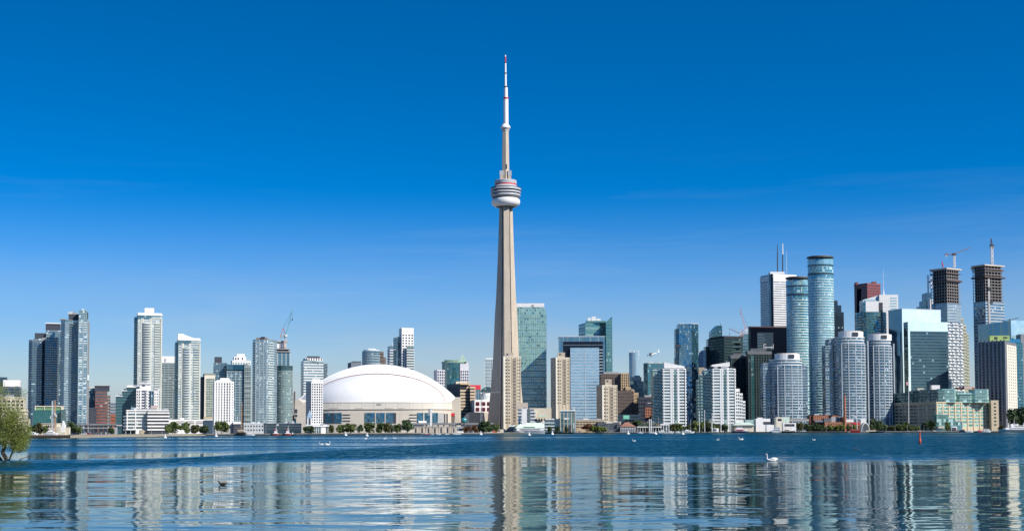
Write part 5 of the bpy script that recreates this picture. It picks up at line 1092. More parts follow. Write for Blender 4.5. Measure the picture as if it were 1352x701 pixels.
half_bands(b, Ld(.10), Ld(1), b.z(370), b.z(369), 99, b.z(361.4)-b.z(370), wf, 'top_band', .5); half_bands(b, Sd(0), Sd(.86), b.z(371), b.z(369), 99, b.z(364)-b.z(371), wf, 'top_band', .5)
b.fins('corner_slot', Ld(.0), Ld(.09), GZ, b.z(361.5), 1, 3.4, .1, bl, ends=False); b.cube('roof_plant', 1017, 1036, 358.8, 361.8, white, dy=16, D=20)
for px, y0, m_ in ((1026.6, 322.5, dsteel), (1033.4, 321.6, dsteel), (1038.5, 331, steel)):
    q = MB(); p = at(px, 361, 2545); t_ = at(px-.1, y0, 2545); md = p.lerp(t_, .72); q.bar(p, md, 1.15 if m_ is dsteel else .45, 6, 1.0 if m_ is dsteel else .4); q.bar(md, t_, .8 if m_ is dsteel else .3, 6, .5 if m_ is dsteel else .2); b.mb('antenna', q, m_ if px != 1033.4 else dsteel)
q = MB(); q.bar(at(1033.4, 336, 2544), at(1033.3, 321.4, 2544), 1.15, 6, .8); b.mb('antenna_tip', q, white)
# twin round fronted glass towers
g_ma = facade('aqua_tower_glass', (.008, .07, .11), (.06, .22, .28), (.24, .46, .52), 3.5*2120/F, 1.7, .2, .07, 2.5, .07, .24, (.5, .66, .66), .03, gk=.95)
def round_tower(lbl, p0, p1, ytop, Y, cap, ybase, split=None):
    b = Bld('condominium_tower', lbl, 'tower', (p0+p1)/2, Y, 'pair of tall aqua glass towers with disc roofs')
    f = oval(p0, p1, ytop+30, Y, .85, 32); b.prism('curtain_wall', f, None, ytop, g_ma)
    slabs(b, f, ybase, ytop+24, 3.5, mat('aqua_slab', (.66, .80, .78), .5), .26, .45)
    b.prism('plant_band', outset(ccw(f), .4), ytop+20.5, ytop+18.5, mat('dark_blue_band', (.03, .05, .07), .4)); b.prism('plant_band', outset(ccw(f), .4), ytop+9, ytop+7.6, mat('dark_blue_band', ()))
    b.prism('crown_glass', outset(ccw(f), .2), ytop+7, ytop+.5, facade('crown_pale', (.16, .36, .42), (.3, .5, .54), (.4, .55, .58), 30, 2.4, .01, .06, 2.6, gk=.9))
    fc_ = oval(cap[0], cap[1], cap[3], Y-3, .85, 32); fc2 = outset(ccw(fc_), -3); b.prism('roof_disc', fc_, cap[3], cap[2], dsteel, bottom=True); b.prism('roof_disc_top', fc2, cap[2], cap[2]-.7, greyc)
    fi = outset(ccw(f), -5); b.prism('roof_core', fi, ytop, cap[3]+.2, mat('slate_dark', ()))
    q = MB(); q.bar((0, 0, 0), (0, 0, b.z(cap[3])-b.z(ytop)), .5, 6); b.many('roof_post', q.mesh(), [(x, y, b.z(ytop), 0) for x, y in outset(ccw(f), -1.5)[::2]], steel)
    return b
b = round_tower('tallest aqua glass tower of the skyline\'s right half, with a thin dark disc roof', 1070, 1103.5, 341.5, 2100, (1068.6, 1103.8, 337.8, 339.6), 550)
b = round_tower('shorter aqua glass tower with a dark disc roof, left of its taller twin', 1041, 1072.5, 369, 2170, (1040, 1072, 365.3, 367.2), 550)
b.cube('lower_wing', 1063, 1073.5, 472, None, facade('sea_pale_side', (.14, .3, .3), (.36, .52, .48), (.52, .64, .58), 3.4*2190/F, 2, .36, .06, 2.3), dy=8, D=22)
b = Bld('office_tower', 'dark stepped tower showing at the right edge of the tallest aqua tower', 'tower', 1108, 2420)
for p0, p1, y in ((1100, 1106, 398.5), (1106.1, 1110.8, 403), (1110.9, 1114, 412)): f = rect(p0, p1, y, 2420, 30); b.prism('stepped_block', f, None, y, facade('night_glass', (.012, .03, .05), (.03, .06, .09), (.02, .04, .06), 3.6, 2, .3, .15, 1.8))
b.cube('roof_box', 1102, 1105.6, 396.5, 398.5, darkm, dy=8, D=10)
# red granite tower and the white one before it
b = Bld('office_tower', 'dark red granite tower with a shaded left face, at the back of the right cluster', 'tower', 1144, 2720)
f = corner(1127.8, 1145, 1162.5, 378, 2720, 30); gr_ = facade('red_granite', (.05, .02, .03), (.10, .04, .05), (.24, .07, .07), 3.6*2720/F, 2.2, .45, .45, 1.7, .15, 0)
b.prism('wall', f, None, 374, gr_); b.cube('roof_box', 1130, 1133, 372.5, 376, mat('granite_trim', (.22, .07, .07), .6), dy=20, D=12); b.cube('roof_box', 1152, 1157, 371.8, 374.2, mat('granite_trim', ()), dy=24, D=12); b.prism('top_band', outset(ccw(f), .4), 376, 373.6, mat('granite_trim', ()))
slabs(b, f, 450, 378, 7.2, mat('granite_trim', ()), .1, .2)
q = MB(); A = ccw(f); v0, v1 = Vector(A[3]), Vector(A[0]); d_ = (v1-v0); n_ = Vector((d_.y, -d_.x)).normalized()*.3
P = lambda t, py: (v0.x+d_.x*t+n_.x, v0.y+d_.y*t+n_.y, b.z(py)); q.face([P(.12, 449), P(.40, 449), P(.55, 380), P(.22, 380)]); b.mb('dark_slanted_panel', q, mat('near_black', ()))  # near-black slanted patch laid on the left face
b = Bld('office_tower', 'white office block with a tall thin mast and sloping wing, before the red tower', 'tower', 1166, 2480)
f = rect(1161, 1185.8, 395, 2480, 34); b.prism('wall', f, None, 389, white); b.on_face('window_band', (wx(1175, 400, 2480), 2480), (wx(1184, 400, 2480), 2480), b.z(413), b.z(392), 1, 6, 1, .45, mat('aqua_band', (.25, .48, .56), .3, ior=2.2), .1, .3)
b.on_face('window', (wx(1162, 400, 2480), 2480), (wx(1174, 400, 2480), 2480), b.z(412), b.z(394), 5, 4, .14, .14, wg, .1)
q = MB(); x0, x1 = wx(1139.5, 395, 2484), wx(1161, 395, 2484); q.face([(x0, 2484, GZ), (x1, 2484, GZ), (x1, 2484, b.z(389.3)), (x0, 2484, b.z(395.5))]); q.face([(x0, 2484, b.z(395.5)), (x1, 2484, b.z(389.3)), (x1, 2510, b.z(389.3)), (x0, 2510, b.z(395.5))]); q.face([(x0, 2510, GZ), (x0, 2484, GZ), (x0, 2484, b.z(395.5)), (x0, 2510, b.z(395.5))]); b.mb('sloping_wing', q, mat('white_panel', (.66, .70, .72), .5)); b.cube('window_strip', 1141, 1161, 396, 397.5, mat('aqua_band', ()), dy=3.6, D=.5)
q = MB(); p = at(1166.7, 389, 2490); q.bar(p, p+Vector((0, 0, b.z(381)-b.z(389))), 1.6, 6, .5); q.bar(p, at(1166.2, 356, 2490), .45, 6, .22); b.mb('mast', q, white)
b = Bld('office_tower', 'dark green rounded glass office with white top panels, left of the pale mirror block', 'tower', 1154, 2300)
f = oval(1133.5, 1174, 430, 2300, .7, 26); b.prism('curtain_wall', f, None, 411.5, facade('bottle_glass', (.015, .09, .10), (.06, .20, .20), (.03, .10, .10), 3.6*2300/F, 2.4, .2, .08, 2.4, .06, .08, (.3, .45, .4), .05)); slabs(b, f, 470, 413, 3.6, mat('bottle_panel', (.10, .22, .21), .4), .3, .3)
b.cube('white_panel', 1143, 1160, 397.5, 412, white, dy=4, D=16); b.cube('glass_side', 1139.8, 1143, 399, 412, facade('plain_teal', (), (), ()), dy=4.5, D=15); b.cube('dark_notch', 1160.2, 1165.5, 399.5, 412, darkm, dy=6, D=12); b.cube('roof_bar', 1158, 1165.6, 398, 399.6, steel, dy=5, D=13)

# the three round fronted waterfront condominiums
g_wf = facade('harbour_glass', (.008, .04, .075), (.05, .14, .20), (.14, .22, .29), 3.7*1960/F, 1.5, .24, .12, 2.1, .07, .18, (.42, .52, .56), .035)
sl_ = mat('harbour_slab', (.44, .49, .54), .5)
def harbour_tower(lbl, p0, p1, ytop, Y, crown, wings, fhp, ybase):
    b = Bld('condominium_tower', lbl, 'tower', (p0+p1)/2, Y, 'round fronted waterfront condominiums')
    f = oval(p0, p1, ytop+20, Y, .8, 30); b.prism('curtain_wall', f, None, ytop+8, g_wf); slabs(b, f, ybase, ytop+9, fhp, sl_, .26, .55)
    f2 = outset(ccw(f), -1.6); b.prism('setback_storeys', f2, ytop+8, ytop, g_wf); b.bands('floor_band', f2, ytop+8, ytop-1, fhp*b.k, fhp*b.k*.3, .5, white)
    n = len(f); A = ccw(f)
    q = MB(); q.box(-.55, .55, -.75, .5, 0, b.z(ytop+8)-GZ)
    fr_ = sorted([(x, y) for x, y in A if y < Y+(wx(p1, ytop, Y)-wx(p0, ytop, Y))*.28], key=lambda t: t[0])
    b.many('pier', q.mesh(), [(x, y, GZ, 0) for x, y in fr_[3::2]], sl_)
    # angular corner at the right where the two balcony stacks meet
    b.cube('corner_pier', p1-1.6, p1-.2, ytop+5, None, sl_, dy=(wx(p1, ytop, Y)-wx(p0, ytop, Y))*.38, D=3)
    cf = oval(crown[0], crown[1], crown[2]+4, Y+6, .7, 26); b.prism('crown', cf, ytop, crown[2], white)
    b.cube('crown_opening', crown[0]+(crown[1]-crown[0])*.50, crown[0]+(crown[1]-crown[0])*.72, crown[2]+1.6, ytop-1.4, darkm, dy=5, D=3); b.prism('crown_cap', outset(ccw(cf), -3), crown[2], crown[2]-.9, mat('tan_pale', ()))
    for (q0, q1, y, dy) in wings:
        fw_ = rect(q0, q1, y, Y+dy, 22); b.prism('wing', fw_, None, y, g_wf); slabs(b, fw_, ybase, y+1, fhp, mat('harbour_slab_grey', (.28, .34, .39), .5), .3, .5); b.roof(fw_, y, .6, .3, sl_)
    return b
b = harbour_tower('round fronted waterfront condominium nearest the white condominiums, with a pale crown', 1018, 1063.5, 474, 1940, (1025, 1058, 466.3), [(1007.5, 1020, 479.5, 14), (1058, 1066, 483, 12)], 3.6, 552)
b = harbour_tower('widest round fronted waterfront condominium, with a stepped left wing, behind the brick chimney', 1103, 1146.8, 445, 1960, (1109.5, 1142.5, 437), [(1089.5, 1098, 456, 14), (1094, 1105, 447, 16)], 3.75, 553)
b = harbour_tower('narrowest round fronted waterfront condominium, on the right behind the white arched canopy', 1146.8, 1181, 448.5, 1990, (1148.5, 1180, 440.8), [], 3.75, 550)

# pale mirror slab block
g_mb = facade('mirror_lit_front', (.62, .78, .80), (.70, .84, .85), (.6, .76, .78), 60, 4, .0, .015, 2.6, .06, 0, (.5, .6, .6), .01, gk=1.15)  # sunlit front: pale copy of the mirror glass, glare put into its colour
g_ms = facade('mirror_shaded', (.02, .10, .18), (.04, .14, .22), (.02, .08, .14), 60, 3, .0, .04, 2.2, .06, 0, (.1, .2, .3), .012)  # dark copy of the mirror glass, shade put into its colour
g_mf = facade('mirror_reflection', (.02, .07, .11), (.06, .14, .19), (.05, .11, .15), 4.0*2050/F, 3, .24, .05, 1.6, .06, .08, (.2, .33, .36), .02)  # dark glass copy: a reflection on the block's front put into its colour
b = Bld('office_building', 'big pale mirror glass slab with a dark blue left side, behind the waterfront warehouse', 'office building', 1212, 2130)
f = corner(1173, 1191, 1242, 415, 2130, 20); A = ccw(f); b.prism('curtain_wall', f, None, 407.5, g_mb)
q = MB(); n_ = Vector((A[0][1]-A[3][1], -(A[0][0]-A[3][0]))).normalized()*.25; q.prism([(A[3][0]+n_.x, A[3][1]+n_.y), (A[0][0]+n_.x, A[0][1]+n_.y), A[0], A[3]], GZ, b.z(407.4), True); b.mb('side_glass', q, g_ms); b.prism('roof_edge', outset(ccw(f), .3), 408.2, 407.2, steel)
b = Bld('office_building', 'lower block, striped front with a dark painted reflection and bright top, before the mirror slab', 'office building', 1224, 2050)
f = corner(1193, 1198.5, 1251, 430, 2050, 12); A = ccw(f); b.prism('curtain_wall', f, None, 425, g_mf)
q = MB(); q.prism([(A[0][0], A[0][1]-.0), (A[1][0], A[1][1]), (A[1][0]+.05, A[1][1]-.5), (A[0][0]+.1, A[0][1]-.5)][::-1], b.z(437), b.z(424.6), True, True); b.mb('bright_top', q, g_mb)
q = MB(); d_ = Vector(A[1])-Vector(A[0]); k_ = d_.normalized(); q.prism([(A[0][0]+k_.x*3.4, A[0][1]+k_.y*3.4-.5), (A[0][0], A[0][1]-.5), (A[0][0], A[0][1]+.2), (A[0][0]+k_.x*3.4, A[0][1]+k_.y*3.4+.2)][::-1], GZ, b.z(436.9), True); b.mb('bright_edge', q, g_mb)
slabs(b, f, 545, 438, 4.0, mat('mirror_band', (.05, .12, .16), .5), .16, .15)
q = MB(); n_ = Vector((A[0][1]-A[3][1], -(A[0][0]-A[3][0]))).normalized()*.25; q.prism([(A[3][0]+n_.x, A[3][1]+n_.y), (A[0][0]+n_.x, A[0][1]+n_.y), A[0], A[3]], GZ, b.z(424.8), True); b.mb('side_glass', q, facade('night_green', (.008, .04, .05), (.02, .07, .08), (.01, .04, .05), 4, 2, .2, .1, 1.9))
# unfinished twin towers
cs = mat('raw_concrete', (.27, .255, .255), .9); drk = mat('interior_dark', (.018, .017, .02), .9)
def raw_tower(lbl, p0, pc, p1, ytop, Y, yglass, ylow, al, grp='unfinished concrete twin towers'):
    b = Bld('unfinished_tower', lbl, 'tower', (p0+p1)/2, Y, grp)
    f = corner(p0, pc, p1, ytop+20, Y, al); A = ccw(f)
    b.prism('core', outset(A, -2.4), yglass, ytop, drk)
    b.bands('floor_slab', f, yglass, ytop+.5, 4.0*b.k, .9, .2, cs)
    h = b.z(ytop)-b.z(yglass); q = MB(); q.box(-.4, .4, -.4, .4, 0, h); me = q.mesh(); pl = []
    for a, c, n in ((A[0], A[1], 6), (A[3], A[0], 6)):
        for k in range(n): t = (k+.15)/n; pl.append((a[0]+(c[0]-a[0])*t, a[1]+(c[1]-a[1])*t+.8, b.z(yglass), 0))
    b.many('column', me, pl, cs)
    b.prism('top_form', outset(A, 1.6), ytop+1.7, ytop, mat('form_pale', (.58, .50, .42), .8), bottom=True); b.prism('safety_screen', outset(A, 2.2), ytop+17.5, ytop+15.5, mat('screen_dark', (.10, .075, .07), .8)); b.prism('safety_screen', outset(A, 1.2), ytop+7.5, ytop+6.6, mat('screen_dark', ()))
    gl_ = facade('raw_blue_glass', (.02, .09, .17), (.10, .24, .38), (.30, .38, .42), 4.0*Y/F, 2.6, .24, .12, 2.4, .07, .12, (.4, .5, .56), .03)
    b.prism('curtain_wall', f, ylow, yglass, gl_); b.bands('floor_band', f, ylow, yglass, 4.0*b.k, 1.1, .3, mat('slab_pale', (.52, .54, .56), .7))
    return b, A
b, A = raw_tower('left unfinished concrete tower with a level jib crane, above white zigzag balconies', 1229, 1250, 1268, 353.5, 2230, 400, 424, 35)
gl_ = facade('zig_glass', (.02, .05, .09), (.08, .15, .21), (.16, .2, .24), 4.0*2230/F, 2.6, .2, .1, 2.1)
f = corner(1232, 1250.6, 1271, 430, 2228, 32); A = ccw(f); b.prism('lower_wall', f, None, 424, gl_); b.bands('floor_band', f, 560, 425, 4.0*b.k, 1.0, .4, white)
q = MB(); st = 4.0*b.k; w_ = 5.2; q.box(0, w_, -1.3, .3, 0, st*.45); me = q.mesh(); pl = []; d_ = (Vector(A[1])-Vector(A[0])); l_ = d_.length; d_.normalize(); rz = math.atan2(d_.y, d_.x); nrow = int((b.z(424)-b.z(535))/st)
for r_ in range(nrow):
    for c_ in range(4):
        u = c_*l_/4+((r_*1.6+(2.5 if c_ % 2 else 0)) % 4.2)
        if u+w_ < l_+1: pl.append((A[0][0]+d_.x*u, A[0][1]+d_.y*u, b.z(424)-(r_+1)*st, rz))
b.many('balcony', me, pl, white)
q = MB(); x0 = wx(1229.6, 400, 2232); q.box(x0, x0+2.2, 2250, 2252, b.z(424), b.z(361)); b.mb('hoist_mast', q, steel); b.cube('hoist_car', 1228.8, 1231.4, 366, 380, white, dy=14, D=4)
b, A = raw_tower('right unfinished concrete tower with a white hoist mast and short vertical crane on top', 1284.5, 1300.5, 1325, 349, 2260, 398, 560, 28)
b.cube('hoist_mast', 1305, 1307.6, 368, 440, mat('hoist_pale', (.52, .50, .48), .6), dy=1.5, D=3); b.cube('hoist_car', 1304.6, 1309, 379, 383, dsteel, dy=.5, D=4); b.cube('hoist_car', 1307, 1311, 396, 401, dsteel, dy=1.5, D=4)
b.cube('corner_form', 1283, 1290, 353, 356, mat('form_pale', ()), dy=22, D=5)
# the cranes on them
Yc = 2250; r = bpy.data.objects.new('tower_crane', None); sc.collection.objects.link(r); p0 = at(1260.3, 353, Yc); r.location = p0; o = tuple(p0); tag(r, 'white masted crane with a nearly level jib on the left unfinished tower', 'crane')
p1, pj, pb = at(1259.6, 335.5, Yc), at(1281, 327, Yc-6), at(1247.2, 335.8, Yc+3)
mau = mat('crane_mauve', (.34, .27, .34), .5); crw = mat('crane_white', (.75, .73, .72), .5)
cpart('mast', lambda q: lattice(q, p0, p1, 2.8, 2.8, 7, .42), crw); cpart('jib', lambda q: lattice(q, p1, pj, 2.0, 1.2, 12, .34), mau); cpart('counter_jib', lambda q: lattice(q, p1, pb, 2.4, 2.2, 5, .36), mau)
cpart('counterweight', lambda q: q.box(pb.x+1, pb.x+4, pb.y-1.2, pb.y+1.2, pb.z-4, pb.z), crw); cpart('slewing_cab', lambda q: q.box(p1.x-2.6, p1.x+2.6, p1.y-2, p1.y+2, p1.z-2.2, p1.z+1.4), dsteel); cpart('hook', lambda q: (q.bar(pj.lerp(p1, .25), pj.lerp(p1, .25)-Vector((0, 0, 14)), .14),), dsteel)
Yc = 2236; r = bpy.data.objects.new('placing_boom', None); sc.collection.objects.link(r); p0 = at(1245.2, 353, Yc); r.location = p0; o = tuple(p0); tag(r, 'small red concrete boom standing on the left unfinished tower', 'crane'); p1 = at(1243.6, 344.6, Yc)
cpart('mast', lambda q: q.bar(p0, p0.lerp(p1, .55), 1.0, 6), redp); cpart('arm', lambda q: q.bar(p0.lerp(p1, .5), p1, .9, 6, .6), redp)
Yc = 2280; r = bpy.data.objects.new('tower_crane', None); sc.collection.objects.link(r); p0 = at(1310, 349, Yc); r.location = p0; o = tuple(p0); tag(r, 'short white crane mast with a dark folded head on the right unfinished tower', 'crane'); p1 = at(1309.3, 325, Yc)
cpart('mast', lambda q: lattice(q, p0, p1, 3.2, 3.2, 9, .5), crw); cpart('slewing_cab', lambda q: q.box(p1.x-3, p1.x+3, p1.y-2, p1.y+2, p1.z-1, p1.z+2.4), dsteel); cpart('jib', lambda q: lattice(q, p1+Vector((0, 0, 2)), at(1308.6, 315, Yc-10), 2.2, 1.2, 5, .36), mau); cpart('counterweight', lambda q: q.box(p1.x+1.5, p1.x+4, p1.y-1, p1.y+1, p1.z-3, p1.z-.5), mat('crane_dark_red', ()))
b = Bld('office_tower', 'dark stepped tower with a white edge just left of the left unfinished tower', 'tower', 1223, 2640)
for p0, p1, y in ((1215.5, 1219.5, 404), (1219.6, 1223, 396.5), (1223.1, 1229, 386.5)): f = rect(p0, p1, y, 2640, 30); b.prism('stepped_block', f, None, y, facade('plain_teal_dark', (.02, .07, .09), (.04, .11, .13), (.03, .08, .09), 4, 2.4, .2, .1, 2))
b.cube('white_edge', 1228.2, 1232, 395, 420, white, dy=-4, D=4)
b = Bld('condominium_tower', 'cream stepped condominium with small windows, right of the zigzag balconies', 'tower', 1274, 2420)
for p0, p1, y in ((1268, 1272.4, 420), (1272.5, 1275.8, 429), (1275.9, 1279, 440)): f = rect(p0, p1, y, 2420, 24); b.prism('stepped_wall', f, None, y, mat('cream_green', (.56, .56, .42), .8)); b.on_face('window', f[0], f[1], b.z(520), b.z(y+1), 2, int((520-y)/4.2), .5, .42, wg, .06)
b = Bld('office_building', 'blue mirror slab with a sloping roofline and a pale right face, at the right edge', 'office building', 1325, 2120)
q = MB(); Y = 2120; x0, x1 = wx(1291, 430, Y), wx(1333, 430, Y); q.face([(x0, Y, GZ), (x1, Y-6, GZ), (x1, Y-6, b.z(423.8)), (x0, Y, b.z(429))], [(0, 0), (50, 0), (50, 150), (0, 150)]); q.face([(x0, Y, b.z(429)), (x1, Y-6, b.z(423.8)), (x1, Y+40, b.z(423.8)), (x0, Y+40, b.z(429))]); b.mb('front_glass', q, g_ms)
q = MB(); x2 = wx(1362, 430, Y+16); q.prism([(x1, Y-6), (x2, Y+12), (x2, Y+44), (x1, Y+40)], GZ, b.z(423.4)); b.mb('bright_side', q, facade('mirror_sunlit', (.28, .46, .56), (.4, .58, .66), (.3, .48, .56), 6, 3, .06, .05, 2.8, .06, 0, (.4, .5, .6), .02, gk=1)); q = MB(); q.bar(at(1324, 424.6, Y), at(1345, 419.4, Y), .7); b.mb('window_crane', q, dsteel); q = MB(); q.bar(at(1333, 424, Y+2), at(1333, 421, Y+2), .8); b.mb('crane_post', q, dsteel)  # right face is a pale copy of the glass, sunlight put into its colour
b = Bld('condominium_tower', 'dark ribbed apartment slab with a cream end wall and a lime green roof storey', 'tower', 1313, 1990)
f = corner(1290.5, 1327, 1341.5, 452, 1990, 55); A = ccw(f)
b.prism('wall', f, None, 450.5, mat('slate_ribbed', (.16, .17, .19), .7)); b.fins('rib', A[3], A[0], GZ, b.z(448.6), 7, 2.4, 1.0, mat('rib_grey', (.27, .28, .30), .7)); S = lambda t: (A[3][0]+(A[0][0]-A[3][0])*t, A[3][1]+(A[0][1]-A[3][1])*t)
for k in range(6): b.on_face('window', S((k+.25)/7), S((k+.95)/7), b.z(556), b.z(453), 1, 26, .7, .62, wgd, .08)
E_ = lambda t: (A[0][0]+(A[1][0]-A[0][0])*t, A[0][1]+(A[1][1]-A[0][1])*t); q = MB(); n_ = Vector((A[1][1]-A[0][1], -(A[1][0]-A[0][0]))).normalized()*.3
a_, c_ = E_(.12), E_(1); q.prism([(a_[0]+n_.x, a_[1]+n_.y), (c_[0]+n_.x, c_[1]+n_.y), c_, a_], GZ, b.z(454.5), True); b.mb('cream_end', q, mat('cream_pale', ()))
b.on_face('window', E_(.2), E_(.95), b.z(556), b.z(456), 4, 26, .32, .42, wg, .36); b.cube('roof_storey', 1307, 1333, 443, 450, mat('lime_panel', (.34, .48, .16), .6), dy=18, D=10); b.cube('roof_window', 1313, 1317, 444.6, 448, darkm, dy=17.7, D=.6); b.cube('roof_window', 1325, 1330, 444.6, 446.6, darkm, dy=17.7, D=.6)
b = Bld('condominium_tower', 'teal blue glass tower behind the cream end wall of the dark ribbed slab', 'tower', 1338, 2080)
f = rect(1321, 1350, 452, 2080, 26); b.prism('curtain_wall', f, None, 452.5, facade('lagoon_glass', (.01, .12, .20), (.06, .26, .34), (.03, .15, .22), 4*2080/F, 2.4, .25, .14, 2.2, .08, .1, (.3, .45, .46))); b.cube('blue_cap', 1322, 1347, 447.5, 452.5, mat('cap_blue', (.03, .22, .42), .4), dy=-.6, D=20); slabs(b, f, 545, 454, 4, mat('lagoon_slab', (.10, .26, .32), .4), .25, .4)
b.cube('far_wing', 1347.5, 1362, 441, None, mat('rib_grey', ()), dy=12, D=20)
# waterfront warehouse turned offices
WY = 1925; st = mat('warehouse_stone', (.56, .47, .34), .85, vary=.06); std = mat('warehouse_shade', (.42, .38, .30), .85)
b = Bld('warehouse_building', 'long waterfront warehouse with a cream gridded front and green glass upper storeys', 'warehouse', 1240, WY)
f = corner(1163, 1236, 1309, 531, WY, 27); A = ccw(f); b.prism('wall', f, None, 531.2, st)
Fd = lambda t: (A[0][0]+(A[1][0]-A[0][0])*t, A[0][1]+(A[1][1]-A[0][1])*t); Gd = lambda t: (A[3][0]+(A[0][0]-A[3][0])*t, A[3][1]+(A[0][1]-A[3][1])*t)
b.on_face('window', A[0], A[1], b.z(563.4), b.z(532.8), 9, 7, .72, .62, wgt, .06, .2); b.fins('pier', A[0], A[1], GZ, b.z(530.4), 9, 2.0, .8, st)
b.on_face('side_window', A[3], A[0], b.z(560), b.z(533.5), 15, 6, .68, .62, paneglass('window_glass_teal_shade', (.01, .045, .045), (.10, .20, .19)), .06, .2); b.fins('pier', A[3], A[0], GZ, b.z(530.4), 15, 1.0, .6, std)  # side panes and piers are darker copies, the wing's shade put into colour
b.prism('cornice', outset(A, 1.0), 531.6, 530.2, st, bottom=True)
fe = rect(1308.5, 1318.3, 528, WY+34, 16); b.prism('end_tower', fe, None, 527.8, st); b.on_face('window', (fe[0][0]+(fe[1][0]-fe[0][0])*.35, fe[0][1]), (fe[0][0]+(fe[1][0]-fe[0][0])*.65, fe[0][1]), b.z(563), b.z(530), 1, 7, .9, .42, wgd, .05)
ug = facade('warehouse_green_glass', (.05, .18, .17), (.30, .52, .47), (.40, .60, .55), 4.2, 2.4, .2, .14, 2.2, .08, .2, (.55, .7, .64), .05); ugd = facade('warehouse_glass_shade', (.015, .06, .07), (.05, .14, .14), (.05, .13, .13), 4.2, 2.4, .24, .14, 1.9)  # second glass is a darker copy, the left wing's shade put into colour
def setback(nm, p0, p1, y0, y1, dy, m):
    Y = WY+dy; f_ = clipped(p0, p1, y0, Y, 16, .14); b.prism(nm, f_, y1, y0, m); b.bands('terrace', f_, y1, y0-.5, 4.2*b.k, .7, .7, mat('terrace_green', (.34, .52, .48), .5)); return f_
setback('upper_storeys', 1241, 1263, 512.8, 531, 8, ug); setback('upper_storeys', 1264, 1283.5, 520, 531, 22, ug); setback('upper_storeys', 1283.8, 1306, 513, 531, 26, ug)
q = MB(); x0, x1 = wx(1263.6, 520, WY+20), wx(1284, 520, WY+20); Yq = WY+20; q.prism([(x0, Yq), (x1, Yq), (x1, Yq+12), (x0, Yq+12)], b.z(520.2), b.z(516.8), True, False, [(x0+2, Yq+5), (x1-2, Yq+5), (x1-2, Yq+9), (x0+2, Yq+9)]); b.mb('glass_roof', q, ug)
for k, (t0, t1) in enumerate(((.12, .26), (.27, .41), (.42, .56), (.57, .71), (.72, .86), (.87, 1.0))):
    a_, c_ = Vector(Gd(t0)), Vector(Gd(t1)); nn_ = Vector((a_.y-c_.y, c_.x-a_.x)); nn_ = nn_.normalized()*(-4 if nn_.normalized().dot(Vector((A[1][0]-A[0][0], A[1][1]-A[0][1]))) < 0 else 4)
    P4 = [tuple(a_+nn_), tuple(c_+nn_), tuple(c_+nn_*4), tuple(a_+nn_*4)]; P4 = ccw(P4); b.prism('side_storeys', P4, 531, 514.5 if k > 1 else 516.5, ugd); b.bands('terrace', P4, 531, 514, 4.2*b.k, .8, .8, mat('terrace_shade', (.16, .25, .25), .5))  # side terrace edges darker too, shade put into their colour
for p0, p1, y, m_, dy in ((1230, 1241, 508.3, white, 40), (1211, 1220, 512.3, cream, 50), (1273, 1283, 509.5, mat('pink_panel', ()), 36), (1263, 1274, 511, mat('rust_dark', ()), 38), (1283, 1287, 511.2, brick, 40)): b.cube('roof_plant', p0, p1, y, 514, m_, dy=dy, D=8)
for nm, p0, p1, y in (('glass_podium', 1236.5, 1252, 547.5), ('glass_podium', 1252.1, 1261.5, 552.5), ('glass_podium', 1261.6, 1270.5, 557)):
    f_ = rect(p0, p1, y, WY-16, 14); b.prism(nm, f_, None, y, facade('podium_green', (.04, .15, .14), (.22, .42, .38), (.16, .34, .30), 4.6, 3.2, .12, .1, 2.2, .08, .2, (.5, .65, .6), .05)); b.roof(f_, y, .5, .4, mat('terrace_green', ()))
b.cube('awning', 1239, 1247, 562.5, 565, cream, dy=-20, D=4); b.cube('canopy', 1256, 1263.5, 562.8, None, white, dy=-20, D=3); b.cube('canopy_opening', 1257, 1262.5, 564.2, None, darkm, dy=-20.4, D=.6)
# ------------------------------------------------------------ low buildings along the harbour
b = Bld('apartment_block', 'low terraced building with a tan roof block, at the foot of the green glass tower', 'apartment building', 692, 1800)
f = rect(684, 705, 540, 1800, 20); b.prism('wall', f, None, 540, mat('slate_panel', ())); slabs(b, f, 566, 541, 4.3, steel, .4, .9, 'balcony'); b.cube('tan_block', 681.5, 697, 531.5, 540, mat('tan_pale', ()), dy=3, D=12)
f2 = rect(699, 728, 540, 1806, 22); b.prism('cream_wing', f2, None, 538.5, mat('cream_warm', (.62, .54, .42), .85)); slabs(b, rect(699, 707, 541, 1803, 4), 562, 543, 4.3, steel, .4, .8, 'balcony')
b.cube('glass_stair', 696, 700, 541, 562, g_lo, dy=-1.2, D=2); b.cube('green_awning', 711, 722, 548.5, 550, mat('mint_roof', (.50, .72, .58), .6), dy=-3, D=5); b.on_face('window', f2[0], f2[1], b.z(562), b.z(551), 8, 2, .5, .5, wgd, .06)
b = Bld('market_terminal', 'low white terminal with a scalloped roof edge, left of the square glass hall', 'terminal building', 730, 1775)
f = rect(719, 741, 555, 1775, 18); b.prism('wall', f, None, 554, facade('market_glass', (.03, .09, .10), (.12, .22, .22), (.2, .26, .26), 4.5, 2.2, .2, .1)); slabs(b, f, 567, 555, 4.2, steel, .32, .6, 'terrace')
q = MB()
for k in range(5):
    x0 = wx(720+k*4, 553, 1775); x1 = wx(724+k*4, 553, 1775); z0 = b.z(554); r_ = (x1-x0)/2
    pts_ = [(x0+r_-r_*math.cos(math.pi*j/8), z0+r_*.9*math.sin(math.pi*j/8)) for j in range(9)]
    q.face([(x, 1774.4, z) for x, z in pts_]); 
    for (xa, za_), (xb, zb_) in zip(pts_, pts_[1:]): q.face([(xa, 1774.4, za_), (xb, 1774.4, zb_), (xb, 1790, zb_), (xa, 1790, za_)])
b.mb('scalloped_roof', q, white)
b = Bld('glass_hall', 'square glass hall with a thin white roof, left of the long tan low rise', 'hall', 749, 1770)
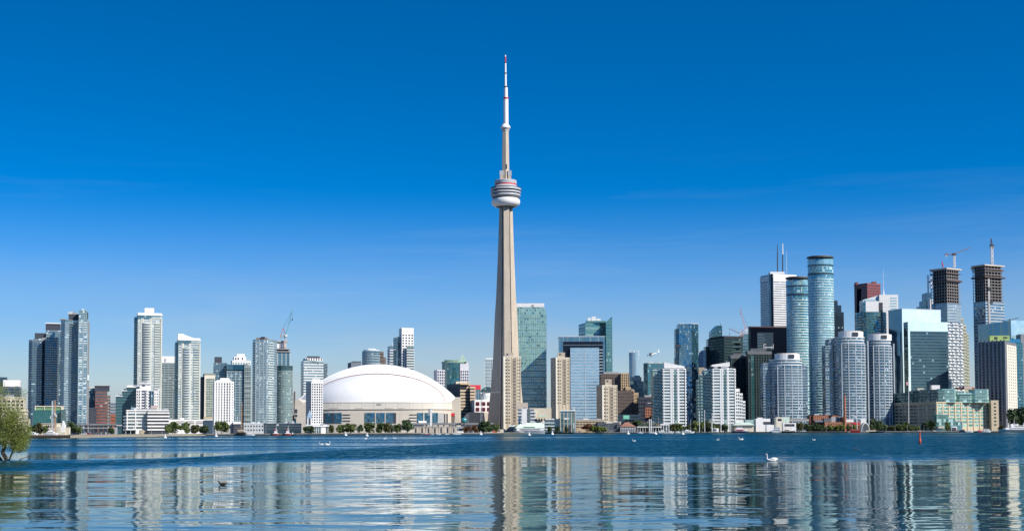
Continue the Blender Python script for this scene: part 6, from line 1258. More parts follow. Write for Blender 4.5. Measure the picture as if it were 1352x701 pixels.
f = rect(739.5, 759.5, 545, 1770, 16); b.prism('glazing', f, None, 542.5, facade('hall_glass', (.04, .13, .15), (.16, .30, .31), (.36, .42, .38), 6.5, 4.2, .06, .1, 2.2, .07, .1, (.5, .6, .55), .05)); b.cube('roof_slab', 738.5, 760.3, 541.2, 542.6, white, dy=-1.5, D=19); b.cube('roof_post', 757.6, 758.4, 537.5, 541.2, white, dy=1, D=.9); b.fins('column', f[0], f[1], GZ, b.z(542.5), 4, .8, .5, cream)
b.cube('dark_entrance', 743, 756, 561, None, darkm, dy=-.3, D=.6); b.cube('white_band', 744, 751, 551.5, 553.5, white, dy=-.4, D=.6)
b = Bld('long_lowrise', 'long tan two and three storey building with strip windows, behind the green waterfront bushes', 'low building', 779, 1800)
f = rect(761, 798, 555, 1800, 14); b.prism('wall', f, None, 554.3, mat('tan_stone2', (.50, .40, .28), .85)); b.on_face('window', f[0], f[1], b.z(565), b.z(555.3), 9, 3, .78, .42, wgd, .06); b.roof(f, 554.3, .5, .3, cream)
b = Bld('boat_shed', 'dark waterfront shed with a stepped roof, behind the bushes left of the hip roofed pavilion', 'shed', 805, 1795)
for p0, p1, y in ((789, 800, 557.5), (800.1, 811, 559), (811.1, 820, 558)): f = rect(p0, p1, y, 1795, 12); b.prism('wall', f, None, y, mat('slate_dark', ())); b.roof(f, y, .5, .5, mat('slate_panel', ())); b.on_face('window', f[0], f[1], b.z(567), b.z(y+1.5), 4, 2, .6, .5, wg, .06)
b.cube('red_awning', 767, 777, 563.5, 566, mat('awning_red', (.42, .12, .10), .8), dy=-8, D=4)
b = Bld('pavilion', 'waterside pavilion with a brown hip roof and open verandah, left of the cable mast canopy', 'pavilion', 829, 1785)
q = MB(); Y = 1785; x0, x1 = wx(818.5, 560, Y), wx(840, 560, Y); xm0, xm1 = wx(826.5, 557, Y), wx(830.5, 557, Y); q.prism([(x0, Y), (x1, Y), (x1, Y+16), (x0, Y+16)], b.z(563), b.z(557), True, True, [(xm0, Y+7), (xm1, Y+7), (xm1, Y+9), (xm0, Y+9)]); b.mb('hip_roof', q, mat('shingle_brown', (.28, .14, .10), .9))
f = rect(820, 838.5, 563, 1787, 12); b.prism('glazed_room', f, None, 563, mat('slate_panel', ())); b.fins('post', (x0+.5, Y+.4), (x1-.5, Y+.4), GZ, b.z(563), 9, .35, .2, white); b.cube('rail', 819, 839.5, 565.2, 565.7, white, dy=.2, D=.2); b.cube('chimney', 818.2, 819.8, 556, 560, mat('tan_pale', ()), dy=5, D=2)
b = Bld('billboard', 'mint green billboard box on a dark roof, above the hip roofed pavilion', 'billboard', 827, 1830)
b.cube('panel', 823, 831, 548, 553, mat('mint_panel', (.20, .58, .42), .5), D=1.5); b.cube('post', 824.5, 825.2, 553, None, dsteel, dy=.4, D=.7); b.cube('post', 829, 829.7, 553, None, dsteel, dy=.4, D=.7)
b = Bld('office_building', 'dark low block behind the mint green billboard', 'office building', 822, 1990); f = rect(811, 846, 548, 1990, 14); b.prism('wall', f, None, 547, mat('navy_panel', (.03, .06, .10), .6)); b.on_face('window', f[0], f[1], b.z(562), b.z(548), 12, 3, .6, .4, wgd, .06)
# cable stayed white canopy
b = Bld('canopy', 'long white canopy hung on cables from a forked mast, by the marina', 'canopy', 858, 1790)
b.cube('roof', 841, 874, 562.9, 564, white, dy=0, D=12); b.fins('post', (wx(842, 565, 1790), 1790.5), (wx(873, 565, 1790), 1790.5), GZ, b.z(564), 9, .4, .2, white)
for px in (857, 859.3): b.cube('mast', px, px+.9, 553, None, white, dy=-1, D=1)
q = MB()
for px in (842, 848, 852, 864, 868, 872): q.bar(at(858.4, 554, 1789.4), at(px, 563, 1790), .12)
b.mb('cable', q, steel)
b = Bld('pavilion', 'small white framed quay pavilion at the foot of the left white condominium', 'pavilion', 878, 1800); b.cube('frame', 872, 884, 559.5, 561, white, D=8); b.fins('post', (wx(872.5, 565, 1800), 1800.4), (wx(883.5, 565, 1800), 1800.4), GZ, b.z(561), 3, .5, .2, white); b.cube('back_wall', 873, 884, 561, None, g_lo, dy=5, D=2)
b = Bld('harbour_shed', 'low white shed with glazed side by the light masts', 'shed', 945, 1792); b.cube('wall', 940, 949, 565, None, white, D=5); b.cube('window', 941, 946, 566, 569, g_lo, dy=-.2, D=.4)
# marina light masts
def light_mast(lbl, px, y0, Y):
    b = Bld('light_mast', lbl, 'light mast', px, Y, 'white light masts by the marina'); q = MB(); p = at(px, 560, Y); q.bar((p.x, Y, GZ), (p.x, Y, b.z(y0)), .42, 6, .3); b.mb('pole', q, white)
    q = MB(); z = b.z(y0); q.box(p.x-.55, p.x+.55, Y-.55, Y+.55, z, z+1.6); b.mb('lamp_head', q, steel); q = MB(); z = b.z(553.5); q.bar((p.x-1.8, Y, z), (p.x+1.8, Y, z), .14); b.mb('cross_arm', q, steel)
for px, y0, l in ((923.4, 544, 'white light mast, leftmost of the row by the marina'), (930.4, 543, 'white light mast, second in the row by the marina'), (940.3, 547, 'white light mast, third in the row, beside the white shed'), (951.8, 552, 'white light mast, fourth in the row, under the curved trellis'), (964.6, 546, 'white light mast, rightmost of the row, by the pink boat')): light_mast(l, px, y0, 1786)
b = Bld('trellis', 'wide white steel trellis arching over the quay below the right white condominium', 'trellis', 960, 1805); q = MB(); n = 14
for dy in (0, 8):
    P = [at(936+k*3.2, 554.6-1.6*math.sin(k*.9)-(.8 if k > 8 else 0), 1805+dy) for k in range(n)]
    for a, c in zip(P, P[1:]): q.bar(a, c, .18)
    P2 = [p+Vector((0, 0, -2.2)) for p in P]
    for a, c in zip(P2, P2[1:]): q.bar(a, c, .16)
    for k in range(n-1): q.bar(P[k] if k % 2 else P2[k], P2[k+1] if k % 2 else P[k+1], .12)
b.mb('truss', q, white)
for k in (1, 5, 9, 12):
    q = MB(); p = at(936+k*3.2, 556, 1805); q.bar((p.x, 1805, GZ), (p.x, 1805, p.z), .25); b.mb('post', q, white)
b = Bld('pavilion', 'pale green roofed festival tent hall behind the pink boat', 'pavilion', 980, 1810); q = MB(); Y = 1810; x0, x1 = wx(968, 560, Y), wx(997, 560, Y); q.prism([(x0, Y), (x1, Y), (x1, Y+22), (x0, Y+22)], b.z(561), b.z(557.5), True, True, [(x0+6, Y+10), (x1-6, Y+10), (x1-6, Y+12), (x0+6, Y+12)]); b.mb('tent_roof', q, mat('tent_green', (.52, .62, .54), .7)); b.cube('side_wall', 970, 995, 561, None, cream, dy=3, D=14)
b = Bld('ferry_terminal', 'white low hall with a stepped parapet, behind the trees right of the festival tent', 'terminal building', 1007, 1830); f = rect(998, 1017, 555, 1830, 16); b.prism('wall', f, None, 552.5, white); b.cube('parapet', 1000, 1007, 551, 552.6, white, dy=0, D=4); b.cube('side_wing', 984, 998, 554, None, mat('sea_panel', ()), dy=2, D=14); b.cube('dark_louvre', 1008, 1017, 556.5, 560, darkm, dy=-.3, D=.5)
b = Bld('hall', 'cream and mint cube hall behind the moored ship, under the round fronted condominium', 'hall', 1033, 1840); b.cube('cream_half', 1025, 1034, 550.5, None, mat('cream_pale', ()), D=14); b.cube('mint_half', 1034.1, 1042, 550.5, None, mat('mint_white', (.55, .68, .60), .6), dy=0, D=14); b.cube('side_canopy', 1042, 1068, 553, 556, greyc, dy=2, D=10); b.cube('canopy_post', 1066, 1067, 556, None, greyc, dy=3, D=1); b.cube('canopy_post', 1052, 1053, 556, None, greyc, dy=3, D=1); b.cube('window', 1027, 1032, 552.5, 555.5, wgd, dy=-.2, D=.4)
b = Bld('restaurant', 'long white quay restaurant with dark windows behind the moored ship', 'restaurant', 1040, 1812); b.cube('wall', 1012, 1022, 560.5, None, white, D=8); b.cube('main_room', 1034, 1051, 558, None, white, dy=2, D=10); b.cube('window_band', 1036, 1049, 559.5, 562.5, wg, dy=1.7, D=.5)

# brick power hall with chimney
ob = mat('orange_brick', ()); 
b = Bld('brick_hall', 'old orange brick power hall with grey roofs and a tall thin brick chimney', 'hall', 1105, 1850)
f = rect(1073.5, 1107, 549, 1850, 20); b.prism('wall', f, None, 548, ob); b.fins('pilaster', (wx(1074, 550, 1850), 1850), (wx(1107, 550, 1850), 1850), b.z(557), b.z(548.6), 12, .8, .35, ob); b.roof(f, 548, .4, .3, mat('rust_dark', ()))
b.cube('shaded_end', 1069, 1073.4, 548.5, None, mat('brick_dark', (.20, .08, .05), .9), dy=2, D=16)  # darker copy of the brick, shade put into the end wall's colour
b.cube('grey_roof', 1076, 1088, 554.5, 557, mat('slate_panel', ()), dy=-6, D=8); b.cube('dark_block', 1088, 1097.5, 552, 557, mat('slate_dark', ()), dy=-7, D=8); b.cube('grey_block', 1097.6, 1105.5, 550, 557, greyc, dy=-6, D=8); q = MB(); Y = 1842; x0, x1 = wx(1105.5, 553, Y), wx(1114.5, 553, Y); q.prism([(x0, Y), (x1, Y), (x1, Y+9), (x0, Y+9)], b.z(554.5), b.z(549.5), True, True, [(x0+2, Y+4), (x1-2, Y+4), (x1-2, Y+5), (x0+2, Y+5)]); b.mb('pitched_roof', q, mat('slate_dark', ())); b.cube('gable_wall', 1110.5, 1117, 550.5, 557.4, ob, dy=-9, D=6)
f = rect(1089, 1136, 558, 1838, 10); b.prism('front_wall', f, 562.5, 557.2, ob); b.cube('corner_pier', 1089, 1091.5, 557.4, None, ob, dy=-12.4, D=3); b.cube('shop_band', 1092, 1114, 562.2, None, mat('slate_panel', ()), dy=-11, D=5); b.cube('shop_band', 1114.1, 1136, 562.2, None, mat('brick_dark', ()), dy=-11, D=5); b.cube('red_sign', 1126, 1135, 557.6, 560, redp, dy=-12.6, D=.5); b.on_face('window', f[0], f[1], b.z(562), b.z(558), 14, 1, .4, .4, wgd, .06)
q = MB(); p = at(1115.6, 557, 1838); q.bar((p.x, 1838, GZ), at(1115.2, 521, 1838), 2.1, 12, 1.15); b.mb('chimney', q, ob); q = MB(); q.bar(at(1115.2, 522, 1838), at(1115.2, 520.6, 1838), 1.3, 12, 1.3); b.mb('chimney_cap', q, mat('brick_dark', ()))
b.cube('white_annex', 1117.2, 1127, 553.5, 557, white, dy=3, D=8); b.cube('white_annex', 1136.5, 1143.5, 553, None, white, dy=8, D=8)
b = Bld('canopy', 'white arched fabric canopy standing on the quay right of the brick hall', 'canopy', 1143, 1815); q = MB(); Y = 1815; c = at(1143, 567, Y); rx, rz_ = wx(1148.5, 560, Y)-c.x, b.z(557.6)-GZ; n = 16
for r0, r1, y0, y1 in ((1, .96, 0, 9),):
    for k in range(n):
        t0, t1 = math.pi*k/n, math.pi*(k+1)/n; a = lambda t, s, y: (c.x+rx*s*math.cos(t), Y+y, GZ+rz_*s*math.sin(t))
        q.face([a(t0, 1, 0), a(t1, 1, 0), a(t1, 1, 9), a(t0, 1, 9)]); q.face([a(t0, .9, 9), a(t1, .9, 9), a(t1, .9, 0), a(t0, .9, 0)]); q.face([a(t1, 1, 0), a(t0, 1, 0), a(t0, .9, 0), a(t1, .9, 0)])
b.mb('arched_shell', q, white); q = MB(); n = 16; q.face([(c.x+rx*.9*math.cos(math.pi*k/n), Y+7, GZ+rz_*.9*math.sin(math.pi*k/n)) for k in range(n+1)]); b.mb('back_screen', q, mat('screen_pale', (.6, .6, .58), .8))
b = Bld('street_lamp', 'tall curved white lamp pole rising over the brick hall\'s right end', 'street lamp', 1131.5, 1806); q = MB(); P = [at(px, py, 1806) for px, py in ((1131.8, 566), (1131.6, 556), (1131, 551.5), (1129, 549.2), (1125.6, 547.4))]; P[0].z = GZ
for a, c in zip(P, P[1:]): q.bar(a, c, .42, 6, .38)
b.mb('pole', q, white); q = MB(); q.bar(P[-1], at(1124.4, 547, 1806), .7, 6, .4); b.mb('lamp_head', q, steel)
# white flagpole by the warehouse
b = Bld('flagpole', 'white flagpole with a small red and white flag, left of the warehouse glass roofs', 'flagpole', 1199.8, 1900); q = MB(); p = at(1199.8, 565, 1900); q.bar((p.x, 1900, GZ), at(1199.6, 497, 1900), .5, 6, .3); b.mb('pole', q, white); b.cube('flag', 1196.6, 1199.4, 504, 508.5, mat('flag_red_white', (.6, .32, .32), .8), dy=0, D=.15)

# ------------------------------------------------------------ elevated road
def viaduct(lbl, p0, p1, y0, y1, Y, n):
    b = Bld('viaduct', lbl, 'viaduct', (p0+p1)/2, Y); x0, x1 = wx(p0, y0, Y), wx(p1, y0, Y); q = MB(); q.box(x0, x1, Y, Y+16, b.z(y1), b.z(y0)); b.mb('deck', q, greyc)
    q = MB(); q.box(x0, x1, Y-.4, Y-.1, b.z(y1)+.5, b.z(y0)+.8); b.mb('parapet', q, mat('parapet_grey', (.22, .23, .24), .8)); q = MB(); q.box(-.9, .9, -1.2, 1.2, 0, b.z(y1)-GZ); b.many('pier', q.mesh(), [(x0+(x1-x0)*(k+.5)/n, Y+5, GZ, 0) for k in range(n)], greyc)
viaduct('elevated road deck on piers behind the left shore trees', 101, 154, 560.4, 562, 1120, 8)
viaduct('dark elevated road on piers passing in front of the dome\'s right end', 543, 652, 558.8, 561, 1700, 14)
b = Bld('viaduct', 'lower ramp of the elevated road at the left shore', 'viaduct', 130, 1085); x0, x1 = wx(104, 565, 1085), wx(150, 565, 1085); q = MB(); q.box(x0, x1, 1085, 1093, b.z(565.4), b.z(564.2)); b.mb('deck', q, greyc); q = MB(); q.box(-.5, .5, -.5, .5, 0, b.z(565.4)-GZ); b.many('pier', q.mesh(), [(x0+(x1-x0)*(k+.5)/8, 1089, GZ, 0) for k in range(8)], greyc)
# low quay buildings in the middle
b = Bld('quay_sheds', 'row of small tan quay kiosks with dark doors below the elevated road', 'kiosk row', 575, 1480)
for k in range(7):
    p = 546+k*8.4; b.cube('kiosk_wall', p, p+7.2, 562.8, None, mat('tan_pale', ()), dy=0, D=5); b.cube('door', p+2, p+4, 564.6, None, darkm, dy=-.15, D=.3); b.cube('kiosk_roof', p-.2, p+7.4, 562.3, 562.9, greyc, dy=-.5, D=6)
b = Bld('quay_pavilion', 'white glazed pavilion below the dome\'s right end, left of the reddish bushes', 'pavilion', 607, 1450); b.cube('wall', 603, 612, 563.5, None, white, D=7); b.cube('window', 604, 611, 565, 568.5, wg, dy=-.2, D=.4); b.cube('roof', 602.5, 612.5, 562.8, 563.5, steel, dy=-.6, D=8)
b = Bld('container_row', 'red and cream low kiosks under the green trees left of the white ferry', 'kiosk row', 658, 1600); b.cube('red_kiosk', 649, 656.5, 567, None, mat('kiosk_red', (.45, .12, .08), .7), D=3); b.cube('cream_kiosk', 656.8, 665, 566.6, None, cream, D=3); b.cube('window', 658, 660.5, 567.6, 569.2, darkm, dy=-.2, D=.4)
b = Bld('sphere_kiosk', 'teal glass sphere on the quay beside the tan hotel', 'sphere', 612.5, 1690); q = MB(); c = at(612.5, 554.5, 1690); q.lathe((c.x, 1693, c.z), [(3.4*math.sin(math.pi*k/12), -3.4*math.cos(math.pi*k/12)) for k in range(13)], 20); b.mb('sphere', q, mat('sphere_teal', (.05, .30, .32), .15, ior=2), smooth=True); q = MB(); q.bar((c.x, 1693, GZ), (c.x, 1693, c.z-3), .9, 8); b.mb('stand', q, dsteel)
b = Bld('dark_gable', 'dark triangular gable beside the teal glass sphere', 'gable building', 615.5, 1760); q = MB(); Y = 1760; P = [(wx(px, py or 567, Y), wz(px, py, Y) if py else GZ) for px, py in ((610.5, None), (619.5, None), (618.8, 546), (616, 545.5), (611, 553))]; q.face([(x, Y, z) for x, z in P])
for (x0, z0), (x1, z1) in zip(P, P[1:]+P[:1]): q.face([(x1, Y, z1), (x0, Y, z0), (x0, Y+6, z0), (x1, Y+6, z1)])
b.mb('wall', q, mat('slate_dark', ())); b.cube('window', 613, 616, 556, 559, wgd, dy=-.2, D=.3)
# low buildings behind the tall ship and tugs
b = Bld('quay_lowrise', 'pale grey two storey quay building with square windows, behind the tall ship', 'low building', 336, 1330)
f = rect(322, 348.5, 560, 1330, 12); b.prism('wall', f, None, 559, mat('pale_grey_panel', (.44, .46, .48), .7)); b.on_face('window', f[0], f[1], b.z(570), b.z(560), 7, 2, .5, .45, wg, .06); b.roof(f, 559, .5, .3, steel); b.cube('white_annex', 308, 318, 556.5, 559.5, white, dy=2, D=8); b.cube('annex_wall', 308.4, 317.6, 559.5, None, darkm, dy=3, D=6)
b = Bld('quay_lowrise', 'long dark blue glass quay building with a planted roof, behind the tugboats', 'low building', 372, 1335)
f = rect(348.8, 398, 560, 1335, 14); b.prism('wall', f, None, 559, facade('navy_glass', (.01, .035, .06), (.03, .08, .12), (.02, .05, .07), 4, 2, .2, .1, 1.8)); b.roof(f, 559, .5, .4, mat('slate_panel', ())); slabs(b, f, 566, 560, 3.6, mat('slate_dark', ()), .2, .2)
b = Bld('low_hall', 'low white hall with dark openings behind the shore trees left of the white slab tower', 'hall', 245, 1420); f = rect(223, 283, 555, 1420, 14); b.prism('wall', f, None, 553.5, white); b.on_face('opening', (wx(232, 557, 1420), 1420), (wx(270, 557, 1420), 1420), b.z(560), b.z(555.3), 3, 2, .86, .5, darkm, .06); b.cube('roof_block', 238, 243, 551.5, 553.6, white, dy=2, D=6); b.cube('dark_end', 269, 283.4, 554.5, None, mat('navy_panel', ()), dy=-1, D=6)
b = Bld('chimney', 'pair of thin grey chimneys left of the dome', 'chimney', 387, 2100); b.cube('stack', 386, 387.4, 518, None, greyc, D=2); b.cube('stack', 388.2, 389.6, 516.5, None, mat('rust_dark', ()), D=2); b.cube('base_block', 385, 391, 548, None, brick, dy=-2, D=8)
# ------------------------------------------------------------ trees
def leaf_mat(name, a, c):
    if name in MC: return MC[name]
    m = bpy.data.materials.new(name); m.use_nodes = True; nt = m.node_tree; p = nt.nodes['Principled BSDF']; p.inputs['Roughness'].default_value = .6
    g = nt.nodes.new('ShaderNodeNewGeometry'); n = nt.nodes.new('ShaderNodeTexNoise'); n.inputs['Scale'].default_value = .55; n.inputs['Detail'].default_value = 2; nt.links.new(g.outputs['Position'], n.inputs['Vector'])
    ad = nt.nodes.new('ShaderNodeMath'); ad.operation = 'MULTIPLY_ADD'; nt.links.new(g.outputs['Random Per Island'], ad.inputs[0]); ad.inputs[1].default_value = .5
    mr = nt.nodes.new('ShaderNodeMapRange'); mr.inputs[1].default_value = .3; mr.inputs[2].default_value = .7; mr.inputs[3].default_value = 0; mr.inputs[4].default_value = .5; nt.links.new(n.outputs['Fac'], mr.inputs[0]); nt.links.new(mr.outputs[0], ad.inputs[2])
    mx = nt.nodes.new('ShaderNodeMix'); mx.data_type = 'RGBA'; nt.links.new(ad.outputs[0], mx.inputs[0]); mx.inputs[6].default_value = (*a, 1); mx.inputs[7].default_value = (*c, 1); nt.links.new(mx.outputs[2], p.inputs['Base Color'])
    p.inputs['Transmission Weight'].default_value = 0
    MC[name] = m; return m
LM = {'green': leaf_mat('leaf_green', (.045, .08, .018), (.16, .20, .055)), 'dark': leaf_mat('leaf_dark', (.022, .05, .018), (.085, .13, .045)), 'bright': leaf_mat('leaf_bright', (.09, .13, .02), (.22, .25, .05)), 'rust': leaf_mat('leaf_rust', (.09, .035, .02), (.2, .10, .04)), 'olive': leaf_mat('leaf_olive', (.05, .06, .015), (.13, .13, .04))}
bark = mat('bark', (.10, .075, .05), .9, vary=.3, scale=2)
def crown_mesh(seed, n=1100, size=.115, flat=1.0):
    rnd = random.Random(seed); q = MB(); cl = []
    for k in range(16):
        t = rnd.uniform(0, 2*math.pi); zc_ = rnd.uniform(.20, .80); r = .36*math.sqrt(rnd.random())*(1-.9*abs(zc_-.42)); cl.append((r*math.cos(t), r*math.sin(t), zc_*flat, rnd.uniform(.13, .21)))
    for i in range(n):
        cx_, cy_, cz_, cr = rnd.choice(cl); v = Vector((rnd.gauss(0, 1), rnd.gauss(0, 1), rnd.gauss(0, 1))).normalized()*cr*rnd.random()**.35
        p = Vector((cx_, cy_, cz_))+v; s = size*rnd.uniform(.6, 1.25); a = Vector((rnd.gauss(0, 1), rnd.gauss(0, 1), rnd.gauss(0, .7))).normalized(); c = a.cross(Vector((rnd.gauss(0, 1), rnd.gauss(0, 1), rnd.gauss(0, 1)))).normalized()
        q.face([p-a*s*.6, p-c*s*.45+a*s*.1, p+a*s*.6, p+c*s*.45-a*s*.1])
    return q.mesh()
CROWNS = [crown_mesh(k) for k in range(5)]
def trunk_mesh(seed):
    rnd = random.Random(seed); q = MB(); q.bar((0, 0, 0), (.01, 0, .36), .035, 7, .022)
    for k in range(5): t = k*1.3+rnd.random(); q.bar((.01, 0, .28+.03*k), (.2*math.cos(t), .2*math.sin(t), .5+.06*k), .016, 5, .006)
    return q.mesh()
TRUNKS = [trunk_mesh(k) for k in range(5)]
TN = [0]; CM = {}
def tree(lbl, px, ytop, wpx, Y, kind='green', grp=None, cat='tree', name='tree'):
    k = TN[0] % 5; TN[0] += 1
    key = (k, kind)
    if key not in CM:
        a = CROWNS[k].copy(); a.materials.clear(); a.materials.append(LM[kind]); CM[key] = a
    h = wz(px, ytop, Y)-GZ; wd = wpx*Y/F; p = at(px, 567, Y)
    r = bpy.data.objects.new(name, None); sc.collection.objects.link(r); r.location = (p.x, Y, GZ); r.rotation_euler = (0, 0, TN[0]*1.7); tag(r, lbl, cat, grp)
    t = link('trunk', TRUNKS[k], bark, r); t.scale = (h, h, h*.95)
    c = link('crown', CM[key], None, r); c.scale = (wd/.84, wd/.84, h/.97)
    return r
G1 = 'trees on the shore left of the tall ship'
for i, (px, y, w_, k) in enumerate(((221.5, 561, 9, 'green'), (231, 555, 20, 'green'), (246, 556.5, 15, 'green'), (257.5, 560, 13, 'olive'), (269.5, 559.5, 16, 'dark'), (293, 555.5, 20, 'green'))):
    tree(['small bush at the left end of the row of shore trees by the white terraces', 'broad tall tree second from the left in the row by the white terraces', 'round tree third in the row right of the white terraces', 'low olive tree fourth in the row right of the white terraces', 'dark broad tree fifth in the row, before the dark low hall end', 'lone broad tree at the foot of the white tower with window columns'][i], px, y, w_, on_quay(px, 16), k, G1)
G2 = 'row of trees below the dome'
nms = ['first', 'second', 'third', 'fourth', 'fifth', 'sixth', 'seventh', 'eighth', 'ninth', 'tenth', 'eleventh', 'twelfth']
for i, (px, y, w_, k) in enumerate(((407, 561, 15, 'dark'), (437.5, 560, 7, 'olive'), (449, 560, 14, 'green'), (462.5, 556.5, 16, 'green'), (475, 560, 9, 'dark'), (487.5, 556.5, 16, 'green'), (502.5, 557.5, 13, 'green'), (513.5, 557.5, 13, 'olive'), (524, 557.5, 13, 'green'), (537.5, 553.5, 16, 'dark'))):
    tree(f'{nms[i]} tree from the left in the row below the white dome', px, y, w_, on_quay(px, 22), k, G2)
G3 = 'trees left of the white ferry'
for l, px, y, w_, k in (('reddish bush, leftmost of the clump left of the white ferry', 617, 562, 14, 'rust'), ('reddish brown low tree between the red bush and the green trees left of the ferry', 627, 560.5, 13, 'rust'), ('dark green broad tree in the clump left of the white ferry', 639, 555, 18, 'dark'), ('dark green low tree filling the middle of the clump left of the ferry', 647, 557.5, 14, 'dark'), ('green tree at the right end of the clump left of the white ferry', 654.5, 559, 11, 'green')): tree(l, px, y, w_, on_quay(px, 14), k, G3)
G4 = 'bushes before the long tan low rise'
for l, px, y, w_, k in (('reddish bush before the left end of the long tan low rise', 776, 557.5, 13, 'rust'), ('light green bush right of the reddish one, before the long tan low rise', 784, 561, 10, 'bright'), ('second light green bush before the long tan low rise', 791, 562, 10, 'bright'), ('third light green bush, nearest the dark stepped shed', 797, 563, 9, 'bright')): tree(l, px, y, w_, 1786, k, G4, 'bush', 'bush')
G5 = 'trees behind the marina'
spec = [(701, 563, 5, 'dark'), (726, 562, 6, 'dark'), (736, 562.5, 6, 'dark'), (748, 562.5, 6, 'dark'), (835, 553.5, 16, 'dark'), (845, 554, 16, 'dark'), (856, 556, 12, 'dark'), (868, 557, 10, 'olive'), (888, 558.5, 12, 'olive'), (897, 557, 12, 'green'), (910, 560, 10, 'olive'), (917, 554, 15, 'green'), (926, 556, 14, 'green'), (934, 555, 14, 'dark'), (942, 557, 13, 'green'), (948, 560, 10, 'olive'), (957, 559, 10, 'dark')]
lb = ['slim dark tree behind the white ferry', 'slim dark tree before the scalloped terminal', 'second slim dark tree before the scalloped terminal', 'slim dark tree at the glass hall\'s door', 'dark tree above the hip roofed pavilion', 'broad dark tree right of the mint green billboard', 'dark tree behind the forked cable mast', 'olive tree left of the left white condominium', 'olive tree at the foot of the left white condominium', 'green tree before the left white condominium\'s right half', 'low olive tree behind the white yachts', 'broad green tree left of the first light mast', 'green tree between the first two light masts', 'dark tree right of the second light mast', 'green tree right of the third light mast', 'low olive tree behind the white harbour shed', 'dark tree under the white trellis']
for l, (px, y, w_, k) in zip(lb, spec): tree(l, px, y, w_, 1815 if px > 800 else 1764, k, G5)
G6 = 'trees along the right quay'
spec = [(989, 560, 6, 'green', 'small tree, left of a pair before the festival tent'), (997, 560.5, 6, 'green', 'small tree, right of a pair before the festival tent'), (1006, 559, 8, 'green', 'round tree before the white ferry hall'), (1013, 562, 7, 'olive', 'low olive tree right of the round one before the white ferry hall'), (1056, 556.5, 12, 'olive', 'olive tree right of the moored ship'), (1066, 558.5, 10, 'dark', 'dark tree left of the brick hall, by the grey canopy'), (1075, 558.5, 12, 'dark', 'dark tree before the left end of the brick hall'), (1084, 559, 12, 'dark', 'dark tree left of the brick corner pier'), (1095, 561, 11, 'bright', 'yellow green bush right of the brick corner pier'), (1104, 560, 11, 'bright', 'second yellow green bush before the brick hall'), (1111, 559, 11, 'bright', 'tallest yellow green bush, just left of the chimney foot'), (1118, 558, 7, 'dark', 'dark small tree below the brick chimney'), (1127, 560, 10, 'bright', 'yellow green tree behind the red lightship'), (1143, 561, 7, 'olive', 'small olive tree inside the white arch'), (1151, 559.5, 9, 'bright', 'light green tree right of the white arch'), (1158, 561, 9, 'olive', 'low olive tree right of the white arch'), (1153, 552, 10, 'dark', 'dark tall tree behind the light green one by the arch'), (1161, 553, 10, 'dark', 'dark tree at the warehouse\'s left corner'), (1168, 560, 11, 'green', 'green tree before the warehouse\'s shaded left end'), (1177, 561, 11, 'olive', 'olive tree second along the warehouse\'s shaded side'), (1186, 559, 12, 'green', 'green tree third along the warehouse\'s shaded side'), (1194, 557, 14, 'green', 'tallest green tree before the warehouse\'s shaded side'), (1203, 560, 10, 'green', 'round green tree left of the orange buoy'), (1211, 561.5, 7, 'bright', 'small light green tree above the orange buoy'), (1230, 553, 12, 'dark', 'dark tree at the corner of the warehouse podium'), (1222, 556, 12, 'dark', 'dark tree left of the warehouse podium'), (1251, 556, 6, 'bright', 'single light green tree before the green podium'), (1322, 560, 7, 'olive', 'small tree right of the warehouse end tower'), (1341, 538, 22, 'dark', 'large dark tree mass above the white excursion ship'), (1354, 534, 22, 'dark', 'large dark tree at the right edge above the ship')]
for px, y, w_, k, l in spec: tree(l, px, y, w_, 1905 if px > 1300 else (1872 if px > 1215 else 1838), k, G6)
G7 = 'trees on the left shore'
for l, px, y, w_, k in (('light green tree left of the cream shore pavilion', 51, 557, 12, 'olive'), ('green tree before the teal office', 60, 561, 9, 'green'), ('dark tree left of the cream pavilion', 42, 560, 10, 'dark'), ('broad dark tree right of the white monument', 95, 556.5, 15, 'dark'), ('dark tree under the elevated road', 104, 562, 9, 'green'), ('dark tree below the brick banded mid rise', 147, 564, 8, 'dark')): tree(l, px, y, w_, 880 if px < 92 else 1075, k, G7)

# ------------------------------------------------------------ lamp posts and parked cars along the promenade
q = MB(); q.bar((0, 0, 0), (0, 0, 8), .13, 6, .09); lp_ = q.mesh(); q = MB(); q.bar((0, 0, 7.9), (1.3, 0, 8.2), .08, 5); q.box(1.0, 1.9, -.2, .2, 8.05, 8.3); lh_ = q.mesh()
for k, px in enumerate((108, 120, 200, 214, 240, 263, 281, 351, 398, 443, 471.5, 495, 519, 530, 545, 622, 664, 722, 742, 757, 785, 815, 990, 1002, 1060, 1091, 1170, 1182, 1198, 1220, 1244, 1265)):
    Y = on_quay(px, 6); p = at(px, 567, Y); r = bpy.data.objects.new('street_lamp', None); sc.collection.objects.link(r); r.location = (p.x, Y, GZ); tag(r, 'thin grey lamp post on the harbour promenade', 'street lamp', 'grey lamp posts along the promenade'); link('pole', lp_, mat('galvanised', ()), r); link('lamp_arm', lh_, mat('galvanised', ()), r)
def wheel_mesh(): q = MB(); q.lathe((0, 0, 0), [(.001, -.1), (.32, -.1), (.32, .1), (.001, .1)], 12); return q.mesh()
wh_ = wheel_mesh(); q = MB(); q.prism([(-2.1, -.85), (2.1, -.85), (2.1, .85), (-2.1, .85)], .3, .85, True, True, [(-2.05, -.8), (2.0, -.8), (2.0, .8), (-2.05, .8)]); cb_ = q.mesh(); q = MB(); q.prism([(-1.7, -.78), (1.1, -.78), (1.1, .78), (-1.7, .78)], .85, 1.45, True, True, [(-1.25, -.65), (.5, -.65), (.5, .65), (-1.25, .65)]); cc_ = q.mesh()
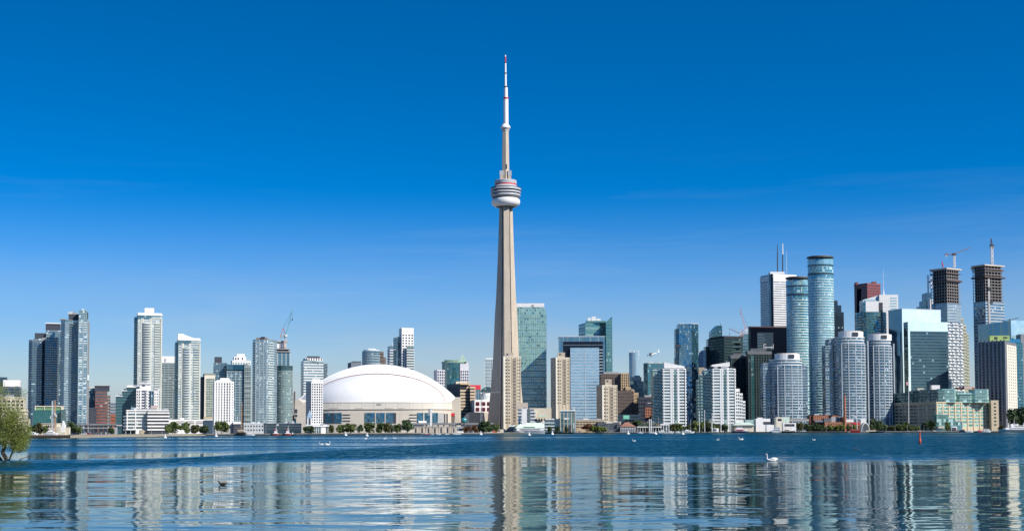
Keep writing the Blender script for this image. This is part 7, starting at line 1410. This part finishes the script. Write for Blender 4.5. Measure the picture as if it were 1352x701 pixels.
for k, (px, col, lbl) in enumerate(((111, 'white', 'white car parked under the elevated road, left of three'), (117, 'red', 'red car parked under the elevated road'), (127, 'grey', 'grey car parked under the elevated road'), (648, 'white', 'white car parked left of the red kiosk by the concrete tower'), (765, 'white', 'white car parked before the left end of the long tan low rise'), (752, 'grey', 'grey car parked before the glass hall'), (1214, 'white', 'white car parked right of the small light green tree above the buoy'), (1219, 'grey', 'grey car parked before the warehouse corner, left of a blue one'), (1225, 'blue', 'blue car parked before the warehouse corner'), (1234, 'white', 'white car parked before the green podium\'s left end'), (1264, 'red', 'red car parked before the warehouse, right of the white canopy'), (467, 'white', 'white car parked among the trees below the dome'), (1062, 'white', 'white car parked right of the long white quay restaurant'))):
    Y = on_quay(px, 9); p = at(px, 567, Y); r = bpy.data.objects.new('parked_car', None); sc.collection.objects.link(r); r.location = (p.x, Y, GZ); tag(r, lbl, 'car', 'cars parked along the promenade')
    cm = mat('car_'+col, {'white': (.75, .75, .75), 'red': (.4, .04, .03), 'grey': (.2, .21, .22), 'blue': (.05, .1, .25)}[col], .3); a_ = cb_.copy(); a_.materials.clear(); link('body', a_, cm, r); a_ = cc_.copy(); a_.materials.clear(); link('cabin', a_, mat('boat_glass', (.015, .02, .03), .15, ior=1.8), r)
    for x_ in (-1.3, 1.3):
        for y_ in (-.78, .78): w2 = link('wheel', wh_, mat('tyre', (.02, .02, .02), .9), r, (x_, y_, .32), rot=(math.pi/2, 0, 0))

# ------------------------------------------------------------ boats
def hull_mesh(q, L, W, H, z0=0, rake=.12, sheer=.25):
    n = 12; st = []
    for k in range(n+1):
        t = k/n; x = -L/2+L*t; wv = W/2*(1-max(0, (t-.55)/.45)**2.2)*(.82+.18*min(1, t/.2)); wv = max(wv, .03)
        st.append((x, wv, z0+H*(1+sheer*max(0, (t-.4)/.6)**2), t))
    def ring(x, w_, zt, t): xo = rake*L*max(0, t-.8)/.2; return [(x-xo*.8, -w_*.55, z0-.3), (x, -w_, zt), (x, w_, zt), (x-xo*.8, w_*.55, z0-.3)]
    R_ = [ring(*s) for s in st]
    for a, c in zip(R_, R_[1:]):
        q.face([a[0], c[0], c[1], a[1]]); q.face([a[1], c[1], c[2], a[2]]); q.face([a[2], c[2], c[3], a[3]])
    q.face([R_[0][3], R_[0][2], R_[0][1], R_[0][0]])
def boat(name, lbl, cat, px, Y, Lpx, hm, dirn=1, parts=(), H=None, W=None, grp=None, rz=0):
    k = Y/F; L = Lpx*k; p = at(px, 570, Y); r = bpy.data.objects.new(name, None); sc.collection.objects.link(r); r.location = (p.x, Y, 0); r.rotation_euler = (0, 0, (0 if dirn > 0 else math.pi)+rz); tag(r, lbl, cat, grp)
    H = H or L*.11; W = W or L*.26
    q = MB(); hull_mesh(q, L, W, H); link('hull', q.mesh(), hm, r)
    for pt in parts:
        nm, kind, m = pt[:3]; q = MB()
        if kind == 'box': x0, x1, w_, z0, z1 = pt[3:]; q.prism([(x0*L, -w_*W), (x1*L, -w_*W), (x1*L, w_*W), (x0*L, w_*W)], z0, z1, True, True, [(x0*L+.2, -w_*W*.92), (x1*L-(z1-z0)*.35, -w_*W*.92), (x1*L-(z1-z0)*.35, w_*W*.92), (x0*L+.2, w_*W*.92)])
        elif kind == 'pole': x0, y0, z0, z1, rr = pt[3:]; q.bar((x0*L, y0, z0), (x0*L, y0, z1), rr, 6, rr*.6)
        elif kind == 'line': a, c, rr = pt[3:]; q.bar((a[0]*L, 0, a[1]), (c[0]*L, 0, c[1]), rr, 4)
        elif kind == 'win': x0, x1, w_, z0, z1 = pt[3:]; q.box(x0*L, x1*L, -w_*W-.06, w_*W+.06, z0, z1)
        link(nm, q.mesh(), m, r)
    return r
hullw = mat('hull_white', (.78, .78, .78), .35, vary=.04); hullk = mat('hull_black', (.02, .02, .025), .4); hullr = mat('hull_red', (.35, .03, .03), .4); hulln = mat('hull_navy', (.02, .04, .09), .4); wood = mat('spar_wood', (.42, .24, .10), .6); teak = mat('deck_teak', (.35, .25, .16), .7); tinted = mat('boat_glass', (.015, .02, .03), .15, ior=1.8)
def yacht(lbl, px, Lpx, Y, d=1, grp='white motor yachts moored at the quay'):
    k = Lpx*Y/F; u = k/14
    return boat('motor_yacht', lbl, 'motor yacht', px, Y, Lpx, hullw, d, (('cabin', 'box', hullw, -.3, .22, .36, 1.5*u, 2.9*u), ('cabin_window', 'win', tinted, -.24, .12, .34, 1.95*u, 2.5*u), ('flybridge', 'box', hullw, -.22, .04, .28, 2.9*u, 3.7*u), ('radar_arch', 'pole', hullw, -.16, 0, 3.7*u, 5.0*u, .12*u)), grp=grp)
def sailboat(lbl, px, Lpx, Y, mast_y, d=1, grp='moored sailing yachts'):
    z = wz(px, mast_y, Y); L = Lpx*Y/F
    return boat('sailboat', lbl, 'sailboat', px, Y, Lpx, hullw, d, (('cabin', 'box', hullw, -.2, .2, .26, L*.11, L*.16), ('cabin_window', 'win', tinted, -.14, .12, .24, L*.125, L*.145), ('mast', 'pole', steel, .05, 0, L*.1, z, .16), ('boom', 'line', steel, (.05, L*.24), (-.38, L*.24), .12), ('stay', 'line', dsteel, (.05, z*.98), (.48, L*.14), .04), ('stay', 'line', dsteel, (.05, z*.98), (-.47, L*.12), .04)), grp=grp)
MQ = lambda px, b_=-4: on_quay(px, b_)
yacht('white motor yacht with dark windows laid up on the far left quay, by the willow', 44, 15, 821, 1).location.z = GZ+.35
yacht('broad white cabin cruiser laid up on the left quay below the radio masts', 68, 20, 822, 1).location.z = GZ+.35
yacht('small white motorboat moored left of the white terraced flats', 156.5, 8, MQ(156.5, -6), -1)
yacht('low white passenger launch right of the tall ship', 331, 12, MQ(331), 1)
# ship with tall masts on the left shore
Yr = 870
b = Bld('radio_mast', 'slim lattice mast pair with white antenna panels on the left shore, right of the willow', 'mast', 70.5, Yr)
for px, y0, m_ in ((69.3, 529, steel), (72.6, 528, mat('mast_orange', (.5, .3, .2), .6))):
    q = MB(); p = at(px, 568, Yr); lattice(q, Vector((p.x, Yr, GZ)), at(px, y0, Yr), 1.1, .5, 12, .10); b.mb('mast', q, m_)
for px, y0 in ((69, 543), (71.4, 544), (72.6, 546), (74.2, 547), (66.2, 549)): b.cube('antenna_panel', px, px+.7, y0, y0+3.4, white, dy=-.6, D=.3)
q = MB(); q.bar(at(66, 550, Yr), at(74.5, 550, Yr), .15); b.mb('cross_arm', q, dsteel)
# tall ship
Ys = MQ(319); zt = wz(318.8, 529.6, Ys); k = Ys/F
boat('tall_ship', 'black hulled tall ship with an orange wooden mast, before the pale grey quay building', 'sailing ship', 319, Ys, 12, hullk, 1, (('deck_house', 'box', teak, -.3, .2, .3, 1.6, 4.0), ('mast', 'pole', wood, 0, 0, 1.5, zt, .42), ('deck_canopy', 'box', cream, -.42, .42, .42, 4.0, 4.9), ('yard', 'line', wood, (-.5, zt*.62), (.5, zt*.62), .2), ('boom', 'line', wood, (0, 6), (-.6, 6.6), .25), ('stay', 'line', dsteel, (0, zt*.9), (.7, 3.2), .07), ('stay', 'line', dsteel, (0, zt*.9), (-.6, 2.6), .07)), H=2.6, W=4.2)
def tug(lbl, px, d):
    Y = MQ(px); return boat('tugboat', lbl, 'tugboat', px, Y, 9, hullr, d, (('bulwark', 'box', hullw, -.45, .4, .42, 1.3, 2.0), ('deckhouse', 'box', hullw, -.25, .2, .34, 1.9, 4.0), ('wheelhouse', 'box', hullw, -.08, .18, .26, 4.0, 6.0), ('window', 'win', tinted, -.04, .12, .25, 4.6, 5.5), ('funnel', 'pole', redp, -.18, 0, 4.0, 6.2, .5), ('mast', 'pole', white, .02, 0, 6.0, 9.5, .14)), H=1.6, W=3.2, grp='red and white tugboats')
tug('red and white tugboat, left of the pair before the dark glass quay building', 364.5, 1); tug('red and white tugboat with a red mast top, right of the pair', 380.3, 1)
boat('barge', 'small dark work barge at the right of the tugboats', 'barge', 388, MQ(388), 6, hullk, 1, (('wheelhouse', 'box', white, -.4, -.1, .3, 1, 2.6), ('rail', 'box', dsteel, -.1, .4, .4, .9, 1.2)), H=1.2, W=2.6)
# marina by the dome and the ferry
for l, px, Lp, my in (('white sailing yacht with the tallest mast, left of the white glazed pavilion', 599.6, 10, 553), ('small white sailing yacht left of the tall masted one', 589, 8, 561), ('white sailing yacht right of the tall masted one', 605, 8, 557)): sailboat(l, px, Lp, MQ(px), my)
boat('speedboat', 'red motorboat moored below the dome\'s right glazed bays', 'motorboat', 563.5, MQ(563), 7, hullr, 1, (('cabin', 'box', hullw, -.2, .15, .3, .9, 2), ('windscreen', 'win', tinted, .0, .1, .28, 1.2, 1.7)), H=.9)
yacht('long low white motorboat beside the red one', 578, 9, MQ(578), 1); yacht('small white motorboat at the end of the kiosk row', 570.5, 5, MQ(570), -1)
# white ferry with a tall white funnel and pale green roof
Yf = MQ(698, -5); p = at(698, 570, Yf)
r = boat('ferry', 'large white ferry with a pale green roof and a tall white tower, at the quay', 'ferry', 698.5, Yf, 42, hullw, -1, (), H=4.2, W=11)
rw0 = r.location.x
def ferry_part(nm, p0, p1, y0, y1, m_, d0=-4.5, D=9, taper=0):
    x0, x1 = wx(p0, y0, Yf)-rw0, wx(p1, y0, Yf)-rw0; z0, z1 = wz(p0, y1, Yf), wz(p0, y0, Yf); q = MB()
    q.prism([(x0, d0), (x1, d0), (x1, d0+D), (x0, d0+D)], z0, z1, True, True, [(x0+taper, d0+taper*.4), (x1-taper*.3, d0+taper*.4), (x1-taper*.3, d0+D-taper*.4), (x0+taper, d0+D-taper*.4)])
    me = q.mesh(); o = link(nm, me, m_, r); o.rotation_euler = (0, 0, math.pi)
    for v in me.vertices: pass
    return o
# the ferry is turned bow-left, so its parts are set in its own turned frame
ferry_part('upper_deck', 682, 718, 565, 568.5, hullw); ferry_part('window_band', 686, 713, 566.3, 567.4, tinted, -4.6, 9.2); ferry_part('green_roof', 679.5, 718.5, 558, 565, mat('ferry_green', (.62, .76, .62), .6), -4.8, 9.6, 9); ferry_part('sign_band', 691, 706, 563.2, 564.2, mat('letter_green', (.10, .18, .12), .6), -4.9, .3)
ferry_part('tower', 688.8, 695.6, 539.5, 566, white, -2.5, 5); ferry_part('tower_cap', 690.3, 694.6, 536.6, 539.5, greyc, -1.6, 3.2); ferry_part('stern_post', 716.6, 718.6, 556, 566, hullw, -2, 4); ferry_part('gangway', 672, 680, 561, 563, steel, -1, 2); ferry_part('white_dome', 683.5, 688, 549.5, 556, white, 6, 4, 2); ferry_part('dome_stand', 685, 687, 556, 566, greyc, 7, 2)
# white yachts in the middle
for l, px, Lp, d in (('white motor yacht moored before the cable mast canopy', 846, 7, 1), ('long white motor yacht left of the left white condominium', 873, 14, -1), ('tan decked white yacht before the small framed pavilion', 885, 9, 1), ('white motor yacht in the middle of the marina row', 894.5, 9, -1), ('largest white motor yacht of the marina row, right end', 909, 17, 1)): yacht(l, px, Lp, MQ(px), d)
for l, px, Lp, my in (('white sailing yacht with a tall mast before the cable canopy', 869.3, 9, 549.5), ('small sailing yacht right of the marina motor yachts', 911.5, 8, 553), ('sailing yacht left of the cable mast', 860.5, 8, 556)): sailboat(l, px, Lp, MQ(px, -3), my)
boat('tour_boat', 'pink and white tour boat with a dark hull, before the festival tent', 'tour boat', 978, MQ(978), 22, hulln, 1, (('lower_deck', 'box', mat('boat_pink', (.62, .28, .32), .6), -.32, .2, .4, 2, 5), ('window', 'win', tinted, -.28, .1, .39, 2.8, 4), ('upper_deck', 'box', hullw, -.28, .12, .36, 5, 7), ('bow_deck', 'box', hullw, .2, .42, .3, 2, 3.6), ('mast', 'pole', white, .05, 0, 7, 14, .16)), H=2.4, W=6)
boat('tour_boat', 'white tour boat with two decks, left of the moored dark hulled ship', 'tour boat', 1024, MQ(1024), 16, hullw, -1, (('lower_deck', 'box', hullw, -.4, .3, .42, 1.8, 4.6), ('window', 'win', tinted, -.34, .2, .41, 2.6, 3.8), ('upper_deck', 'box', mat('deck_blue_grey', (.3, .36, .44), .6), -.35, .15, .36, 4.6, 7.2), ('mast', 'pole', white, 0, 0, 7, 11, .16)), H=2)
boat('schooner', 'dark hulled moored ship with two masts and white deckhouse', 'sailing ship', 1041, MQ(1041), 18, hullk, 1, (('deckhouse', 'box', cream, -.3, .1, .32, 2, 4.4), ('window', 'win', tinted, -.26, .04, .31, 2.8, 3.8), ('mast', 'pole', wood, -.18, 0, 2, 19, .26), ('mast', 'pole', wood, .18, 0, 2, 21, .26), ('boom', 'line', wood, (-.18, 6), (-.46, 6.4), .18), ('boom', 'line', wood, (.18, 6), (-.1, 6.2), .18), ('bowsprit', 'line', wood, (.45, 3.2), (.66, 5), .2), ('stay', 'line', dsteel, (.18, 20), (.62, 4.8), .06)), H=2.3, W=5)
boat('lightship', 'red hulled lightship moored before the brick hall', 'ship', 1127, MQ(1127), 17, hullr, -1, (('deckhouse', 'box', mat('boat_maroon', (.22, .06, .05), .7), -.3, .3, .4, 2.4, 4.4), ('mast', 'pole', white, .1, 0, 4, 12, .2), ('lamp_cage', 'box', redp, .07, .13, .12, 11.5, 13)), H=2.6, W=5)
boat('barge', 'long dark flat barge right of the red lightship', 'barge', 1153, MQ(1153), 34, hullk, 1, (('deck_load', 'box', mat('awning_tan', (.4, .35, .26), .8), -.3, .1, .4, 1.4, 3.2), ('rail', 'box', dsteel, .15, .45, .4, 1.3, 2)), H=1.5, W=7)
yacht('white motorboat left of the red and white boat by the warehouse', 1280, 11, MQ(1280), 1); boat('tour_boat', 'dark blue tour boat by the light green tree before the warehouse', 'tour boat', 1270, MQ(1270, -9), 9, hulln, -1, (('cabin', 'box', hulln, -.4, .3, .4, 1.4, 3.6), ('window', 'win', tinted, -.34, .2, .41, 2, 3.1), ('roof', 'box', greyc, -.42, .34, .42, 3.6, 3.9)), H=1.6)
boat('tour_boat', 'red and white tour boat with an awning before the warehouse', 'tour boat', 1300, MQ(1300), 18, hullw, 1, (('cabin', 'box', hullw, -.1, .35, .4, 1.8, 4.4), ('window', 'win', tinted, -.06, .26, .39, 2.6, 3.8), ('awning', 'box', greyc, -.46, -.12, .44, 4.4, 5.0), ('red_stern', 'box', redp, -.48, -.2, .45, .6, 2.6), ('post', 'pole', steel, -.3, 0, 2, 4.4, .12)), H=1.8)
boat('excursion_ship', 'long white excursion ship with two window decks, at the right edge', 'ship', 1345, MQ(1345, -9), 58, hullw, -1, (('lower_deck', 'box', hullw, -.5, .33, .42, 3.4, 6.0), ('window_band', 'win', tinted, -.48, .24, .415, 4.2, 5.2), ('upper_deck', 'box', hullw, -.5, .2, .38, 6.0, 8.6), ('window_band', 'win', tinted, -.48, .12, .375, 6.9, 7.9), ('bridge', 'box', hullw, .02, .2, .3, 8.6, 11), ('bridge_window', 'win', tinted, .05, .14, .29, 9.4, 10.3), ('mast', 'pole', white, .1, 0, 11, 17, .3), ('funnel', 'box', hullw, -.2, -.1, .16, 8.6, 12.5), ('boot_stripe', 'win', hullk, -.49, .2, .44, -.1, .8)), H=3.2, W=11)

# timber pier on the left shore
b = Bld('timber_pier', 'dark timber pier on piles along the left shore', 'pier', 62, 812)
xa, xb = wx(22, 576, 806), wx(91, 576, 806); Yp = PIERY-6.5
q = MB(); q.box(xa, xb, Yp, Yp+6, 1.1, 1.7); b.mb('deck', q, mat('pier_timber', (.24, .19, .15), .9, vary=.3, scale=.6)); q = MB(); q.bar((0, 0, -.6), (0, 0, 1.9), .24, 7); b.many('pile', q.mesh(), [(xa+(xb-xa)*(k+.5)/30, Yp-.15, 0, 0) for k in range(30)], mat('pile_dark', (.07, .05, .04), .9))
for lbl, px, m_ in (('small green channel marker at the end of the timber pier', 92, mat('marker_green', (.03, .28, .20), .5)), ('small green channel marker on the quay left of the white ferry', 667, mat('marker_green', ()))):
    Y = on_quay(px, -6); b = Bld('channel_marker', lbl, 'marker', px, Y); q = MB(); p = at(px, 572, Y); q.bar((p.x, Y, -.5), (p.x, Y, 1.6), .3, 8, .22); b.mb('post', q, m_); q = MB(); q.box(p.x-.5, p.x+.5, Y-.1, Y+.1, 1.3, 2.1); b.mb('board', q, m_)

# ------------------------------------------------------------ things on the water
def on_water(px, py):
    Y = shoreY(px, py); return Vector((wx(px, py, Y), Y, 0))
# orange spar buoy
p = on_water(1214.6, 585.4); r = bpy.data.objects.new('spar_buoy', None); sc.collection.objects.link(r); r.location = p; tag(r, 'orange spar buoy floating before the warehouse', 'buoy'); obm = mat('buoy_orange', (.55, .085, .04), .5); k = p.y/F
q = MB(); q.lathe((0, 0, 0), [(0, -.3), (1.3*k, -.2), (1.75*k, 1.2*k), (1.75*k, 5*k), (1.3*k, 6.6*k), (.95*k, 7.2*k)], 18); link('float', q.mesh(smooth=True), obm, r)
q = MB(); q.lathe((0, 0, 0), [(.95*k, 7*k), (.8*k, 15.4*k), (.0, 15.4*k)], 14); link('spar', q.mesh(smooth=True), obm, r)
q = MB(); q.lathe((0, 0, 0), [(.9*k, 15.4*k), (.9*k, 16.9*k), (0, 16.9*k)], 14); link('top_mark', q.mesh(), mat('buoy_red_dark', (.35, .06, .03), .6), r); q = MB(); q.lathe((0, 0, 0), [(1.78*k, .8*k), (1.8*k, 1.9*k)], 18); link('waterline_band', q.mesh(), hullk, r)
# white mooring buoys
q = MB(); q.lathe((0, 0, 0), [(0, -.25), (.9, -.2), (1.15, .3), (1.0, .75), (.45, 1.0), (.4, 1.1)], 16); bm_ = q.mesh(smooth=True); q = MB(); q.lathe((0, 0, 0), [(.4, 1.05), (.3, 2.3), (.36, 2.32), (.36, 2.6), (0, 2.65)], 10); bt_ = q.mesh(smooth=True)
locs = ['below the shore trees right of the white terraces', 'below the lone tree at the white slab tower', 'below the left trees of the dome row', 'below the middle of the dome', 'left of the tall concrete tower', 'in front of the white ferry', 'below the tall glass hall', 'below the hip roofed pavilion', 'below the left white condominium\'s left side', 'below the white yachts']
for (px, py), l in zip(((218, 578), (285.2, 576.2), (456.4, 575), (484.5, 575.7), (634.8, 573.9), (698.7, 574.8), (729.2, 573.6), (829.3, 573.2), (865.6, 573.2), (901.5, 573.5)), locs):
    p = on_water(px, py); r = bpy.data.objects.new('mooring_buoy', None); sc.collection.objects.link(r); r.location = p; s_ = 5.2*p.y/F/2.65; tag(r, 'white mooring buoy on the water '+l, 'buoy', 'white mooring buoys along the far quay')
    for nm, me in (('float', bm_), ('top', bt_)): o = link(nm, me, hullw, r); o.scale = (s_, s_, s_)
# swans
featherw = mat('swan_white', (.80, .80, .78), .6, vary=.04)
def skin(name, verts, edges, radii, m, parent, lv=2):
    me = bpy.data.meshes.new('mesh'); me.from_pydata(verts, edges, []); o = bpy.data.objects.new(name, me); sc.collection.objects.link(o)
    md = o.modifiers.new('skin', 'SKIN'); md.use_smooth_shade = True
    for i, r_ in enumerate(radii): me.skin_vertices[0].data[i].radius = r_ if isinstance(r_, tuple) else (r_, r_)
    me.skin_vertices[0].data[0].use_root = True
    s_ = o.modifiers.new('subdivision', 'SUBSURF'); s_.levels = lv; s_.render_levels = lv
    me.materials.append(m); o.parent = parent; return o
def swan(lbl, p, s, face=-1, neck=True):
    """facing -x; about 1.45 m long at s = 1"""
    r = bpy.data.objects.new('swan', None); sc.collection.objects.link(r); r.location = p; r.scale = (s, s, s); r.rotation_euler = (0, 0, 0 if face < 0 else math.pi); tag(r, lbl, 'swan', 'white swans on the lake')
    V = [(.05, 0, .10), (-.28, 0, .12), (-.48, 0, .16), (-.58, 0, .30), (-.57, 0, .48), (-.56, 0, .66), (-.58, 0, .80), (-.655, 0, .845), (-.72, 0, .82), (.32, 0, .14), (.54, 0, .22), (.70, 0, .27)]
    E_ = [(0, 1), (1, 2), (2, 3), (3, 4), (4, 5), (5, 6), (6, 7), (7, 8), (0, 9), (9, 10), (10, 11)]
    skin('body', V, E_, [(.26, .21), (.23, .17), (.13, .11), .075, .062, .055, .055, .058, .038, (.22, .17), (.12, .07), (.03, .02)], featherw, r)
    q = MB(); q.bar((-.735, 0, .825), (-.86, 0, .785), .026, 6, .012); link('bill', q.mesh(), mat('bill_orange', (.6, .2, .04), .5), r)
    for sd in (-1, 1): skin('wing', [(-.15, sd*.17, .22), (.12, sd*.2, .32), (.42, sd*.12, .33), (.62, sd*.05, .28)], [(0, 1), (1, 2), (2, 3)], [(.07, .1), (.08, .13), (.07, .09), (.02, .03)], featherw, r)
    q = MB(); 
    for sd in (-1, 1): q.box(-.72, -.69, sd*.035-.012, sd*.035+.012, .84, .862)
    link('eye', q.mesh(), hullk, r)
    return r
p = on_water(1019.5, 608.6); k = p.y/F; swan('white swan with its neck upright, swimming left on the calm water at right', p, 17*k/1.45, -1)
p = on_water(1019.5, 608.6)
for l, px, py, w_, f_ in (('left one of two small white swans below the dome\'s left end', 424.5, 587, 6, -1), ('right one of two small white swans below the dome\'s left end', 431.8, 587.6, 9, 1), ('small white swan far out below the left white condominium', 837.2, 582.3, 5, -1), ('small white swan far out below the right white condominium', 947.5, 580.8, 4.5, 1), ('small white swan farther right, left of the pink boat\'s bow', 978.6, 580.6, 7, -1), ('tiny white swan below the grey canopy at the right', 1074.6, 581, 4.5, -1), ('tiny white swan below the middle trees of the dome row', 508, 579.2, 4.5, 1), ('tiny white swan far out under the sixth tree of the dome row', 521, 578.8, 4.5, -1), ('tiny white swan far out under the white mooring buoy at the dome', 482.6, 579.6, 5, 1)):
    p = on_water(px, py); swan(l, p, w_*p.y/F/1.45, f_)
# dark ducks
def duck(lbl, p, s, face=-1):
    r = bpy.data.objects.new('duck', None); sc.collection.objects.link(r); r.location = p; r.scale = (s, s, s); r.rotation_euler = (0, 0, 0 if face < 0 else math.pi); tag(r, lbl, 'duck', 'dark ducks on the lake')
    dk = mat('duck_brown', (.05, .038, .028), .7, vary=.3, scale=9)
    skin('body', [(.02, 0, .05), (-.14, 0, .065), (-.20, 0, .14), (-.215, 0, .205), (-.235, 0, .235), (-.265, 0, .23), (.16, 0, .08), (.27, 0, .13)], [(0, 1), (1, 2), (2, 3), (3, 4), (4, 5), (0, 6), (6, 7)], [(.10, .085), (.085, .075), .042, .038, .045, .028, (.08, .055), (.03, .016)], dk, r)
    q = MB(); q.bar((-.272, 0, .228), (-.335, 0, .212), .017, 6, .012); link('bill', q.mesh(), mat('duck_bill', (.06, .05, .03), .5), r)
    skin('breast', [(-.165, 0, .09), (-.195, 0, .155)], [(0, 1)], [.068, .046], mat('duck_breast', (.30, .24, .18), .7), r, 2)
    skin('wing', [(-.08, -.075, .10), (.1, -.07, .125), (.24, -.02, .125)], [(0, 1), (1, 2)], [.04, .05, .012], mat('duck_wing', (.09, .07, .05), .7, vary=.3, scale=9), r); skin('wing', [(-.08, .075, .10), (.1, .07, .125), (.24, .02, .125)], [(0, 1), (1, 2)], [.04, .05, .012], mat('duck_wing', ()), r)
    return r
p = on_water(294.3, 640); duck('dark brown duck swimming left on the calm water at left', p, 14*p.y/F/.6, -1)
for l, px, py in (('tiny dark duck, left of a pair on the right water below the narrow condominium', 1128.5, 593), ('tiny dark duck, right of a pair on the right water below the narrow condominium', 1131.8, 593.4)): p = on_water(px, py); duck(l, p, 4.5*p.y/F/.6, -1)
# small aeroplane
Ya = 1450; p = at(862, 467.4, Ya); r = bpy.data.objects.new('propeller_plane', None); sc.collection.objects.link(r); r.location = p; tag(r, 'small white high winged plane flying left, low over the city', 'aeroplane'); r.rotation_euler = (R(4), R(-10), R(8)); r.scale = (1.22,)*3
pw_ = mat('plane_white', (.82, .82, .82), .4, vary=.02); pg_ = mat('plane_grey', (.12, .14, .16), .5)
skin('fuselage', [(-1.6, 0, 0), (-3.6, 0, -.1), (-4.9, 0, -.2), (.4, 0, .05), (3.0, 0, .35), (5.2, 0, .65)], [(0, 1), (1, 2), (0, 3), (3, 4), (4, 5)], [(.85, .95), (.75, .8), (.35, .35), (.75, .8), (.45, .48), (.22, .25)], pw_, r)
q = MB(); q.prism([(-2.6, -6.4), (-.7, -6.4), (-.7, 6.4), (-2.6, 6.4)], .92, 1.14, True, True); link('wing', q.mesh(), pg_, r)  # dark grey all over: the underside's shade put into the wing's colour
q = MB(); q.prism([(4.6, -.12), (6.0, -.12), (6.0, .12), (4.6, .12)], .6, 3.0, True, True, [(5.4, -.08), (6.2, -.08), (6.2, .08), (5.4, .08)]); link('tail_fin', q.mesh(), pw_, r)
q = MB(); q.prism([(4.6, -2.2), (5.8, -2.2), (5.8, 2.2), (4.6, 2.2)], .72, .86, True, True); link('tailplane', q.mesh(), pw_, r)
for sd in (-1, 1):
    q = MB(); q.bar((-1.8, sd*.8, -.3), (-1.7, sd*3.2, .92), .08, 5); link('wing_strut', q.mesh(), pg_, r)
    q = MB(); q.bar((-2, sd*.7, -.6), (-2, sd*1.1, -1.7), .09, 5); q.bar((-2.3, sd*1.15, -1.8), (-1.7, sd*1.15, -1.8), .34, 8); link('landing_gear', q.mesh(), pg_, r)
q = MB(); q.bar((-4.9, 0, -.2), (-5.5, 0, -.24), .4, 8, .1); link('spinner', q.mesh(), pg_, r); q = MB(); q.box(-5.25, -5.15, -.1, .1, -1.6, 1.2); link('propeller', q.mesh(), pg_, r); q = MB(); q.box(-3.1, -2.2, -.84, .84, .3, .75); link('windscreen', q.mesh(), tinted, r)
# willow on the near left bank
rnd = random.Random(5); base = on_water(6.5, 607.5); Yw = base.y; kw = Yw/F
r = bpy.data.objects.new('willow_tree', None); sc.collection.objects.link(r); r.location = base; r.scale = (1.68, 1.8, 1.9); tag(r, 'yellow green willow leaning over the water at the left edge', 'tree')
q = MB(); tips = []
def limb(a, c, r0, r1, n=5, wob=.12):
    a, c = Vector(a), Vector(c); pts_ = [a.lerp(c, i/n)+Vector((rnd.uniform(-1, 1), rnd.uniform(-1, 1), rnd.uniform(-.6, .6)))*wob*(0 if i in (0,) else 1) for i in range(n+1)]
    for i in range(n): q.bar(pts_[i], pts_[i+1], r0+(r1-r0)*i/n, 6, r0+(r1-r0)*(i+1)/n)
    return pts_
t1 = limb((0, 0, -.4), (-.3, .3, 1.7), .15, .11); t2 = limb((.18, 0, -.4), (.65, .1, 1.3), .07, .05); t3 = limb((-.2, .1, -.4), (-1.6, .5, 1.8), .12, .09); t4 = limb((.30, -.1, -.2), (1.6, -.2, .22), .05, .02)
for st_ in (t1, t3, t2):
    for k in range(9):
        a = st_[rnd.choice((3, 4, 5))]; end = a+Vector((rnd.uniform(-2.2, 1.5), rnd.uniform(-1.6, 1.6), rnd.uniform(.5, 3.3))); pts_ = limb(a, end, .045, .015, 5, .1); tips += pts_[2:]
for dx, z in ((1.35, .95), (1.55, 1.5), (1.25, 2.0), (1.0, .75), (1.45, 2.3), (1.0, 2.9)): tips += limb(t2[4] if z < 2.2 else t1[4], (dx, rnd.uniform(-.4, .4), z), .03, .008, 5, .08)[2:]
link('trunk', q.mesh(), bark, r)
q = MB()
for n_ in range(42000):
    c = rnd.choice(tips); p = c+Vector((rnd.gauss(0, .26), rnd.gauss(0, .34), rnd.gauss(0, .24)))
    if p.x > 1.72-.10*abs(p.z-1.9) or p.z < .45: 
        if rnd.random() < .93: continue
    a = Vector((rnd.uniform(-.7, .9), rnd.uniform(-.5, .5), rnd.uniform(-.9, .5))).normalized(); l = rnd.uniform(.06, .13); b_ = a.cross(Vector((rnd.gauss(0, 1), rnd.gauss(0, 1), rnd.gauss(0, 1)))).normalized()*rnd.uniform(.011, .02)
    q.face([p-a*l*.5, p-b_, p+a*l*.5, p+b_])
link('crown', q.mesh(), leaf_mat('willow_leaf', (.04, .07, .010), (.25, .29, .05)), r)
# the reedy islet the willow grows from, mostly outside the picture
q = MB(); n = 20; c = (base.x-3.4, base.y+.8)
pts_ = [(c[0]+2.6*math.cos(2*math.pi*k/n)*(1+.15*math.sin(3*k)), c[1]+1.6*math.sin(2*math.pi*k/n)*(1+.1*math.cos(2*k))) for k in range(n)]
for i in range(n): a, d_ = pts_[i], pts_[(i+1) % n]; q.face([(a[0], a[1], -.3), (d_[0], d_[1], -.3), (c[0], c[1], .45)])
structure('bank', q, mat('bank_mud', (.10, .085, .05), .95, vary=.3, scale=1.5))
